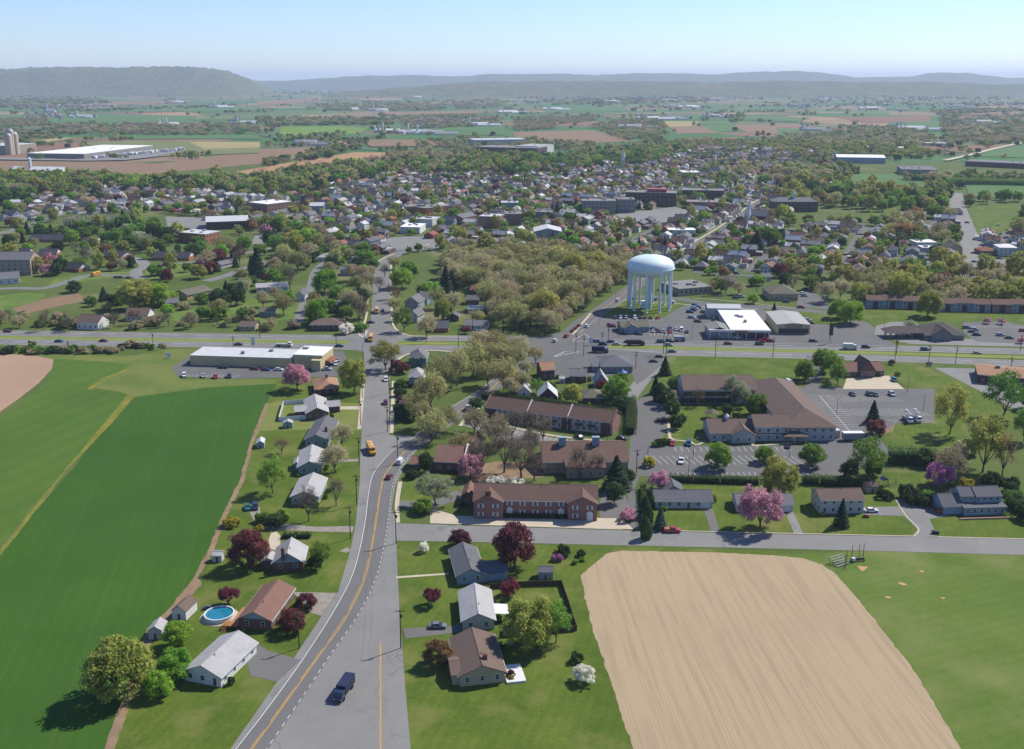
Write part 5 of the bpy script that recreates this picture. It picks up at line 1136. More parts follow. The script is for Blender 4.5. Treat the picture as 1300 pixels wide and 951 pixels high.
# ------------------------------------------------------------------ big buildings of the town centre
BK = [('school_building', 'long dark brick school with a red rooftop block beyond the car park', 'the long brick school', (794, 261), (858, 262.5), 24, 15, 'dark', 'flatgrey', (3, 5, 2, 2)),
 ('school_wing', 'second dark brick school block behind round green trees', 'the second school block', (866, 252), (919, 253), 20, 10, 'dark', 'flatgrey', (2, 5, 2, 2)),
 ('gymnasium', 'low orange-brick hall in front of the second school block', 'the low brick hall', (871, 265), (913, 266), 20, 7.5, 'red', 'flatgrey', None),
 ('apartment_block', 'grey four-storey block with pale end wall left of its twin', 'the left grey block', (739, 272), (781, 272), 20, 14, 'greystone', 'flatgrey', (3, 4, 2, 2)),
 ('apartment_block', 'grey concrete block with pale end wall beside the school', 'the right grey block', (784, 270), (806, 270), 20, 14, 'greystone', 'flatgrey', (3, 4, 2, 2)),
 ('warehouse', 'grey barrel-like warehouse with a bright pale roof in the town', 'the pale-roofed warehouse', (678, 304), (713, 304), 28, 7, 'grey', 'silver', None),
 ('office_block', 'small dark grey office block beside green trees in the town', 'the dark grey office block', (673, 280), (697, 281), 14, 9, 'grey', 'flatgrey', (2, 4, 2, 2)),
 ('brick_mill', 'red brick three-storey building with white roof in the town centre', 'the red brick mill', (608, 289), (632, 290), 20, 11, 'red', 'silver', (3, 3.4, 1.4, 1.6)),
 ('brick_mill', 'red brick building with rows of windows right of the brick mill', 'the windowed brick building', (642, 286), (662, 286), 20, 11, 'red', 'flatgrey', (3, 3, 1.4, 1.6)),
 ('assembly_hall', 'pale green hall with a white roof behind the brick mill', 'the pale green hall', (636, 268), (658, 268), 16, 9, 'green', 'silver', None),
 ('brick_warehouse', 'orange-brick warehouse with a corner tower in the town', 'the orange-brick warehouse', (515, 275), (540, 274.5), 22, 10, 'orange', 'flatgrey', (2, 4, 2, 2)),
 ('brick_warehouse', 'orange-brick warehouse right of the towered one', 'the right orange-brick warehouse', (541, 277), (570, 273.5), 22, 10, 'orange', 'flatgrey', (2, 4, 2, 2)),
 ('white_factory', 'white flat-roofed workshop at the bend of the straight road', 'the white workshop', (508, 296.5), (533, 297), 26, 6, 'white', 'white', None),
 ('white_factory', 'white flat-roofed workshop behind the first one', 'the rear white workshop', (530, 287), (549, 288), 20, 7, 'white', 'silver', None),
 ('brick_terrace', 'brick terrace with grey roof right of the white workshop', 'the brick terrace', (588, 286), (606, 282), 16, 7, 'red', 'grey', (2, 3.4, 1.4, 1.6)),
 ('factory_hall', 'long dark factory hall with a white gabled roof and red end', 'the long factory hall', (262, 292), (316, 290), 38, 7.5, 'dark', 'silver', None),
 ('brick_factory', 'brick factory with a white roof and stair tower', 'the white-roofed brick factory', (340, 274), (371, 270), 30, 12, 'red', 'white', (3, 4.5, 2, 2)),
 ('factory_shed', 'grey shed in front of the white-roofed brick factory', 'the grey factory shed', (326, 272), (342, 272), 26, 8, 'grey', 'flatgrey', None),
 ('brick_school', 'brick two-storey building with arched windows and a pale roof', 'the arched brick building', (261, 310), (280, 306), 30, 8.5, 'orange', 'silver', (2, 4, 2.2, 2.4)),
 ('blue_warehouse', 'blue-grey warehouse with a pale roof left of the town centre', 'the blue-grey warehouse', (393, 271), (411, 271), 16, 8, 'blue', 'silver', None),
 ('town_hall', 'large brick institution with grey hip roof and central cupola', 'the brick institution', (981, 269), (1038, 269), 18, 11, 'dark', 'grey', (3, 3.4, 1.4, 1.8)),
 ('depot', 'white and blue-grey depot with a bright roof beyond the town', 'the bright-roofed depot', (1062, 207), (1124, 208), 60, 10, 'blue', 'white', None),
 ('warehouse', 'dark grey flat-roofed warehouse right of the bright-roofed depot', 'the dark grey warehouse', (1144, 223), (1190, 224), 70, 9, 'greystone', 'grey', None),
 ('shopping_centre', 'long dark shopping centre near the right edge', 'the dark shopping centre', (1225, 211), (1330, 216), 50, 8, 'dark', 'grey', None),
 ('poultry_barn', 'long red-roofed barn beyond the depot', 'the long red-roofed barn', (1100, 190), (1153, 191), 30, 5, 'white', 'white', None),
 ('distribution_depot', 'long white shed beyond the salvage yard', 'the long white shed', (1173, 185), (1210, 186), 30, 6, 'white', 'silver', None),
 ('motel', 'low white-roofed row beyond the brick institution', 'the low white-roofed row', (1042, 237), (1079, 237.5), 16, 5, 'grey', 'silver', None),
 ('meadow_shed', 'low grey shed right of the white-roofed row', 'the low grey shed', (1085, 237), (1101, 237), 12, 5, 'grey', 'grey', None),
 ('dark_factory', 'long dark factory beyond the wooded edge of the town', 'the dark factory', (606, 196), (682, 198), 60, 14, 'dark', 'flatgrey', (2, 9, 3, 3)),
 ('white_factory', 'white-walled factory wing right of the dark factory', 'the white factory wing', (683, 197), (703, 194), 50, 16, 'white', 'pale', None),
 ('grey_factory', 'pale flat-roofed sheds behind the dark factory', 'the sheds behind the factory', (602, 185), (668, 184), 60, 12, 'palegrey', 'silver', None),
 ('distribution_centre', 'huge white-roofed distribution centre among the fields at upper left', 'the distribution centre', (35, 201), (107, 202), 250, 9, 'greystone', 'white', None),
 ('grain_plant', 'concrete grain plant buildings at the left edge', 'the grain plant', (-30, 195), (9, 196), 80, 16, 'stone', 'silver', None),
 ('church_hall', 'dark brick church with a long roof beside the diagonal street', 'the dark-roofed church', (945, 283), (972, 285), 14, 8, 'dark', 'grey', None),
 ('tin_warehouse', 'pair of bright white-roofed sheds at the right side of the town', 'the bright white sheds', (1163, 314), (1189, 314), 16, 4, 'white', 'white', None),
 ('tin_warehouse', 'front bright white-roofed shed at the right side of the town', 'the front white shed', (1171, 321), (1190, 321), 12, 4, 'palegrey', 'white', None),
 ('lodge', 'white and tan lodge with a stepped roof among town trees', 'the stepped tan lodge', (866, 226), (888, 226), 30, 8, 'cream', 'white', None),
 ('grey_hall', 'low grey hall with curved roof below the pale-roofed warehouse', 'the low grey hall', (637, 326), (668, 322), 24, 5, 'grey', 'grey', None),
 ('white_store', 'white-roofed shop row left of the diagonal street', 'the white shop row', (849, 300), (883, 300), 14, 5.5, 'white', 'white', None)]
for nm, lb, sh_, fl_, fr_, dp, h_, wl_, rf_, wn_ in BK:
    gb = nm in ('factory_hall', 'warehouse', 'town_hall', 'church_hall', 'depot', 'brick_terrace', 'grey_hall', 'blue_warehouse') and lb.find('flat') < 0
    r, L, D = block(nm, lb, sh_, fl_, fr_, dp, h_, wl_, rf_, windows=wn_, kind='hip' if nm == 'town_hall' else ('gable' if gb else 'flat'), rh=(4.0 if nm == 'town_hall' else 5.5 if nm == 'church_hall' else 3.0) if gb else 0, ridge='y' if nm == 'warehouse' and rf_ == 'silver' else 'x', cat=dict(school_building='school', school_wing='school', town_hall='institution').get(nm, nm.replace('_', ' ')), units=3)
    if nm == 'town_hall': b = MB(); b.box(L/2-1.5, D/2-1.5, 14, L/2+1.5, D/2+1.5, 19); b.lathe([(2.0, 19), (.02, 23)], 8, cx=L/2, cy=D/2); b.build('cupola', M['white'], r)
    if nm == 'school_building': b = MB(); b.box(L*.42, 4, 15.2, L*.8, 16, 19); b.build('rooftop_block', WALL['rose'], r)
    if nm == 'church_hall': b = MB(); b.box(2, -3, 0, 6, .5, 14); b.lathe([(2.6, 14), (.02, 24)], 4, cx=4, cy=-1.2); b.build('steeple', M['white'], r)
# church steeple in the trees (white)
x, y = G(791, 212); r = link('white_steeple', None, None, (x, y, 0)); tag(r, 'white church tower with a pointed spire rising from the town trees', 'church')
b = MB(); b.box(-3, -3, 0, 3, 3, 16); b.build('tower_wall', M['white'], r); b = MB(); b.lathe([(3.4, 16), (.05, 30)], 8); b.build('spire', M['white'], r)
landmark('the white steeple', x, y)
# ------------------------------------------------------------------ farms far out
def silo(name, label, px, py, r_, h, mat='metal', group='farm silos'):
    x, y = G(px, py); root = link(name, None, None, (x, y, 0)); tag(root, label, 'silo', group)
    b = MB(); b.tube((0, 0, 0), (0, 0, h), r_, r_, 16, 0, False); b.build('silo_wall', M['concrete'] if mat == 'c' else M['metal'], root, True)
    b = MB(); b.lathe([(r_*1.02, h), (r_*.8, h+r_*.45), (r_*.4, h+r_*.75), (.02, h+r_*.85)], 16); b.build('dome', M['metal'], root, True)
for i, px in enumerate((12.5, 15.5, 20.5)): silo('grain_silo', ['left concrete tower of the grain plant', 'middle concrete tower of the grain plant', 'right concrete tower of the grain plant'][i], px, 196.5-i*.3, 7, [36, 44, 38][i], 'c', 'grain plant towers')
farms = [(212, 160, 3), (305, 158, 2), (38, 221, 1), (222, 131, 0), (275, 137, 2), (60, 142, 1), (100, 150, 1), (437, 140, 2), (475, 141, 1), (490, 169, 3), (520, 170, 2), (535, 171, 1), (640, 144, 1), (567, 119, 1), (525, 124, 2), (383, 184, 0), (822, 152, 3), (852, 152, 2), (872, 137, 3), (848, 136, 2), (905, 149, 3), (770, 130, 1), (796, 163, 0), (845, 129, 1), (905, 127, 0), (1100, 139, 3), (1149, 165, 3), (1024, 167, 1), (1046, 127, 0), (1020, 118, 0), (1135, 140, 0), (930, 120, 0), (1210, 136, 0), (1266, 130, 0), (1085, 113, 0), (340, 108, 0), (150, 120, 0), (300, 122, 0), (700, 140, 0), (600, 160, 1), (730, 118, 0), (1170, 120, 0), (1240, 157, 0)]
fr_ = random.Random(4)
for i, (px, py, nsilo) in enumerate(farms):
    x, y = G(px, py); root = link('farm_barn', None, None, (x, y, 0), fr_.uniform(-.3, .3)); landmark_ok = True
    wb = MB(); rb = MB(); k = 1.0+min(y, 6000)/16000
    for (x0, y0, L_, D_, h_) in ((0, 0, fr_.uniform(26, 50), 13, 6), (fr_.uniform(-32, -12), fr_.uniform(-4, 14), 14, 11, 5.5), (fr_.uniform(10, 30), -24, fr_.uniform(18, 60), 10, 3.5)):
        wall_bm(wb, x0*k, y0*k, (x0+L_)*k, (y0+D_)*k, h_*k, 4*k, 'gable', 'x'); roof_bm(rb, x0*k, y0*k, (x0+L_)*k, (y0+D_)*k, h_*k, 4*k, 'gable', 'x')
    wb.build('wall', [WALL['white']]*2, root); rb.build('roof', ROOF[fr_.choice(['silver', 'white', 'white', 'pale'])], root)
    relabel(root, 'white farm barns', 'farm', 'farms in the far fields')
    for s in range(nsilo):
        b = MB(); q = (-8-s*9)*k; hh = [20, 17, 14][s % 3]*k; b.tube((q, 16, 0), (q, 16, hh), 2.3*k, 2.3*k, 12); b.lathe([(2.4*k, hh), (.1, hh+2.5*k)], 12, cx=q, cy=16); b.build('silo', M['concrete' if s % 2 else 'white_pvc'], root)
# ------------------------------------------------------------------ wooded ridges on the horizon
def ridge(name, D, prof, depth, c1, c2, seed):
    n_ = 220; xs = [p[0] for p in prof]; b = MB(); rg = np.random.default_rng(seed); PXs = np.linspace(xs[0], xs[-1], n_); K_ = 9
    ys = np.interp(PXs, xs, [p[1] for p in prof])
    wob = sum(rg.normal()*np.sin(PXs/w_+rg.uniform(0, 6)) for w_ in (60, 33, 17, 9))*.22
    V = []
    for px, py, wv in zip(PXs, ys, wob):
        top = CAMH+(101-(py+wv))/1300*math.sqrt(D*D)/math.cos(PITCH)**0
        x = (px-650)/1300*D/math.cos(PITCH)
        for k in range(K_):
            t = k/(K_-1); f = math.sin(min(1, t*1.35)*math.pi/2)**1.6 if t < .75 else math.cos((t-.75)/.25*math.pi/2*.9)
            V.append((x*(1+(t-.5)*depth/D*.3), D+(t-.75)*depth, max(-3, (top)*f*(1+rg.normal()*.02)) if 0 < k < K_-1 else -3))
    F_ = [(i*K_+k, i*K_+k+1, (i+1)*K_+k+1, (i+1)*K_+k) for i in range(n_-1) for k in range(K_-1)]
    b.v = V; b.f = [f[::-1] for f in F_]; b.m = [0]*len(F_)
    nb = NB(name+'_woods'); col = nb.mix(nb.ramp(nb.noise(.0025, 6, .65), .35, .65), c1, c2); col = nb.mix(.4, col, nb.mix(nb.ramp(nb.noise(.02, 4, .8), .35, .65), sh(c1, .6), sh(c2, 1.4)))
    struct(b.build(name, nb.done(col, .95, .05, nb.noise(.01, 4), 1.0, 30), smooth=True))
cA, cB = C(84, 98, 66), C(122, 118, 86)
ridge('wooded_hills', 10500, [(-260, 90), (-100, 89.5), (0, 88), (60, 88.5), (115, 85.8), (180, 86.5), (240, 85.8), (296, 86.4), (318, 91), (333, 97), (346, 102), (357, 110), (366, 119)], 2200, cA, cB, 1)
ridge('wooded_hills', 16500, [(-300, 98), (300, 101), (343, 102.5), (381, 102), (439, 99.3), (477, 96), (553, 96), (580, 97), (612, 95), (655, 94.8), (708, 93.5), (750, 95.8), (792, 93), (828, 93.2), (886, 95.5), (929, 91.7), (1003, 91), (1030, 95), (1054, 98.6), (1117, 97.3), (1148, 92), (1180, 93.5), (1224, 98), (1257, 99.3), (1276, 96.3), (1320, 96), (1600, 97)], 3000, cA, cB, 2)
ridge('wooded_hills', 9500, [(440, 116), (520, 111), (600, 104.5), (680, 103), (760, 102), (850, 103.5), (900, 104), (980, 102.5), (1060, 104), (1150, 103), (1230, 107), (1320, 106), (1500, 108)], 1500, cA, cB, 3)
# ------------------------------------------------------------------ far fields
Zf = .3
for i, (p, m) in enumerate([([(-60, 222), (-60, 206), (60, 204.5), (150, 205.5), (200, 208), (280, 197), (325, 190), (410, 186), (402, 198), (330, 208), (250, 216), (150, 225), (90, 222)], 'soil_brown'),
    ([(253, 227), (330, 213), (390, 203), (450, 193.5), (500, 194), (495, 205), (440, 212), (330, 227)], 'soil_orange'), ([(411, 180), (450, 177.5), (449, 187), (415, 186)], 'soil_orange'),
    ([(356, 161.5), (425, 160), (467, 163), (455, 170), (355, 173)], 'field_lime'), ([(650, 168), (750, 165.5), (780, 172), (800, 180), (750, 182), (655, 175)], 'soil_brown'),
    ([(843, 154), (885, 154), (892, 160), (848, 161.5)], 'field_yellow'), ([(850, 161.8), (895, 160.5), (915, 169), (860, 170)], 'soil_brown'), ([(890, 158), (935, 158), (930, 167), (905, 167)], 'field_green'),
    ([(860, 176.5), (935, 174.5), (945, 180), (860, 182)], 'soil_red'), ([(929, 160.5), (975, 158.5), (992, 163), (990, 171), (950, 169)], 'soil_brown'), ([(1056, 148.5), (1180, 147.5), (1182, 155), (1100, 157)], 'soil_red'),
    ([(1224, 142), (1295, 140.5), (1290, 148), (1230, 148.5)], 'soil_brown'), ([(1226, 236), (1340, 233), (1340, 252), (1230, 252)], 'field_green'), ([(1235, 193), (1310, 180), (1360, 180), (1360, 203), (1240, 199)], 'field_green'),
    ([(1080, 222), (1140, 222), (1230, 228), (1220, 236), (1140, 240), (1080, 232)], 'field_green'), ([(700, 137), (790, 136), (800, 141), (690, 143)], 'field_green'), ([(985, 163), (1050, 165), (1075, 170), (990, 176)], 'field_green'),
    ([(0, 146), (120, 144), (250, 148), (240, 158), (100, 158), (0, 155)], 'field_green'), ([(110, 137), (330, 135), (330, 141), (110, 143)], 'field_green'), ([(560, 162), (640, 160), (640, 172), (560, 173)], 'field_green'), ([(160, 179), (330, 181), (330, 195), (190, 200), (100, 182)], 'field_olive'), ([(150, 172), (330, 172), (330, 177), (150, 177)], 'field_green'), ([(240, 181), (330, 181), (330, 188), (260, 190)], 'field_yellow'),
    ([(30, 181), (75, 176), (96, 176), (40, 184)], 'field_yellow'), ([(130, 131), (240, 128), (240, 131), (130, 134)], 'soil_brown'), ([(325, 129), (410, 124), (406, 130), (330, 134)], 'soil_brown'), ([(480, 143), (600, 141), (640, 143), (500, 147)], 'soil_brown'),
    ([(1150, 155), (1215, 154), (1210, 166), (1150, 168)], 'field_green'), ([(460, 178), (560, 178), (580, 186), (470, 187)], 'soil_brown'), ([(960, 148), (1030, 150), (1010, 155), (930, 152)], 'field_green')]):
    field(m.replace('soil_', '') .replace('field_', '')+'_field', p, m, Zf+i*.05)
road('country_road', [(1360, 172), (1300, 182), (1262, 190), (1235, 197), (1200, 205)], 12, 2.2, M['concrete'], avoid=False)
road('country_road', [(330, 172), (380, 180), (420, 186), (500, 193), (560, 198)], 9, 2.2, M['asphalt'], avoid=False)
road('lane', [(-40, 301), (0, 296), (30, 288), (55, 280), (78, 272), (95, 268)], 8, .06, M['asphalt'])
road('lane', [(-40, 368), (20, 366), (55, 366), (85, 358), (108, 351), (125, 349), (168, 351)], 8, .06, M['asphalt'])
road('lane', [(160, 325), (178, 331), (184, 338), (172, 345), (180, 354)], 9, .064, M['asphalt_light'])
road('lane', [(184, 338), (220, 335), (262, 330), (330, 318), (360, 312)], 7, .062, M['asphalt'])
road('town_street', [(262, 357), (290, 349), (320, 338), (345, 333)], 9, .06, M['asphalt'])
road('lane', [(378, 410), (386, 385), (395, 362), (400, 345), (412, 334), (430, 330)], 6, .06, M['asphalt'])
wide = road('wide_street', [(1236, 352), (1238, 335), (1236, 318), (1230, 305), (1228, 296), (1216, 262), (1212, 245)], 17, .066, M['asphalt_light'])
road('town_street', [(1236, 330), (1270, 333), (1340, 335)], 14, .06, M['asphalt_light'])
paved('parking_lot', [(1245, 328), (1300, 331), (1340, 334), (1340, 350), (1255, 347)], 'asphalt_light', .05)
paved('school_parking', [(783, 272), (860, 262), (875, 268), (850, 282), (786, 288)], 'asphalt_light', .05)
paved('factory_parking', [(325, 297), (366, 298), (362, 308), (318, 310)], 'asphalt_light', .05)
paved('parking_lot', [(480, 303), (520, 300), (560, 303), (570, 312), (520, 316), (500, 318)], 'asphalt_light', .05)
paved('yard', [(210, 275), (262, 276), (262, 300), (215, 300)], 'asphalt_light', .05)
paved('distribution_yard', [(90, 203.5), (150, 200.5), (192, 190.5), (222, 193), (240, 191.5), (200, 200), (160, 204.5), (110, 205.5), (-60, 203), (-60, 199)], 'asphalt_light', 2.0)
field('building_site', [(15, 392), (55, 380), (100, 372), (108, 382), (60, 392), (30, 400)], 'soil_brown', .05); field('slope_lawn', [(-40, 380), (30, 372), (60, 374), (20, 398), (-40, 402)], 'meadow', .04, False)
field('slope_lawn', [(200, 402), (260, 390), (330, 378), (400, 385), (392, 402), (330, 410), (230, 410)], 'meadow', .04, False); field('slope_lawn', [(70, 354), (125, 346), (170, 345), (168, 350), (110, 356), (60, 364)], 'meadow', .04, False)
field('slope_lawn', [(186, 340), (250, 335), (262, 345), (200, 356), (182, 352)], 'meadow', .04, False); field('cemetery_lawn', [(62, 290), (75, 278), (105, 272), (150, 273), (140, 283), (110, 292)], 'lawn', .04)
field('hill_meadow', [(1232, 262), (1290, 258), (1300, 290), (1240, 300), (1218, 290)], 'lawn', .04); field('hill_meadow', [(1098, 262), (1130, 258), (1150, 268), (1110, 275)], 'lawn', .04, False)
# cemetery stones: nobody would count them from here
crg = random.Random(3); b = MB()
for _ in range(700):
    px, py = crg.uniform(66, 158), crg.uniform(272, 290)
    if inpoly(px, py, [(66, 290), (76, 278), (105, 272), (158, 273), (140, 282), (110, 290)]):
        x, y = G(px, py); s = crg.uniform(.4, .8); b.box(x-s, y-.2, 0, x+s, y+.2, crg.uniform(.9, 1.6))
struct(b.build('gravestones', M['concrete']), 'stuff', 'rows of pale gravestones on the cemetery lawn')
landmark('the cemetery', *G(110, 282))
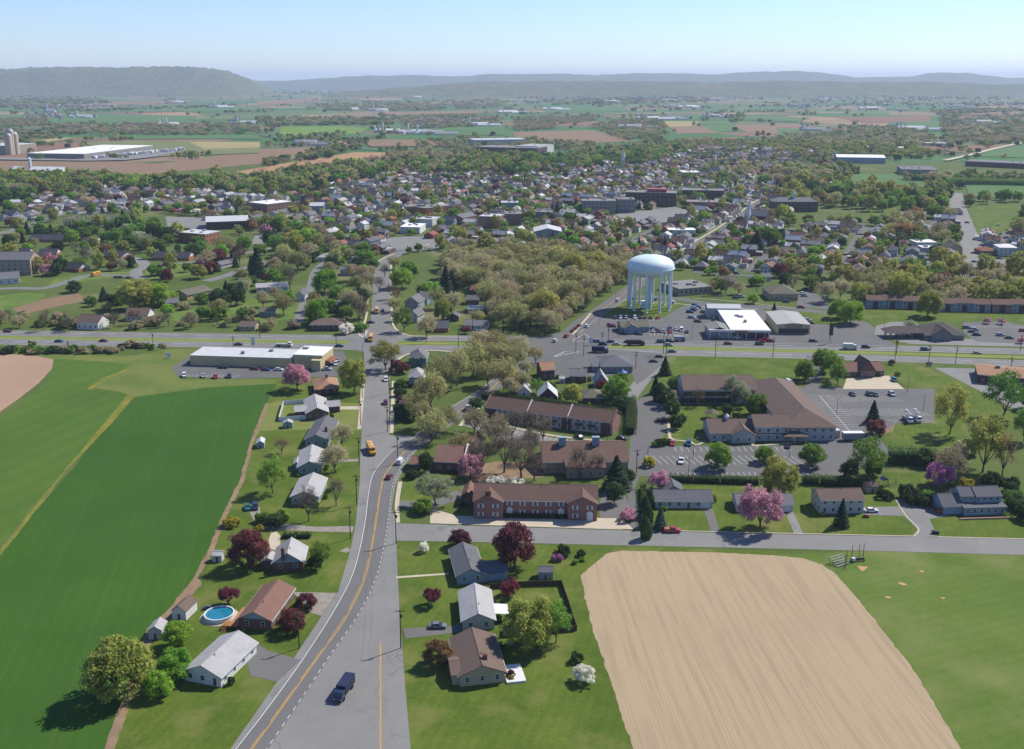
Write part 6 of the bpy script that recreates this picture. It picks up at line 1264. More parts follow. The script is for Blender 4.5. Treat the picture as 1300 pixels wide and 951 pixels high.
# ------------------------------------------------------------------ single trees near the camera: foot pixel, crown radius in pixels, kind
for a_ in [(469, 352, 9, 'bud', .9), (467, 366, 10, 'olive', .9), (473, 341, 9, 'green', .8), (500, 342, 10, 'olive', .9), (501, 396, 10, 'olive', 1.0), (503, 408, 8, 'bud', 1.0), (465, 380, 10, 'bud', 1.0), (683, 394, 13, 'darkred'), (704, 378, 9, 'dark', .8), (697, 384, 8, 'dark', .8), (618, 372, 7, 'copper'), (660, 352, 12, 'bright', .8), (738, 356, 11, 'green', .8), (152, 885, 43, 'limeround'), (226, 820, 18, 'bright'), (222, 864, 23, 'bright'), (203, 884, 18, 'bright'), (316, 719, 25, 'darkred', 1.05), (291, 768, 13, 'maroon', 1.3), (371, 801, 19, 'darkred', .8), (388, 773, 14, 'darkred', .8),
           (401, 724, 10, 'dark', .8), (408, 722, 15, 'sgreen', 1.1), (347, 626, 19, 'sgreen', 1.15), (392, 662, 17, 'bare', 1.3), (427, 642, 15, 'bare', 1.2), (426, 600, 20, 'bud', 1.0), (434, 568, 15, 'bud', 1.1), (423, 583, 9, 'bare'),
           (358, 576, 14, 'barepink', .7), (377, 495, 19, 'pink', 1.15), (449, 499, 18, 'lime', .95), (490, 470, 21, 'slime', .8), (294, 668, 11, 'gbush', .8), (335, 663, 10, 'bush'), (348, 668, 14, 'dbush', .9), (358, 660, 10, 'bush'), (330, 674, 6, 'gbush'),
           (584, 694, 15, 'darkred', .8), (653, 722, 26, 'darkred', 1.3), (548, 768, 12, 'maroon', 1.3), (647, 757, 13, 'maroon', 1.2), (556, 843, 19, 'copper', .95), (538, 701, 7, 'white', 1.3), (671, 824, 33, 'limeround', 1.1), (706, 816, 21, 'sgreen', 1.15), (742, 866, 15, 'white', 1.0), (732, 840, 8, 'dbush', 1.1),
           (537, 651, 12, 'bush', 1.1), (553, 640, 24, 'pale', .75), (597, 607, 17, 'pink', 1.25), (540, 600, 10, 'dark', 1.0), (523, 607, 8, 'dbush'), (653, 702, 3, 'bush'), (715, 706, 8, 'dbush', 1.3), (708, 712, 7, 'pbush'), (738, 706, 6, 'dbush'), (730, 716, 4, 'bush'), (707, 702, 4, 'gbush'), (740, 712, 4, 'bush'),
           (838, 672, 10, 'spruce', .95), (820, 684, 7, 'cedar', .9), (823, 668, 6, 'cedar'), (819, 656, 6, 'cedar'), (825, 645, 5, 'cedar'), (797, 660, 11, 'pink', .9), (838, 622, 15, 'pink', 1.1), (965, 672, 27, 'pink', 1.4), (1068, 668, 11, 'conifer', 1.05), (989, 630, 24, 'limeround', 1.1), (912, 594, 17, 'green', 1.05), (970, 587, 13, 'green', .9), (1031, 592, 16, 'green', 1.0), (1099, 612, 25, 'sgreen', 1.1), (1078, 606, 12, 'darkround'), (1108, 604, 12, 'darkround'),
           (1191, 617, 17, 'purple', 1.2), (1206, 612, 22, 'bud', 1.1), (1226, 622, 10, 'gbush'), (1247, 600, 30, 'slime', 1.1), (1272, 606, 18, 'barepink', 1.5), (1205, 551, 23, 'slime', 1.25), (1272, 531, 27, 'sgreen', 1.05), (1300, 560, 18, 'sgreen', 1.1), (1310, 520, 16, 'green'), (1290, 640, 14, 'bush'), (1305, 660, 14, 'dbush', 1.2), (1283, 625, 12, 'dbush', 1.3), (1260, 620, 14, 'dbush', 1.1),
           (1108, 536, 10, 'conifer', .9), (1112, 552, 13, 'darkred', .8), (1021, 483, 14, 'green', 1.0), (1044, 472, 14, 'green', 1.15), (1056, 480, 14, 'sgreen', 1.1), (1064, 488, 13, 'sgreen', 1.0), (1160, 638, 13, 'dbush', 1.0), (1150, 632, 10, 'dbush', 1.2), (1172, 642, 9, 'dbush'), (1120, 632, 8, 'dbush', 1.2), (1129, 634, 6, 'dbush', 1.2), (1178, 634, 8, 'bush'), (1182, 638, 9, 'dbush'),
           (782, 622, 19, 'conifer', .75), (795, 612, 12, 'darkround', .8), (780, 640, 12, 'dark', .9), (824, 592, 8, 'gbush', 1.1), (838, 566, 7, 'dbush'), (845, 564, 6, 'dbush'), (832, 567, 5, 'bush'), (853, 532, 11, 'dark', .9), (858, 545, 9, 'dark', .8), (847, 517, 11, 'dark', .8), (865, 540, 7, 'dark', .8), (838, 510, 9, 'cedar', .6), (832, 500, 8, 'conifer', .9), (844, 476, 9, 'conifer', .85), (858, 494, 11, 'green', .8), (868, 492, 10, 'green', .8), (886, 516, 11, 'barepink', 1.0),
           (930, 513, 15, 'pale', 1.1), (943, 516, 12, 'pale', 1.1), (961, 527, 15, 'green', 1.0), (923, 528, 8, 'dark', .7), (922, 532, 5, 'rbush'), (936, 531, 6, 'dbush'), (727, 512, 13, 'limeround', 1.05), (783, 510, 17, 'green', 1.0), (790, 522, 13, 'darkround', .8), (764, 497, 8, 'maroon', 1.3), (681, 500, 9, 'sgreen'), (669, 476, 9, 'olive'), (700, 494, 6, 'bush'), (776, 505, 12, 'bright', .8),
           (690, 590, 0.1, 'bush'), (640, 600, 26, 'bare', 1.0), (662, 606, 26, 'bare', .95), (612, 598, 20, 'bare', .9), (585, 575, 18, 'olive', .8), (628, 568, 22, 'bud', 1.0), (650, 560, 20, 'bare', 1.0), (672, 556, 18, 'bare', 1.0), (690, 562, 16, 'bare'), (605, 585, 14, 'bare'), (735, 608, 20, 'bare', 1.0), (757, 605, 15, 'bare', 1.0), (678, 610, 20, 'bare', .9), (570, 585, 0.1, 'bush'), (630, 620, 12, 'wbush', 1), (655, 618, 10, 'wbush', .9),
           (548, 560, 22, 'olive', .95), (565, 548, 20, 'olive', .9), (536, 545, 19, 'olive', 1.0), (528, 530, 18, 'olive', 1.0), (548, 520, 24, 'olive', 1.1), (560, 498, 22, 'olive', 1.1), (580, 490, 22, 'olive', 1.1), (600, 478, 22, 'olive', 1.1), (620, 490, 18, 'olive', 1.0), (640, 496, 20, 'olive', 1.1), (660, 498, 14, 'olive', 1.0), (632, 475, 20, 'olive', 1.1), (655, 470, 18, 'olive', 1.0), (612, 462, 16, 'barepink', 1.0), (585, 472, 16, 'olive', 1.0), (660, 452, 14, 'bud'), (680, 462, 12, 'olive'), (640, 455, 16, 'olive', .9), (605, 520, 10, 'dark', .6),
           (504, 472, 9, 'rbush', 1.2), (511, 474, 9, 'rbush', 1.2), (509, 492, 8, 'bush'), (508, 503, 8, 'dbush'), (511, 514, 8, 'rbush'), (514, 520, 8, 'purple', 1.0), (507, 522, 7, 'dbush'), (511, 534, 9, 'dbush'), (522, 536, 6, 'dbush'),
           (512, 421, 13, 'sgreen', 1.1), (542, 428, 13, 'bud', 1.1), (563, 407, 13, 'limeround', 1.15), (555, 392, 13, 'olive', 1.1), (577, 395, 12, 'bud', 1.1), (497, 380, 10, 'bare', 1.0), (504, 384, 9, 'barepink', .9), (455, 412, 16, 'bare', 1.1), (447, 395, 13, 'bud', 1.1), (462, 405, 11, 'olive', 1.1), (440, 424, 9, 'wbush', 1.2), (458, 421, 8, 'bush'), (413, 372, 16, 'bright', 1.0), (419, 396, 9, 'green', 1.0), (400, 406, 14, 'olive', 1.0), (461, 347, 7, 'bright', .9), (482, 372, 10, 'bare', 1.0), (488, 352, 8, 'bare'),
           (510, 366, 15, 'bright', .95), (520, 352, 12, 'green', .9), (566, 372, 12, 'conifer', .9), (574, 366, 9, 'conifer', .8), (548, 376, 11, 'bright', .9), (585, 428, 0.1, 'bush'), (592, 424, 6, 'maroon', 1.1), (538, 378, 10, 'green', 1.0), (620, 392, 18, 'olive', 1.1), (605, 412, 10, 'olive'), (640, 402, 17, 'olive', 1.1),
           (1063, 404, 13, 'bright', 1.0), (1080, 411, 16, 'bright', .95), (1178, 402, 16, 'limeround', 1.1), (1154, 424, 9, 'pale', .9), (1253, 411, 5, 'pink', 1.1), (1271, 412, 5, 'pink', 1.1), (1296, 436, 5, 'pink', 1.1), (56, 420, 9, 'bare', 1.3), (87, 420, 14, 'bare', .6), (145, 416, 12, 'bare', .8), (170, 412, 12, 'barepink', .8),
           (95, 371, 10, 'darkround', .8), (166, 393, 18, 'lime', .75), (178, 392, 17, 'lime', .8), (200, 388, 18, 'bright', .85), (196, 380, 14, 'green', .85), (140, 392, 9, 'dark', .8), (132, 382, 8, 'conifer', .7), (117, 389, 7, 'green'), (78, 347, 10, 'dark', .8), (72, 350, 8, 'dark', .8), (47, 347, 10, 'lime', .8), (60, 350, 9, 'pink', 1.1), (100, 340, 10, 'green', .7), (212, 358, 8, 'darkred', 1.1), (275, 345, 6, 'conifer', .9), (268, 347, 9, 'maroon', 1.1), (300, 387, 14, 'darkround', 1.1), (279, 392, 14, 'darkround', 1.0), (288, 384, 8, 'conifer', 1.1), (310, 376, 9, 'pale', 1.1), (327, 352, 13, 'conifer', .9), (320, 350, 9, 'conifer', .9), (338, 358, 6, 'maroon', 1.1), (352, 352, 10, 'olive', 1.0), (285, 326, 15, 'olive', .9), (277, 334, 11, 'darkred', .9), (302, 327, 9, 'darkred', .9), (310, 318, 11, 'green', .9), (368, 368, 13, 'bare', 1.1), (378, 345, 14, 'olive', 1.0), (360, 336, 14, 'olive', 1.0), (350, 318, 12, 'green', .9), (372, 322, 13, 'lime', .8), (391, 312, 15, 'bright', .8), (375, 300, 12, 'green', .9), (352, 294, 12, 'green', .9),
           (960, 320, 14, 'conifer', .6), (951, 318, 12, 'dark', .6), (974, 310, 16, 'green', .75), (986, 308, 12, 'darkround', .8), (913, 328, 12, 'green', .8), (1036, 366, 8, 'bare', 1.1), (1050, 384, 13, 'bud', 1.1), (1066, 380, 13, 'bud', 1.1), (1090, 388, 11, 'lime', 1.0), (1038, 364, 8, 'conifer', .9), (990, 352, 11, 'darkred', .9), (1034, 342, 11, 'bright', .9), (921, 374, 10, 'bare', 1.1), (929, 322, 10, 'bright', .8),
           (1040, 452, .1, 'bush'), (1132, 463, 4, 'dbush', 1.2), (1140, 477, 4, 'bush'), (1098, 478, 4, 'bush'), (1112, 477, 4, 'bush')]:
    if a_[2] < 1: continue
    T(*a_[:4], *(a_[4:5] or (1.0,)))
hedge('arborvitae_hedge', 'clipped dark arborvitae hedge along the south side of the office car park', [(848, 611), (880, 612), (914, 613), (964, 615)], 2.4, 2.6)
hedge('arborvitae_hedge', 'dark arborvitae hedge between the brown-roofed split-level and the car park', [(1018, 614), (1040, 615), (1064, 617), (1104, 616)], 3.0, 3.4)
hedge('conifer_screen', 'tall dark conifer screen below the rear lawn', [(1128, 588), (1150, 588), (1190, 590)], 5, 6.0, 'dark')
hedge('row_hedge', 'green hedge behind the long apartment row', [(612, 506), (690, 513), (740, 522), (780, 528)], 3.0, 3.0)
hedge('driveway_hedge', 'broad green hedge between the apartment row and the car park drive', [(800, 512), (802, 530), (800, 552)], 4.5, 4.0)
hedge('garden_hedge', 'long clipped hedge climbing beside the narrow drive near the spruce', [(816, 620), (817, 645), (819, 672)], 2.0, 2.4)
hedge('street_hedge', 'low hedge at the right edge of the street behind the two-storey house', [(1282, 642), (1300, 652), (1340, 668)], 5, 4.5)
for _i in range(64):
    px_ = trng.uniform(-8, 212); py_ = 446.2+trng.uniform(-2.2, 3.2)-(.02*px_ if px_ > 150 else 0); x, y = G(px_, py_)
    tree_at(x, y, trng.uniform(1.2, 2.9), trng.choice(['dbush', 'bush', 'cbush'] if px_ < 80 else ['cbush', 'cbush', 'bush', 'cbush', 'dbush']), trng.uniform(.7, 1.2), parts=False)
hedge('garden_hedge', 'round clipped bushes behind the brick house with the blue gable', [(358, 683), (375, 683), (395, 683)], 1.8, 1.6)
hedge('foundation_shrubs', 'small dark shrubs along the front of the long brick apartments', [(604, 656), (640, 657), (700, 658), (754, 659)], 1.2, 1.4, cat='shrubs')
hedge('field_hedge', 'row of slender young trees beyond the meadow at the upper right', [(1200, 234), (1250, 235), (1340, 237)], 8, 9, 'sgreen' if 0 else 'green')
# ------------------------------------------------------------------ cars near the camera
near = [(314.5, 646, 'teal', 'sedan', 0, 1), (324, 645.5, 'darkblue', 'suv', 0, 1), (555.7, 797, 'grey', 'sedan', 1, 0, 'grey sedan'), (1106, 650, 'white', 'sedan', 1, 0), (1196, 651.5, 'red', 'suv', 1, 0), (490, 483.5, 'white', 'suv', 0, 1), (489.5, 513, 'maroon', 'suv', 0, 1), (494, 607, 'maroon', 'sedan', 1, -1.3),
        (594.5, 518.5, 'white', 'sedan', 1, -.5), (842, 535, 'maroon', 'pickup', 1, 0), (853.5, 564.5, 'red', 'sedan', 0, 1), (874, 565, 'blue', 'suv', 0, 1), (865, 587, 'white', 'pickup', -.5, 2), (735, 556.5, 'black', 'sedan', 1, .3), (789.6, 558, 'black', 'sedan', 1, .2), (1000, 568, 'black', 'sedan', -.4, 1),
        (1082, 502, 'black', 'sedan', 1, .8), (1103.5, 502, 'black', 'suv', 1, .8), (1111, 502.5, 'darkblue', 'sedan', 1, .8), (1132, 502, 'silver', 'suv', 1, .8), (1135, 484, 'teal', 'suv', 1, .8), (426, 463.5, 'white', 'suv', .2, 1), (429, 458.5, 'silver', 'sedan', .2, 1), (414, 470, 'silver', 'pickup', 1, 0), (529, 486.5, 'white', 'minivan', 1, -.1), (1002, 487, 'white', 'van', 1, .5), (1142, 477, .0, None, 0, 0)]
for c_ in near:
    if c_[3]: car(c_[0], c_[1], c_[2], c_[3], c_[4], c_[5], near=True)
pk = car(853, 675.5, 'red', 'pickup', 1, 0, near=True, look='red pickup truck with wooden load', nm='pickup_truck')
pk = [o for o in bpy.data.objects if o.name.startswith('pickup_truck')][-1]
b = MB(); b.box(-2.4, -.7, 1.0, -.8, .7, 1.35); b.build('load', M['wood'], pk)
def bus(px, py, dx, dy, label):
    x, y = G(px, py); x2, y2 = G(px+dx, py+dy); ang = math.atan2(y2-y, x2-x); root = link('school_bus', None, None, (x, y, .05), ang); tag(root, label, 'bus', 'yellow school buses')
    if not hasattr(bus, 'm'):
        Y = carpaint('yellow'); b = MB(); prof = [(-1.2, .5), (1.2, .5), (1.2, 2.5), (1.05, 2.85), (.7, 3.0), (-.7, 3.0), (-1.05, 2.85), (-1.2, 2.5)]
        b.prism([(p, q) for p, q in prof], -5.0, 3.2, ax='x'); b.prism([(-1.15, .5), (1.15, .5), (1.1, 1.65), (-1.1, 1.65)], 3.2, 4.9, ax='x')
        b.box(4.9, -1.1, .5, 5.05, 1.1, .8, 1); b.box(-5.12, -1.1, .5, -5.0, 1.1, .8, 1)
        for s in (-1.205, 1.205):
            for z in (1.15, 1.5): b.box(-4.9, min(s, s*1.01), z, 3.1, max(s, s*1.01), z+.06, 1)
        b.box(-3.2, -.45, 3.0, -2.2, .45, 3.14); b.box(.6, -.45, 3.0, 1.6, .45, 3.14)
        w_ = MB()
        for k in range(10):
            for s in (-1.215, 1.2): w_.box(-4.8+k*.79, s, 1.75, -4.2+k*.79, s+.015, 2.35)
        w_.box(3.2, -1.0, 1.75, 3.22, 1.0, 2.5); w_.box(-5.02, -.9, 1.75, -5.0, .9, 2.4)
        wb_ = MB(); wb_.tube((0, -.15, 0), (0, .15, 0), .5, .5, 14)
        t_ = bpy.data.curves.new('lettering', 'FONT'); t_.body = 'SCHOOL BUS'; t_.size = .42; t_.extrude = .01; t_.align_x = 'CENTER'; t_.materials.append(M['dark_metal'])
        to_ = bpy.data.objects.new('t', t_); COL.objects.link(to_); bpy.context.view_layer.update(); tm2 = bpy.data.meshes.new_from_object(to_.evaluated_get(bpy.context.evaluated_depsgraph_get())); bpy.data.objects.remove(to_); t_ = tm2
        bus.m = (b.mesh('body', [Y, M['dark_metal']]), w_.mesh('windows', M['glass']), wb_.mesh('wheel', M['tyre']), t_)
    link('body', bus.m[0], root); link('windows', bus.m[1], root)
    for sx in (-3.1, 3.4):
        for sy in (-1.05, 1.05): link('wheel', bus.m[2], root, (sx, sy, .5))
    for s in (-1, 1):
        t = link('lettering', bus.m[3], root, (-.8, s*1.225, 2.42)); t.rotation_euler = (math.pi/2, 0, 0 if s < 0 else math.pi)
bus(471, 574, 1.6, 3.2, 'yellow school bus beside the place where the two roads merge'); bus(470.5, 432, -.7, 4, 'yellow school bus crossing the highway junction'); bus(478, 397, -.1, 4, 'yellow school bus coming down the straight road beyond the highway'); 
x, y = G(123, 350); bus(122.5, 350, 2, -.6, 'small yellow bus on the hill lane at the left')
def truck(name, label, px, py, dx, dy, cabc, boxc, L=7.5, H=3.2, cat='truck', tank=False):
    x, y = G(px, py); x2, y2 = G(px+dx, py+dy); ang = math.atan2(y2-y, x2-x); root = link(name, None, None, (x, y, .06), ang); tag(root, label, cat)
    b = MB(); b.prism([(-L/2, .9), (L/2-2.2, .9), (L/2-2.2, H), (-L/2, H)], -1.2, 1.2); b.build('cargo_box', plain('box_'+boxc, C(*CARCOL[boxc]), .5), root)
    b = MB(); b.prism([(L/2-2.1, .5), (L/2, .5), (L/2, 1.4), (L/2-.3, 1.6), (L/2-.7, 2.5), (L/2-2.1, 2.6)], -1.1, 1.1); cb = b.build('cab', carpaint(cabc), root)
    b = MB(); b.quad([(L/2-.28, -1, 1.66), (L/2-.28, 1, 1.66), (L/2-.67, 1, 2.42), (L/2-.67, -1, 2.42)]); b.build('windscreen', M['glass'], cb)
    for s_ in (-1, 1):
        b = MB(); b.box(L/2-1.9, s_*1.115-.012, 1.6, L/2-.85, s_*1.115+.012, 2.35); b.build('side_window', M['glass'], cb); b = MB(); b.box(L/2-.02, s_*.85-.18, .8, L/2+.04, s_*.85+.18, 1.05); b.build('headlight', M['white'], cb)
    b = MB(); b.box(-L/2, -.9, .55, L/2-.4, .9, .88); b.build('chassis', M['dark_metal'], root); wb_ = MB(); wb_.tube((0, -.18, 0), (0, .18, 0), .48, .48, 12); wm = wb_.mesh('wheel', M['tyre'])
    for sx in (-L*.32, L*.33):
        for sy in (-1, 1): link('wheel', wm, root, (sx, sy, .48))
    return root
truck('box_truck', 'dark box truck turning through the highway junction', 762, 447.5, 3, .1, 'grey', 'darkblue', 9, 3.3)
truck('dump_truck', 'long dark dump truck on the highway below the tower car park', 807, 438.5, 3, 0, 'black', 'black', 10, 3.0)
truck('camper_van', 'white and green box camper on the highway near the bank', 1079, 443.5, 3, .1, 'white', 'white', 7.5, 3.2, 'camper')
truck('delivery_truck', 'grey box van beside the highway entrance', 863, 433, 2, 0, 'grey', 'silver', 6, 2.8)
truck('flatbed_truck', 'white flatbed truck on the highway above the long low store', 361, 440, 3, .1, 'white', 'silver', 9, 1.6)
truck('box_truck', 'dark-topped box truck on the wide road at the bottom of the picture', 437, 881, -1.5, 2.2, 'darkblue', 'darkblue', 8, 3.2)
def bucket(px, py, label):
    r = truck('bucket_truck', label, px, py, 1.1, 1.0, 'white', 'grey', 7.5, 1.5); b = MB(); b.tube((-1.0, 0, 1.5), (-1.0, 0, 2.6), .35, .3, 8); b.tube((-1.0, 0, 2.6), (3.6, .1, 3.7), .28, .22, 6); b.tube((3.6, .1, 3.9), (-2.5, .2, 4.0), .2, .2, 6); b.build('boom', M['white'], r)
    b = MB(); b.box(-3.2, -.2, 3.3, -2.3, .7, 4.3); b.build('bucket', M['white'], r)
bucket(1152, 535, 'left utility truck with a white boom beside the striped bays'); bucket(1163, 534, 'right utility truck with a white boom beside the striped bays')
# parked trailer
x, y = G(1082, 559); r = link('box_trailer', None, None, (x, y, .05), .02); tag(r, 'grey box trailer with a white roof at the foot of the car park', 'trailer')
b = MB(); b.box(-4.0, -1.3, .7, 4.0, 1.3, 3.3); b.build('trailer_box', M['metal'], r); b = MB(); b.slab([(-4.1, -1.4, 3.45), (4.1, -1.4, 3.45), (4.1, 1.4, 3.45), (-4.1, 1.4, 3.45)], .15); b.build('roof', M['white'], r)
wb_ = MB(); wb_.tube((0, -.15, 0), (0, .15, 0), .4, .4, 12); wm = wb_.mesh('wheel', M['tyre'])
for sx in (-2.8, 2.8):
    for sy in (-1.1, 1.1): link('wheel', wm, r, (sx, sy, .4))
truck('utility_truck', 'white service truck parked against the brown-roofed complex', 1024, 541, .9, 1.5, 'white', 'white', 8, 2.6)
# sailboat-like parked boat by the curve
x, y = G(508, 587); r = link('car_with_trailer', None, None, (x, y, .05), 0)
bpy.data.objects.remove(r)
car(508, 588, 'white', 'van', 1.5, -1.8, near=True, look='white van on the curve')
# ------------------------------------------------------------------ smaller vehicles on the highway and in the lots
mid_cars = [(758, 433.8, 'grey', 'minivan'), (765.5, 437, 'black', 'suv'), (775.5, 434, 'black', 'sedan'), (782.5, 437.5, 'silver', 'sedan'), (797.5, 434, 'red', 'sedan'), (839, 434, 'teal', 'minivan'), (850, 433.5, 'black', 'suv'), (849, 438.5, 'silver', 'suv'), (853, 446.5, 'teal', 'sedan'), (837, 453, 'maroon', 'sedan'), (829.5, 459, 'black', 'sedan'), (762, 460.5, 'silver', 'sedan'),
            (910, 430, 'green', 'suv'), (924, 436.5, 'maroon', 'sedan'), (936, 429, 'white', 'suv'), (964, 437, 'green', 'suv'), (970, 431.5, 'red', 'pickup'), (966, 434, 'red', 'sedan'), (1032, 433, 'black', 'sedan'), (1099, 441, 'black', 'suv'), (1174, 444, 'darkblue', 'suv'), (1240, 448.5, 'silver', 'sedan'), (10, 421, 'maroon', 'sedan'), (75, 433.5, 'blue', 'sedan'), (131.5, 433, 'maroon', 'sedan'), (166.5, 434, 'black', 'sedan'), (303, 437.5, 'darkblue', 'sedan'), (431, 439.5, 'darkblue', 'sedan'), (569, 453, 'darkblue', 'sedan'), (601, 433.5, 'black', 'sedan'), (488, 437.5, 'black', 'pickup'), (471, 409.5, 'darkblue', 'sedan'), (486, 394.5, 'black', 'sedan')]
for c_ in mid_cars: car(c_[0], c_[1]+.8, c_[2], c_[3], 1 if c_[1] > 400 else 0, .02)
# cars on the diagonal road and parked in rows
for px, py, c in ((719, 427, 'red'), (727, 420, 'maroon'), (731, 417, 'maroon'), (735, 413.5, 'maroon'), (745, 414.5, 'white'), (784, 381.5, 'white'), (805, 379.5, 'black'), (832, 380, 'darkblue'), (855, 384, 'white'), (705, 433, 'white')): car(px, py+1, c, 'suv' if c in ('white', 'red') else 'sedan', 1.2, -.9)
rowc = random.Random(9); pal = ['white', 'silver', 'grey', 'black', 'red', 'maroon', 'blue', 'darkblue', 'teal', 'green', 'tan', 'white', 'silver', 'black']
for i, c in enumerate(['black', 'white', 'silver', 'white', 'black', 'maroon', 'maroon', 'red']): car([781, 788, 795, 806, 813, 819, 826, 835][i], 404.5, c, 'suv' if i in (1, 2, 3) else 'sedan', .1, 1)
for i, c in enumerate(['silver', 'black', 'silver', 'red', 'blue', 'silver', 'white', 'black']): car([829, 836, 842, 851, 851, 858, 865, 872][i], [421.5, 421.5, 421.5, 422.5, 418, 419, 420, 422.5][i], c, 'van' if i == 6 else 'sedan', .1, 1)
for i, c in enumerate(['maroon', 'black', 'black', 'darkblue', 'silver', 'maroon', 'silver', 'black']): car([883, 886, 880, 876, 882, 886, 878, 894][i], [388.5, 391, 394.5, 397, 392.5, 409, 404, 397.5][i], c, 'suv', 1, .1)
for i, c in enumerate(['maroon', 'red', 'darkblue', 'black', 'black']): car([776, 778, 790, 811, 830][i], [413.5, 415, 424, 425, 418.5][i], c, 'minivan' if i < 2 else 'sedan', 1, .1)
for i in range(7): car(907+i*.3, 394+i*2.6, pal[(i*3+1) % 14], 'suv' if i % 2 else 'sedan', 1, .1)
for px, py, c, k in ((234, 478, 'white', 'suv'), (258, 478.5, 'silver', 'sedan'), (273.5, 480, 'red', 'suv'), (291, 479, 'darkblue', 'suv'), (284, 467.5, 'black', 'minivan'), (323.5, 469.5, 'maroon', 'sedan'), (337.5, 470.5, 'blue', 'sedan'), (354, 470.5, 'white', 'sedan'), (244, 461, 'black', 'sedan'), (408, 468, 'black', 'sedan')): car(px, py, c, k, 1 if py < 472 else 0, .05 if py < 472 else 1)
for px, py, c in ((1023, 367.5, 'black'), (1020, 374, 'white'), (1021, 376.5, 'silver'), (1048, 379, 'white'), (1017, 391, 'red'), (998, 384, 'teal'), (1025, 407.5, 'silver'), (1029, 411, 'black'), (1237, 419.5, 'silver'), (1234, 422, 'maroon'), (1240, 426, 'darkblue'), (1270, 426.5, 'silver'), (1281, 430, 'black'), (1299, 421, 'red'), (1227, 417, 'grey'), (934, 379, 'black'), (941, 377.5, 'silver'), (1237, 333, 'black'), (1239, 341.5, 'black'), (1236, 322, 'maroon'), (1268, 329, 'black'), (1262, 341, 'maroon'), (978, 434, 'red'), (148, 353, 'maroon'), (153, 353, 'black'), (163, 353.5, 'black')): car(px, py, c, 'sedan' if c in ('black', 'maroon') else 'suv', 1, .05)
# ------------------------------------------------------------------ poles, wires, signs
def pole(px, py, h=11, lamp=False, arm=True, dark=False, look=None, ang=0.0):
    x, y = G(px, py); k = ('pole', h, lamp, arm, dark)
    root = link('street_lamp' if lamp else 'utility_pole', None, None, (x, y, 0), ang)
    if k not in CARC:
        b = MB(); b.tube((0, 0, -.1), (0, 0, h), .17 if not lamp else .11, .12 if not lamp else .07, 8); ms = [b.mesh('pole', M['dark_metal'] if (lamp or dark) else M['pole_wood'])]
        b = MB()
        if arm and not lamp: b.box(-1.25, -.06, h-.7, 1.25, .06, h-.55); [b.tube((q, 0, h-.55), (q, 0, h-.35), .05, .05, 5) for q in (-1.1, -.4, .4, 1.1)]; b.tube((.35, 0, h-2.4), (.35, 0, h-1.5), .24, .24, 8)
        elif lamp: b.tube((0, 0, h-.1), (1.3, 0, h+.1), .05, .04, 5); b.box(1.0, -.15, h, 1.7, .15, h+.15)
        ms.append(b.mesh('crossarm' if not lamp else 'lamp_head', M['metal'] if lamp else M['pole_wood'])); CARC[k] = ms
    link('post', CARC[k][0], root)
    if len(CARC[k][1].vertices): link('lamp_head' if lamp else 'crossarm', CARC[k][1], root)
    relabel(root, look or ('dark lamp post' if lamp else 'wooden utility pole'), 'lamp post' if lamp else 'utility pole', 'street lamps' if lamp else 'utility poles'); return (x, y, h)
line = [pole(*p) for p in ((509, 823), (503, 690), (505, 589, 12), (492, 548), (494, 500), (497, 462))]
line2 = [pole(*p) for p in ((380, 823, 10), (445, 684, 11), (453, 641, 11), (456, 590), (458, 540), (460, 505))]
def wire(label, pts, sag=.9):
    b = MB()
    for i in range(len(pts)-1):
        (x0, y0, h0), (x1, y1, h1) = pts[i], pts[i+1]
        for off in (-.9, .9):
            q = None
            for k in range(13):
                t = k/12; p = (x0+(x1-x0)*t+off, y0+(y1-y0)*t, (h0-.4)+(h1-h0)*t-sag*4*t*(1-t))
                if q: b.tube(q, p, .018, .018, 3, cap=False)
                q = p
    o = b.build('power_line', M['dark_metal']); tag(o, label, 'power line')
wire('thin power line along the west side of the curving road', line2); wire('thin power line along the east side of the straight road', line)
for p in ((195, 447, 11), (297, 452), (330, 430), (461, 466, 12, True), (427, 437), (582, 445, 12), (541, 436, 9), (764, 445, 10), (772, 437, 10), (731, 448), (741, 452), (785, 428, 9, True), (846, 450, 15), (842, 449, 13), (807, 468, 9), (908, 454.5, 13), (981, 454, 11), (1053, 431, 11), (1036, 480, 8, True), (1062, 527, 8, True), (1152, 498, 7, True), (1172, 522, 8, True), (1136, 458.5, 12), (1179, 460, 9), (1122, 424, 9, True), (1138, 450, 8), (1271, 417, 8, True), (808, 600, 9), (874, 604, 7, True), (880, 581, 8, True), (1002, 582, 8, True), (760, 412, 7, True), (878, 430, 8, True), (1295, 446, 9), (1018, 484, 7, True), (1213, 462, 9), (470, 400, 9), (466, 370, 9), (496, 360, 9), (463, 430, 9), (600, 420, 10), (1282, 478, 10), (1064, 350, 8), (1175, 410, 8, True), (960, 380, 8), (720, 505, 8), (771, 560, 7, True)):
    pole(*p, ang=.1)
def sign(name, label, px, py, w_, h_, z, mat, posts=1, mat2=None):
    x, y = G(px, py); r = link(name, None, None, (x, y, 0)); tag(r, label, 'sign'); b = MB()
    for q in ([0] if posts == 1 else [-w_*.35, w_*.35]): b.tube((q, 0, 0), (q, 0, z+h_), .12, .12, 8)
    b.build('post', M['metal'], r); b = MB(); b.box(-w_/2, -.25, z, w_/2, -.13, z+h_); b.build('panel', mat, r)
sign('store_sign', 'white upright sign behind the long low store', 322, 443.5, 2.2, 4.6, 2.4, M['white']); sign('roadside_sign', 'white upright sign on the highway bank by the shrubs', 87.5, 446, 1.6, 4.5, 1.4, M['white'])
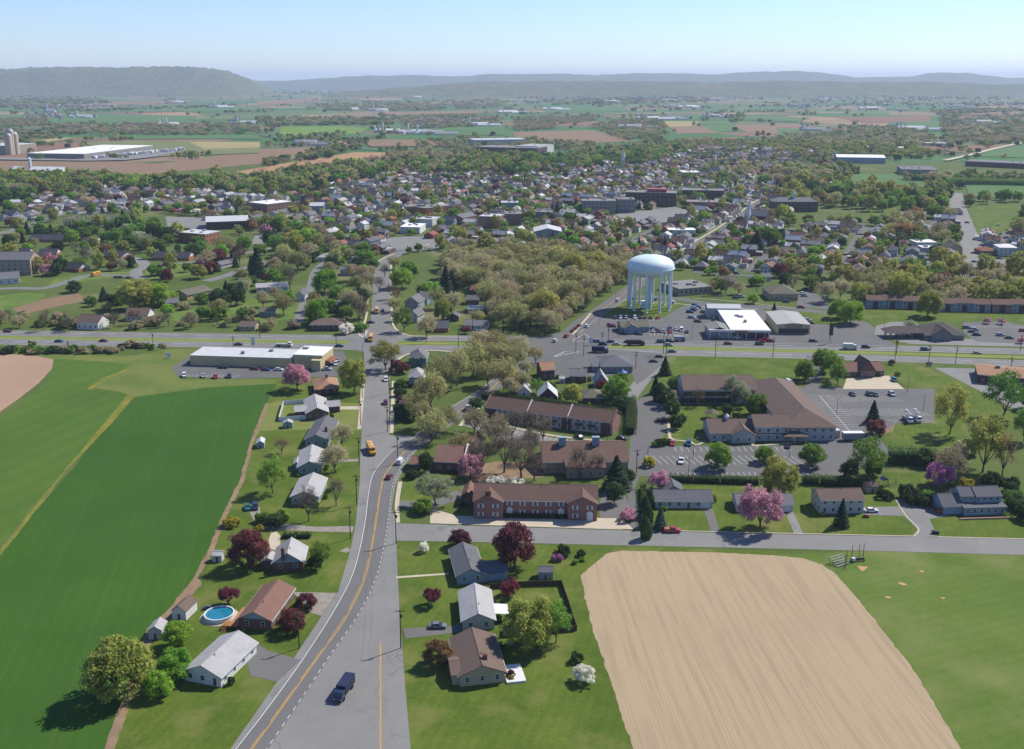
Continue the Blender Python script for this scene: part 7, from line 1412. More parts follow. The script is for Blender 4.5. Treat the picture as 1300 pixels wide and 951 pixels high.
sign('pole_sign', 'tall dark pylon sign in the big car park right of the tan store', 1054, 436, 2.2, 6.0, 4.5, M['dark_metal']); sign('shop_sign', 'small white sign at the junction corner of the car park', 750, 438.5, 2.4, 3.2, 1.2, M['white'])
sign('direction_sign', 'small white board on the edge of the store lawn', 215, 454.5, 2.6, 2.4, .6, M['white']); sign('entrance_sign', 'white post sign on the rounded lot corner', 822.5, 575, .5, 2.2, .2, M['white']); sign('brick_sign', 'low stone sign beside the highway lawn', 1179, 465, 3, 2.0, .3, WALL['stone'], 2)
# wire-frame sports backstop, bleacher and posts by the field
x, y = G(1081, 713); r = link('bleacher', None, None, G(1066, 716)+(0,), .5); tag(r, 'small slatted bleacher beside the ball field', 'bleacher'); b = MB()
for k in range(5): b.box(-2.6, k*.75-1.5, .35+k*.4, 2.6, k*.75-1.15, .42+k*.4)
b.build('seat_boards', M['metal'], r); b = MB()
for q in (-2.2, 0, 2.2):
    b.tube((q, -1.6, 0), (q, 1.9, 1.95), .06, .06, 5); b.tube((q, 1.9, 0), (q, 1.9, 1.95), .06, .06, 5)
b.build('frame', M['dark_metal'], r)
r = link('backstop', None, None, G(1081, 716)+(0,), 0); tag(r, 'dark post-and-wire backstop at the corner of the ball field', 'backstop'); ox, oy = G(1081, 716); b = MB(); pts = [(1072, 724), (1074, 719), (1081, 712), (1090, 711), (1095.5, 710)]; g = [(G(*p)[0]-ox, G(*p)[1]-oy) for p in pts]
for q in g: b.tube((*q, 0), (*q, 5.2), .09, .08, 6)
for i in range(4):
    for z in (.1, 1.3, 5.1)[: 2 if i in (1, 2) else 2]: b.tube((*g[i], z), (*g[i+1], z), .04, .04, 4)
b.build('posts_and_rails', M['dark_metal'], r)
r = link('team_bench', None, None, G(1089, 713)+(0,), .1); tag(r, 'dark bench with a white box behind the ball field dirt', 'bench'); b = MB(); b.box(-2.2, -.3, .4, 2.2, .3, .5); [b.box(q-.05, -.25, 0, q+.05, .25, .4) for q in (-2, 2)]; b.box(-2.2, .28, .5, 2.2, .34, 1.0); b.build('seat', M['dark_metal'], r); b = MB(); b.box(-1.9, -.5, .5, -.9, .5, 1.3); b.build('white_box', M['white'], r)
# bins, playset, yard things
def wheelie(px, py, c, lab):
    r = link('wheeled_bin', None, None, G(px, py)+(0,), .2); tag(r, lab, 'bin', 'bins at the driveway'); b = MB(); b.prism([(-.28, .05), (.28, .05), (.34, 1.0), (-.34, 1.0)], -.35, .35); b.build('bin', carpaint(c), r); b = MB(); b.slab([(-.38, -.42, 1.08), (.38, -.42, 1.08), (.38, .4, 1.14), (-.38, .4, 1.14)], .07); b.build('lid', carpaint(c), r)
wheelie(1184, 677.5, 'darkblue', 'blue wheeled bin, leftmost at the mouth of the shared driveway'); wheelie(1187.5, 678, 'black', 'black wheeled bin between the other two bins at the driveway'); wheelie(1190.5, 678, 'green', 'dark green wheeled bin, rightmost at the mouth of the shared driveway')
r = link('playset', None, None, G(1122, 616)+(0,), .2); tag(r, 'blue and red plastic playset on the lawn by the conifer screen', 'playset'); b = MB()
for sx in (-1, 1):
    for sy in (-1, 1): b.tube((sx*1.1, sy*1.1, 0), (sx*.9, sy*.9, 2.4), .08, .08, 6)
b.build('frame', M['wood'], r); b = MB(); b.prism([(-1.3, 2.3), (1.3, 2.3), (0, 3.2)], -1.2, 1.2); b.build('canopy', carpaint('blue'), r); b = MB(); b.slab([(1.0, -.4, 1.5), (3.6, -.4, .3), (3.6, .4, .3), (1.0, .4, 1.5)], .1); b.build('slide', carpaint('red'), r)
r = link('swing_frame', None, None, G(1132, 617)+(0,), .1); tag(r, 'pale frame of a swing beside the blue playset', 'swing'); b = MB()
for sx in (-1.6, 1.6):
    b.tube((sx, -1, 0), (sx, 0, 3.0), .07, .07, 6); b.tube((sx, 1, 0), (sx, 0, 3.0), .07, .07, 6)
b.tube((-1.6, 0, 3.0), (1.6, 0, 3.0), .07, .07, 6); b.box(-.6, -.2, .6, .2, .2, .68); b.tube((-.5, 0, .65), (-.5, 0, 3), .02, .02, 4); b.tube((.1, 0, .65), (.1, 0, 3), .02, .02, 4); b.build('frame', M['metal'], r)
r = link('lawn_tractor', None, None, G(1099, 657)+(0,), .1); tag(r, 'red ride-on mower on the lawn below the white sedan', 'mower'); b = MB(); b.prism([(-.9, .35), (.9, .35), (.9, .8), (.1, .85), (0, .55), (-.9, .6)], -.4, .4); b.build('body', carpaint('red'), r); b = MB(); b.box(-.7, -.25, .6, -.3, .25, 1.0); b.build('seat', M['tyre'], r)
wq = MB(); wq.tube((0, -.1, 0), (0, .1, 0), .28, .28, 10); wqm = wq.mesh('wheel', M['tyre'])
for sx in (-.6, .6):
    for sy in (-.45, .45): link('wheel', wqm, r, (sx, sy, .28))
r = link('garden_gazebo', None, None, G(903, 531)+(0,), 0); tag(r, 'small octagonal gazebo in the courtyard', 'gazebo'); b = MB(); b.lathe([(3.2, 2.6), (.02, 4.4)], 8); b.build('roof', ROOF['olive'], r); b = MB(); [b.tube((2.6*math.cos(k*.785), 2.6*math.sin(k*.785), 0), (2.6*math.cos(k*.785), 2.6*math.sin(k*.785), 2.7), .1, .1, 6) for k in range(8)]; b.build('posts_ring', M['white'], r)
for px, py, lab in ((262, 773.5, 'covered motorbike beside the round pool' if 0 else 'grey covered machine beside the round pool'), ):
    r = link('covered_machine', None, None, G(px, py)+(0,), .4); tag(r, lab, 'machine'); b = MB(); b.prism([(-1.3, 0), (1.4, 0), (1.1, .9), (.3, 1.2), (-.8, .8)], -.5, .5); b.build('cover', plain('tarp', C(120, 116, 118)), r)
r = link('water_slide_tarp', None, None, G(790, 479)+(0,), .2); tag(r, 'bright blue canopy tent behind the diner', 'canopy'); b = MB(); b.lathe([(2.9, 2.2), (.02, 4.0)], 4); b.build('canopy', plain('tarp_blue', C(60, 120, 200)), r); b = MB(); [b.tube((2*a, 2*c, 0), (2*a, 2*c, 2.3), .05, .05, 5) for a in (-1, 1) for c in (-1, 1)]; b.build('frame', M['metal'], r)
shed('garden_shed', 'white box shed between the two brick houses below the junction', '', (710, 486.5), (717, 486.5), 3, ridge='x', wall='white', roof='silver')
# foundation planting round the nearer houses
frg = random.Random(31)
for nm_ in [o.name for o in COL.objects if o.parent is None and o.get('category') == 'house' and o.location.y < 560]:
    o = bpy.data.objects[nm_]; a_ = o.rotation_euler.z; u = Vector((math.cos(a_), math.sin(a_))); v = Vector((-u.y, u.x)); bl = next((q for q in BLD if abs(q[0].x-o.location.x) < .01 and abs(q[0].y-o.location.y) < .01), None)
    if not bl: continue
    for k in range(frg.randint(2, 5)):
        s = frg.random(); p = bl[0]+u*(bl[3]+1.6)+v*(bl[4]*s) if frg.random() < .55 else bl[0]+u*(bl[3]*s)-v*1.7
        tree_at(p.x, p.y, frg.uniform(.55, 1.1), frg.choice(['bush', 'dbush', 'bush', 'gbush', 'rbush', 'dbush']), frg.uniform(.9, 1.4), parts=False)
# ------------------------------------------------------------------ the town: streets in a grid turned to the diagonal road
srng = random.Random(21)
TOWN = [[(395, 300), (420, 232), (520, 218), (640, 222), (700, 214), (820, 205), (900, 185), (1005, 182), (1060, 205), (1010, 240), (980, 262), (1000, 290), (1110, 285), (1160, 318), (1225, 312), (1222, 345), (1150, 352), (1060, 350), (930, 352), (880, 345), (850, 338), (700, 322), (640, 330), (560, 312), (490, 322), (440, 320)],
        [(10, 268), (40, 252), (140, 240), (260, 244), (330, 250), (395, 246), (400, 300), (300, 296), (250, 268), (160, 268), (60, 275), (20, 290), (0, 290)], [(1120, 275), (1330, 285), (1330, 322), (1240, 312), (1215, 300), (1180, 300)]]
ga, gb_ = Vector(G(797, 370)), Vector(G(924, 288)); gu = (gb_-ga).normalized(); gv = Vector((gu.y, -gu.x))
streets = []
def town_street(a, c):
    n_ = max(2, int((c-a).length/25)); run = []
    for k in range(n_+1):
        p = a+(c-a)*(k/n_); px, py = PX(p.x, p.y)
        ok = any(inpoly(px, py, t) for t in TOWN) and not inbld(p.x, p.y, 5)
        if ok: run.append((p.x, p.y))
        if (not ok or k == n_) and len(run) > 1: streets.append(run); run = []
        elif not ok: run = []
SP = 62
for i in range(-14, 12):
    if i == 0: continue
    o_ = ga+gv*(i*SP); town_street(o_-gu*200, o_+gu*1500)
for j in range(0, 12):
    o_ = ga+gu*(90+j*125); town_street(o_-gv*900, o_+gv*750)
sb = MB()
for s in streets: strip_bm(sb, s, 8.5, .052); ROADS.append((s, 4.5))
struct(sb.build('town_streets', M['asphalt_lot']))
# lots between the houses
lb_ = MB(); kb = MB()
for s in streets:
    for i in range(len(s)-1):
        if srng.random() < .55:
            a = Vector(s[i]); c = Vector(s[i+1]); u = (c-a).normalized(); v = Vector((-u.y, u.x))*srng.choice([-1, 1]); o_ = a+v*20; q = [o_, o_+u*srng.uniform(8, 20), o_+u*14+v*srng.uniform(6, 12), o_+v*9]
            if not inbld(o_.x, o_.y, 6): (lb_ if srng.random() < .65 else kb).quad([(p.x, p.y, .030) for p in (q if poly_area([tuple(p) for p in q]) > 0 else q[::-1])])
struct(lb_.build('yards', M['asphalt_light'])); struct(kb.build('yards', M['concrete']))
# houses of the town: prototypes by shape and colours
HP = {}
def hproto(shape, wl, rf):
    key = (shape, wl, rf)
    if key in HP: return HP[key]
    wb = MB(); rb = MB(); W_, D_ = [(8, 12), (10, 9), (7, 13), (12, 9), (9, 11), (16, 10)][shape]; h_ = [5.4, 5.2, 5.6, 3.4, 3.2, 5.4][shape]; rh_ = [3.2, 2.4, 3.4, 2.2, 3.2, 2.4][shape]
    kd = ['gable', 'gable', 'gable', 'gable', 'hip', 'gable'][shape]; rd = ['y', 'x', 'y', 'x', 'y', 'x'][shape]
    x0, y0, x1, y1 = -W_/2, -D_/2, W_/2, D_/2
    wall_bm(wb, x0, y0, x1, y1, h_, rh_, kd, rd); roof_bm(rb, x0, y0, x1, y1, h_, rh_, kd, rd, .35)
    if shape in (0, 2, 5): wall_bm(wb, x0+.5, y1, x1-1.5, y1+5, 3, .8, 'shed', 'x'); roof_bm(rb, x0+.5, y1+.05, x1-1.5, y1+5, 3, .6, 'gable', 'y', .2)
    if shape in (0, 1, 4): rb.slab([(x0, y0-2.4, 2.7), (x1, y0-2.4, 2.7), (x1, y0-.02, 3.1), (x0, y0-.02, 3.1)], .15); [wb.box(q-.1, y0-2.3, 0, q+.1, y0-2.1, 2.6) for q in (x0+.3, x1-.3)]
    nfl = 2 if h_ > 5 else 1
    for fl in range(nfl):
        for q in np.arange(x0+1.4, x1-1, 2.6):
            wb.box(q-.5, y0-.05, 1+fl*2.6, q+.5, y0-.01, 2.4+fl*2.6, 2); wb.box(q-.5, y1+.01, 1+fl*2.6, q+.5, y1+.05, 2.4+fl*2.6, 2)
        for q in np.arange(y0+1.6, y1-1, 3.0):
            wb.box(x1+.01, q-.5, 1+fl*2.6, x1+.05, q+.5, 2.4+fl*2.6, 2); wb.box(x0-.05, q-.5, 1+fl*2.6, x0-.01, q+.5, 2.4+fl*2.6, 2)
    cb = MB(); cb.box(-.4+W_*.2, .6, h_, .4+W_*.2, 1.3, h_+rh_+1.2)
    wm = wb.mesh('wall', [WALL[wl], WALL[wl], M['glass']]); rm = rb.mesh('roof', [ROOF[rf]]); cm = cb.mesh('chimney', M['brick_chimney'])
    al = MB(); al.v = wb.v+rb.v+cb.v; a1 = len(wb.v); a2 = a1+len(rb.v); al.f = wb.f+[tuple(k+a1 for k in f) for f in rb.f]+[tuple(k+a2 for k in f) for f in cb.f]; al.m = wb.m+[3]*len(rb.f)+[4]*len(cb.f)
    HP[key] = (wm, rm, cm, al.mesh('house', [WALL[wl], WALL[wl], M['glass'], ROOF[rf], M['brick_chimney']])); return HP[key]
wls = ['white', 'white', 'white', 'white', 'white', 'white', 'palegrey', 'white', 'palegrey', 'cream', 'grey', 'blue', 'red', 'brown', 'green', 'tan', 'rose']; rfs = ['silver', 'pale', 'grey', 'grey', 'pale', 'slate', 'pale', 'silver', 'brown', 'grey', 'silver', 'silver', 'pale', 'slate', 'grey', 'rust', 'olive', 'mauve']
combos = [(srng.randrange(6), srng.choice(wls), srng.choice(rfs)) for _ in range(46)]
wlw = dict(white='white', palegrey='pale grey', cream='cream', grey='grey', blue='pale blue', red='red brick', brown='brown brick', green='pale green', tan='tan', rose='rosy red'); rfw = dict(grey='grey', dark='dark grey', slate='slate', pale='pale', silver='silvery', brown='brown', black='black', rust='rust-red', olive='brownish', mauve='maroon')
HS = []; placed = []
def try_house(x, y, ang):
    px, py = PX(x, y)
    if not any(inpoly(px, py, t) for t in TOWN) or inbld(x, y, 7) or inbld(x, y+20, 3): return
    if any(inpoly(x, y, q) for q in NOTREE): return
    for (qx, qy) in placed[-400:]:
        if (qx-x)**2+(qy-y)**2 < 12.5**2: return
    if onroad(x, y, 4.5): return
    placed.append((x, y)); HS.append((x, y, ang, srng.choice(combos)))
for s in sorted(streets, key=lambda s: s[0][1]):
    for i in range(len(s)-1):
        a = Vector(s[i]); c = Vector(s[i+1]); u = (c-a).normalized(); v = Vector((-u.y, u.x)); Ls = (c-a).length; t = 3
        while t < Ls:
            for sd_ in (-1, 1):
                if srng.random() < .82: p = a+u*t+v*sd_*srng.uniform(12, 15); try_house(p.x, p.y, math.atan2(u.y, u.x)+(math.pi if sd_ > 0 else 0)+srng.gauss(0, .05))
                if srng.random() < .26: p = a+u*t+v*sd_*srng.uniform(27, 30); try_house(p.x, p.y, math.atan2(u.y, u.x)+srng.choice([0, 1.57]))
            t += srng.uniform(12.5, 17)
# houses along the diagonal and wide streets
for g in (route[20:], wide, north[12:]):
    for i in range(len(g)-1):
        a = Vector(g[i]); c = Vector(g[i+1]); u = (c-a).normalized(); v = Vector((-u.y, u.x))
        for sd_ in (-1, 1):
            p = a+v*sd_*15; placed_before = len(HS); try_house(p.x, p.y, math.atan2(u.y, u.x)+(math.pi if sd_ > 0 else 0))
for px, py in ((15, 240), (60, 245), (150, 252), (95, 252), (180, 258), (210, 262), (20, 262), (240, 258), (130, 262), (48, 268), (160, 264)):
    x, y = G(px, py); HS.append((x, y, .3, srng.choice(combos))); placed.append((x, y))
HS.sort(key=lambda t: t[1])
def in_frame(x, y, m=10):
    px, py = PX(x, y); return -m < px < 1300+m
HS = [h for h in HS if in_frame(h[0], h[1], 40)]
NIND = 250
for x, y, ang, (sh_, wl, rf) in HS[:NIND]:
    wm, rm, cm, one = hproto(sh_, wl, rf)
    root = link('town_house', None, None, (x, y, 0), ang); link('wall', wm, root); ro = link('roof', rm, root); link('chimney', cm, ro)
    relabel(root, f'{wlw[wl]} {rfw[rf].replace(" ", "-")}-roofed house', 'house', 'houses of the town')
# ---- one object for the rest, real meshes set out by a node tree
def scatter_object(name, label, meshes, items):
    """items: (x, y, rot, sx, sz, mesh index)"""
    pc = bpy.data.collections.new(name+'_kinds')
    for i, me in enumerate(meshes): o = bpy.data.objects.new(f'{name}_kind_{i:03d}', me); pc.objects.link(o)
    me = bpy.data.meshes.new(name); n_ = len(items); me.vertices.add(n_)
    A = np.array(items, dtype=np.float32); co = np.zeros((n_, 3), np.float32); co[:, 0] = A[:, 0]; co[:, 1] = A[:, 1]; me.vertices.foreach_set('co', co.ravel())
    rot = np.zeros((n_, 3), np.float32); rot[:, 2] = A[:, 2]; a = me.attributes.new('rot', 'FLOAT_VECTOR', 'POINT'); a.data.foreach_set('vector', rot.ravel())
    sc = np.stack([A[:, 3], A[:, 3], A[:, 4]], 1); a = me.attributes.new('scl', 'FLOAT_VECTOR', 'POINT'); a.data.foreach_set('vector', sc.astype(np.float32).ravel())
    a = me.attributes.new('idx', 'INT', 'POINT'); a.data.foreach_set('value', A[:, 5].astype(np.int32))
    o = link(name, me); struct(o, 'stuff', label)
    ng = bpy.data.node_groups.new(name, 'GeometryNodeTree'); ng.interface.new_socket(name='Geometry', in_out='INPUT', socket_type='NodeSocketGeometry'); ng.interface.new_socket(name='Geometry', in_out='OUTPUT', socket_type='NodeSocketGeometry')
    gi = ng.nodes.new('NodeGroupInput'); go = ng.nodes.new('NodeGroupOutput'); ci = ng.nodes.new('GeometryNodeCollectionInfo'); ci.inputs['Collection'].default_value = pc; ci.inputs['Separate Children'].default_value = True; ci.inputs['Reset Children'].default_value = True
    ip = ng.nodes.new('GeometryNodeInstanceOnPoints'); ip.inputs['Pick Instance'].default_value = True
    def na(nm, ty): q = ng.nodes.new('GeometryNodeInputNamedAttribute'); q.data_type = ty; q.inputs['Name'].default_value = nm; return q.outputs['Attribute']
    L_ = ng.links; L_.new(gi.outputs[0], ip.inputs['Points']); L_.new(ci.outputs[0], ip.inputs['Instance']); L_.new(na('idx', 'INT'), ip.inputs['Instance Index'])
    er = ng.nodes.new('FunctionNodeEulerToRotation'); L_.new(na('rot', 'FLOAT_VECTOR'), er.inputs[0]); L_.new(er.outputs[0], ip.inputs['Rotation']); L_.new(na('scl', 'FLOAT_VECTOR'), ip.inputs['Scale']); L_.new(ip.outputs[0], go.inputs[0])
    md = o.modifiers.new('scatter', 'NODES'); md.node_group = ng; return o
hkeys = [c for c in dict.fromkeys(combos)]; hm = [hproto(*k)[3] for k in hkeys]
rest = [(x, y, a, 1, 1, hkeys.index(c)) for x, y, a, c in HS[NIND:]]
# villages far out among the fields
VIL = [(40, 112, 30, 60), (30, 135, 40, 40), (85, 136, 60, 50), (225, 130, 25, 14), (150, 118, 120, 40), (460, 112, 40, 30), (430, 118, 60, 25), (570, 155, 40, 40), (665, 115, 20, 16), (690, 117, 20, 14), (900, 114, 12, 16), (1120, 122, 60, 60), (1170, 124, 70, 60), (1040, 108, 60, 30), (1240, 112, 60, 40), (1060, 127, 60, 16), (940, 125, 50, 20), (1250, 133, 50, 24), (900, 193, 40, 30), (560, 205, 50, 20), (60, 148, 40, 30), (1010, 197, 50, 30), (955, 196, 50, 30), (420, 128, 30, 10), (1150, 133, 80, 20), (820, 125, 60, 20), (640, 130, 60, 14), (500, 118, 60, 40), (1010, 135, 60, 16), (300, 116, 40, 30), (720, 125, 80, 20), (780, 112, 60, 16)]
for cx, cy, w_, n_ in VIL:
    for _ in range(int(n_*1.7)):
        px, py = srng.gauss(cx, w_/2.2), srng.gauss(cy, .9 if cy < 140 else 2.2)
        if py < 106: continue
        x, y = G(px, py); s = srng.uniform(.9, 1.3)*(1+max(0, y-3000)/16000); rest.append((x, y, srng.uniform(0, 6.28), s, s, srng.randrange(len(hm))))
scatter_object('distant_houses', 'small white and grey houses of the far side of the town and villages beyond', hm, rest)
# parked cars in the town streets, a few hundred metres off
for s in streets:
    for i in range(len(s)-1):
        if s[i][1] < 1150 and srng.random() < .32:
            a = Vector(s[i]); c = Vector(s[i+1]); u = (c-a).normalized(); v = Vector((-u.y, u.x)); p = a+u*srng.uniform(2, 20)+v*srng.choice([-3.3, 3.3])
            if in_frame(p.x, p.y, -10): car(0, 0, srng.choice(pal), srng.choice(['sedan', 'suv', 'minivan']), ang=math.atan2(u.y, u.x), xy=(p.x, p.y))
# ------------------------------------------------------------------ trees over the town and beyond
CELL = 12; grid = {}
def gadd(x, y, r): grid.setdefault((int(x//CELL), int(y//CELL)), []).append((x, y, r))
for x, y, r_ in MAN: gadd(x, y, r_)
for x, y in placed: gadd(x, y, 5.0)
rs = []
for g, hw in ROADS:
    for i in range(len(g)-1):
        L_ = math.dist(g[i], g[i+1]); 
        for k in range(int(L_/5)+1): t = k*5/max(L_, .1); rs.append((g[i][0]+(g[i+1][0]-g[i][0])*t, g[i][1]+(g[i+1][1]-g[i][1])*t, hw))
for x, y, hw in rs: gadd(x, y, hw*.95)
def free(x, y, r_):
    cx, cy = int(x//CELL), int(y//CELL)
    for i in (-1, 0, 1):
        for j in (-1, 0, 1):
            for (a, c, q) in grid.get((cx+i, cy+j), ()):
                if (a-x)**2+(c-y)**2 < (q+r_*.62)**2: return False
    return True
CAND = []
NTB = [(min(p[0] for p in q), max(p[0] for p in q), min(p[1] for p in q), max(p[1] for p in q), q) for q in NOTREE]
def blocked(x, y):
    for a, c, d, e, q in NTB:
        if a <= x <= c and d <= y <= e and inpoly(x, y, q): return True
    return inbld(x, y, 2.2) or inbld(x, y+9, 0) or (y > 600 and inbld(x, y+17, 0) and (x*7.3) % 1 < .8)
def scatter(poly, n_, kinds, rr, seed, obey=True, thin=1.0):
    rg = random.Random(seed); g = [G(*p) for p in poly]; xs = [p[0] for p in g]; ys = [p[1] for p in g]; ks = [k for k, w_ in kinds for _ in range(w_)]
    area = abs(poly_area(g))/2; tries = int(area/n_)
    for _ in range(tries):
        for _t in range(6):
            x, y = rg.uniform(min(xs), max(xs)), rg.uniform(min(ys), max(ys))
            if inpoly(x, y, g): break
        else: continue
        r_ = rg.uniform(*rr)
        if not in_frame(x, y, 40) or not free(x, y, r_*thin) or (obey and blocked(x, y)): continue
        kd_ = rg.choice(ks); r_ *= .6 if kd_ in ('conifer', 'dark', 'cedar') else 1; gadd(x, y, r_*.75*thin); CAND.append((r_/y, kd_, x, y, r_, rg.uniform(.85, 1.15)))
mix_town = [('green', 7), ('bright', 6), ('lime', 4), ('olive', 4), ('bud', 2), ('bare', 2), ('darkround', 3), ('conifer', 2), ('darkred', 1), ('copper', 1), ('pale', 1), ('pink', 1), ('barepink', 1), ('white', 1), ('limeround', 1)]
OL = [('olive', 8), ('bud', 3), ('lime', 1)]
scatter([(560, 358), (570, 330), (610, 322), (720, 330), (792, 336), (800, 362), (760, 392), (716, 432), (690, 424), (640, 420), (622, 408), (622, 384), (585, 366)], 38, OL, (6, 9), 1, thin=.72)
scatter([(590, 442), (640, 434), (690, 430), (700, 440), (680, 470), (650, 480), (600, 470)], 30, OL, (4.5, 7), 2, thin=.75)
scatter([(500, 560), (600, 520), (640, 500), (700, 500), (690, 520), (610, 512), (560, 552), (540, 572)], 50, OL, (4, 6.5), 3, thin=.75)
scatter([(590, 545), (690, 570), (690, 612), (600, 608), (575, 570)], 110, [('bare', 5), ('bud', 2)], (4, 6), 4)
scatter([(-40, 402), (60, 402), (220, 408), (330, 412), (390, 414), (390, 421), (200, 420), (-40, 417)], 60, [('bare', 5), ('bud', 4), ('olive', 1), ('cbush', 6), ('bush', 3)], (2.0, 4.5), 5)
scatter([(1040, 350), (1110, 350), (1220, 345), (1330, 345), (1330, 392), (1240, 390), (1100, 388), (1060, 372)], 75, [('lime', 4), ('olive', 4), ('limeround', 3), ('bud', 2), ('green', 2), ('copper', 1)], (5, 8), 6)
scatter([(1130, 280), (1215, 272), (1225, 300), (1190, 312), (1130, 306)], 75, [('bud', 3), ('olive', 3), ('green', 3), ('copper', 1)], (6, 9), 7)
scatter([(1260, 268), (1330, 262), (1330, 340), (1290, 320), (1285, 300)], 110, [('green', 3), ('lime', 3), ('olive', 3), ('copper', 1)], (6, 9), 8)
scatter([(1000, 240), (1050, 238), (1150, 248), (1230, 250), (1190, 272), (1130, 270), (1000, 262)], 120, [('olive', 3), ('lime', 3), ('green', 4), ('bright', 2), ('darkround', 3), ('copper', 1)], (6, 9), 9)
scatter([(890, 215), (1000, 212), (1060, 222), (1040, 236), (960, 240), (900, 236)], 90, [('bud', 4), ('olive', 4), ('green', 3)], (6, 9), 10)
scatter([(-40, 262), (-40, 232), (60, 226), (200, 234), (330, 230), (420, 214), (520, 208), (610, 205), (640, 222), (520, 226), (430, 236), (340, 248), (240, 248), (120, 246), (40, 262)], 70, [('green', 5), ('lime', 1), ('olive', 3), ('bright', 2), ('darkround', 3), ('bud', 2)], (6, 9), 11)
scatter([(330, 226), (400, 212), (500, 200), (600, 198), (610, 206), (500, 212), (420, 222), (340, 236)], 70, [('bud', 5), ('bare', 2), ('olive', 3)], (6, 9), 12)
scatter([(600, 200), (720, 202), (860, 186), (880, 196), (840, 208), (730, 222), (640, 228)], 80, [('green', 5), ('olive', 3), ('darkround', 3), ('bright', 1)], (6, 9), 13)
scatter([(20, 296), (100, 292), (150, 285), (200, 290), (270, 312), (260, 328), (190, 322), (120, 305), (20, 306)], 170, [('dark', 1), ('conifer', 2), ('green', 3), ('darkround', 2), ('pale', 2), ('lime', 1)], (4.5, 7), 14)
scatter([(0, 310), (100, 300), (260, 325), (330, 330), (330, 370), (250, 360), (130, 346), (60, 352), (0, 330)], 270, mix_town, (3.5, 6.5), 15)
scatter([(330, 300), (400, 280), (470, 310), (475, 400), (400, 412), (330, 400)], 260, [('olive', 4), ('bud', 3), ('green', 3), ('bright', 2), ('darkround', 1)], (4.5, 7.5), 16)
scatter([(110, 375), (220, 372), (320, 385), (330, 408), (200, 405), (120, 398)], 260, [('green', 3), ('bright', 2), ('olive', 3), ('cbush', 3), ('bush', 3), ('darkround', 2)], (2.5, 6), 17)
scatter([(400, 345), (330, 300), (395, 240), (520, 216), (640, 215), (700, 205), (840, 195), (900, 182), (1010, 180), (1100, 225), (1000, 262), (1010, 285), (1120, 280), (1240, 300), (1240, 350), (1050, 350), (900, 355), (850, 345), (700, 330), (560, 320), (490, 330)], 88, mix_town, (3, 5.8), 18)
scatter([(0, 300), (0, 250), (60, 240), (330, 246), (395, 246), (400, 300), (300, 300), (200, 270), (60, 285)], 150, mix_town, (3.5, 6.5), 19)
scatter([(1180, 225), (1330, 225), (1330, 300), (1240, 300)], 500, [('green', 3), ('dark', 2), ('olive', 3)], (5, 8), 20)
scatter([(1120, 560), (1190, 556), (1300, 600), (1340, 690), (1300, 640), (1220, 630), (1190, 600)], 200, [('sgreen', 2), ('bud', 3), ('dbush', 3), ('cbush', 2)], (3, 5), 21, False)
scatter([(600, 500), (780, 515), (800, 480), (690, 478), (650, 490)], 240, [('bush', 3), ('sgreen', 2), ('olive', 2), ('dbush', 2)], (1.5, 3.4), 22)
scatter([(1020, 410), (900, 390), (880, 360), (1040, 352), (1060, 380)], 400, mix_town, (3, 5.5), 23)
CAND.sort(reverse=True)
nind = 330-len(MAN)
ntree_ind = max(60, 268-sum(1 for o in COL.objects if o.get('category') == 'tree'))
cnt = 0; left = []
for c in CAND:
    if cnt < ntree_ind: tree_at(c[2], c[3], c[4], c[1], c[5], parts=cnt < 60); cnt += 1
    else: left.append(c)
TRM = MB(); TRM.box(-7, -1.4, 1, 7, 1.4, 4.4); TRM.box(-6, -1.2, 0, -4, 1.2, 1, 1); TRM = TRM.mesh('trailer', [M['white'], M['dark_metal']])
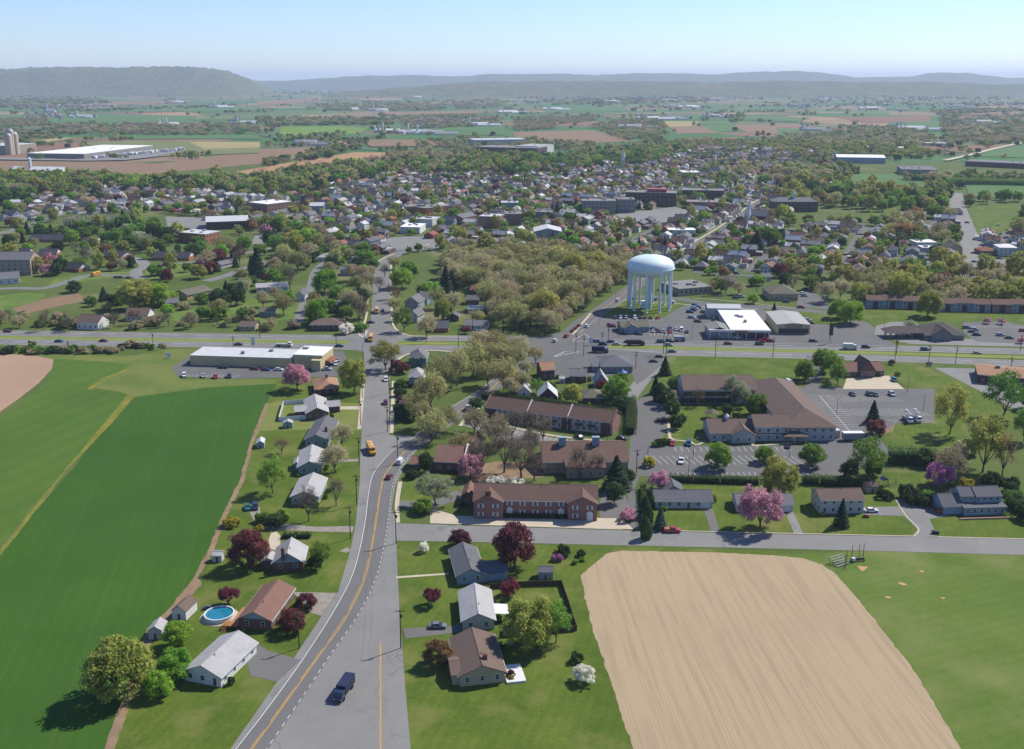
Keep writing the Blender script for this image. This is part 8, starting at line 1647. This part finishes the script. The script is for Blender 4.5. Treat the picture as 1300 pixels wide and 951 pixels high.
# belts of woodland in the far farmland
BELT = [([(60, 160), (200, 158), (330, 158), (330, 171), (200, 173), (70, 171)], 'w'), ([(0, 152), (60, 150), (60, 160), (0, 162)], 'w'), ([(0, 118), (330, 112), (330, 119), (0, 128)], 'v'), ([(0, 128), (120, 124), (140, 131), (0, 137)], 'v'), ([(100, 140), (300, 133), (300, 136), (100, 143)], 'v'),
        ([(325, 151), (420, 150), (500, 151), (500, 159), (340, 160)], 'v'), ([(400, 134), (520, 130), (640, 127), (640, 137), (520, 141), (410, 141)], 'w'), ([(500, 149), (600, 147), (640, 152), (600, 162), (520, 164)], 'w'), ([(480, 117), (600, 114), (650, 118), (640, 122), (490, 121)], 'v'), ([(330, 116), (480, 110), (650, 106), (650, 110), (480, 115), (330, 122)], 'v'), ([(340, 172), (420, 174), (470, 178), (460, 190), (380, 196), (420, 184), (350, 180)], 'v'),
        ([(520, 180), (600, 176), (700, 182), (700, 190), (600, 192), (540, 190)], 'w'), ([(640, 176), (780, 184), (900, 178), (960, 180), (960, 188), (860, 190), (760, 196), (660, 190)], 'w'), ([(650, 150), (705, 148), (706, 164), (655, 168)], 'w'), ([(705, 150), (755, 147), (757, 154), (710, 158)], 'w'), ([(745, 160), (790, 152), (830, 152), (846, 160), (840, 178), (790, 178)], 'w'), ([(655, 116), (760, 112), (900, 112), (980, 112), (980, 118), (700, 122)], 'v'), ([(690, 128), (800, 124), (900, 122), (900, 130), (700, 134)], 'v'),
        ([(980, 172), (1060, 168), (1130, 168), (1200, 176), (1230, 182), (1160, 188), (1040, 186), (980, 184)], 'w'), ([(1190, 148), (1300, 146), (1300, 180), (1250, 186), (1200, 176)], 'w'), ([(1068, 160), (1150, 162), (1190, 176), (1100, 176)], 'w'), ([(1028, 184), (1100, 184), (1180, 192), (1170, 202), (1060, 198)], 'g'), ([(1180, 140), (1300, 138), (1300, 142), (1190, 146)], 'v'), ([(980, 108), (1300, 106), (1300, 113), (980, 114)], 'v'), ([(1000, 120), (1300, 118), (1300, 134), (1100, 136), (1000, 130)], 's'), ([(960, 188), (1050, 188), (1060, 198), (980, 196)], 'g'),
        ([(1150, 226), (1330, 226), (1330, 232), (1150, 231)], 'v'), ([(860, 182), (1010, 176), (1100, 184), (1080, 192), (900, 190)], 'w'), ([(330, 205), (400, 196), (450, 196), (400, 204), (340, 212)], 'v'), ([(0, 166), (90, 168), (60, 176), (0, 178)], 'v'), ([(0, 222), (130, 224), (260, 230), (330, 226), (330, 234), (180, 238), (0, 240)], 'g')]
brg = random.Random(77); wk = dict(w=['bud', 'olive', 'bud', 'green', 'bare'], v=['olive', 'green', 'bud', 'darkround'], g=['green', 'bright', 'olive', 'lime'], s=['green', 'olive', 'darkround', 'bud'])
for poly, ty in BELT:
    g = [G(*p) for p in poly]; A_ = abs(poly_area(g))/2; far_ = min(p[1] for p in g); cap = 520 if ty != 's' else 260; per = 150 if ty != 's' else 2500
    n_ = int(min(A_/per, cap)); big = 1.0 if A_/per <= cap else min(2.4, math.sqrt(A_/per/cap)*.65); big = big if ty != 's' else 1.5
    xs = [p[0] for p in poly]; ys = [p[1] for p in poly]
    for _ in range(n_):
        px, py = brg.uniform(min(xs), max(xs)), brg.uniform(min(ys), max(ys))
        if not inpoly(px, py, poly): continue
        x, y = G(px, py)
        if inbld(x, y, 4): continue
        r_ = brg.uniform(5, 8)*big; left.append((0, brg.choice(wk[ty]), x, y, r_, brg.uniform(.6, .85)/(big**.5)))
for _ in range(1100):      # hedgerow and farmyard trees dotted over the plain
    px, py = brg.uniform(-10, 1310), 107+(205-107)*brg.random()**1.25
    th = brg.random(); n_ = brg.randint(1, 6) if th < .5 else 1; x, y = G(px, py)
    if y < 2300 and blocked(x, y): continue
    if any(a <= x <= c and d <= y <= e and inpoly(x, y, q) for a, c, d, e, q in NTB): continue
    an = brg.choice([.2, 1.77, -.49, 1.08]); big = 1+min(y, 9000)/16000
    for k in range(n_): left.append((0, brg.choice(['green', 'olive', 'bud', 'darkround', 'lime']), x+math.cos(an)*k*13*big, y+math.sin(an)*k*13*big, brg.uniform(4.5, 7)*big, .85))
kinds_ = sorted(set((TK[c[1]][0], TK[c[1]][1]) for c in left)); idx = {}
tm_ = []
for k in kinds_:
    for i in range(2):
        for l in (1, 2): idx[(k, i, l)] = len(tm_); tm_.append(proto_one(k[0], k[1], i, l))
items = []
for c in left:
    k = (TK[c[1]][0], TK[c[1]][1]); items.append((c[2], c[3], brg.uniform(0, 6.28), c[4], c[4]*c[5], idx[(k, brg.randrange(2), 1 if c[3] < 1300 else 2)]))
scatter_object('woods', 'spring woods, hedgerows and garden trees between the far houses', tm_, items)
for _ in range(46):
    px_ = brg.uniform(118, 232); py_ = np.interp(px_, [118, 190, 232], [203.4, 196.5, 192.3])-brg.uniform(.2, 1.6); x, y = G(px_, py_)
    if inbld(x, y, 4): continue
    q = link('semi_trailer', TRM, None, (x, y, 2.0), brg.choice([.1, 1.67])); relabel(q, 'white parked trailer', 'trailer', 'trailers at the distribution centre')
print('COUNTS houses', len(HS), 'cand', len(CAND), 'left', len(left), 'objs', len(COL.objects), 'trees', sum(1 for o in COL.objects if o.get('category') == 'tree'))
flush_labels()
# ------------------------------------------------------------------ the hazy spring air
hb = MB(); hb.box(-33500, -900, -4, 33500, 33500, 330); hz = hb.build('haze', [])
hm_ = bpy.data.materials.new('haze_air'); hm_.use_nodes = True; hn = hm_.node_tree; hn.nodes.remove(hn.nodes['Principled BSDF'])
pv = hn.nodes.new('ShaderNodeVolumePrincipled'); pv.inputs['Density'].default_value = 5.5e-5; pv.inputs['Color'].default_value = (.66, .80, 1.0, 1); pv.inputs['Anisotropy'].default_value = .1
hn.links.new(pv.outputs[0], hn.nodes['Material Output'].inputs['Volume']); hz.data.materials.append(hm_); struct(hz, 'stuff', 'thin bluish haze in the air')
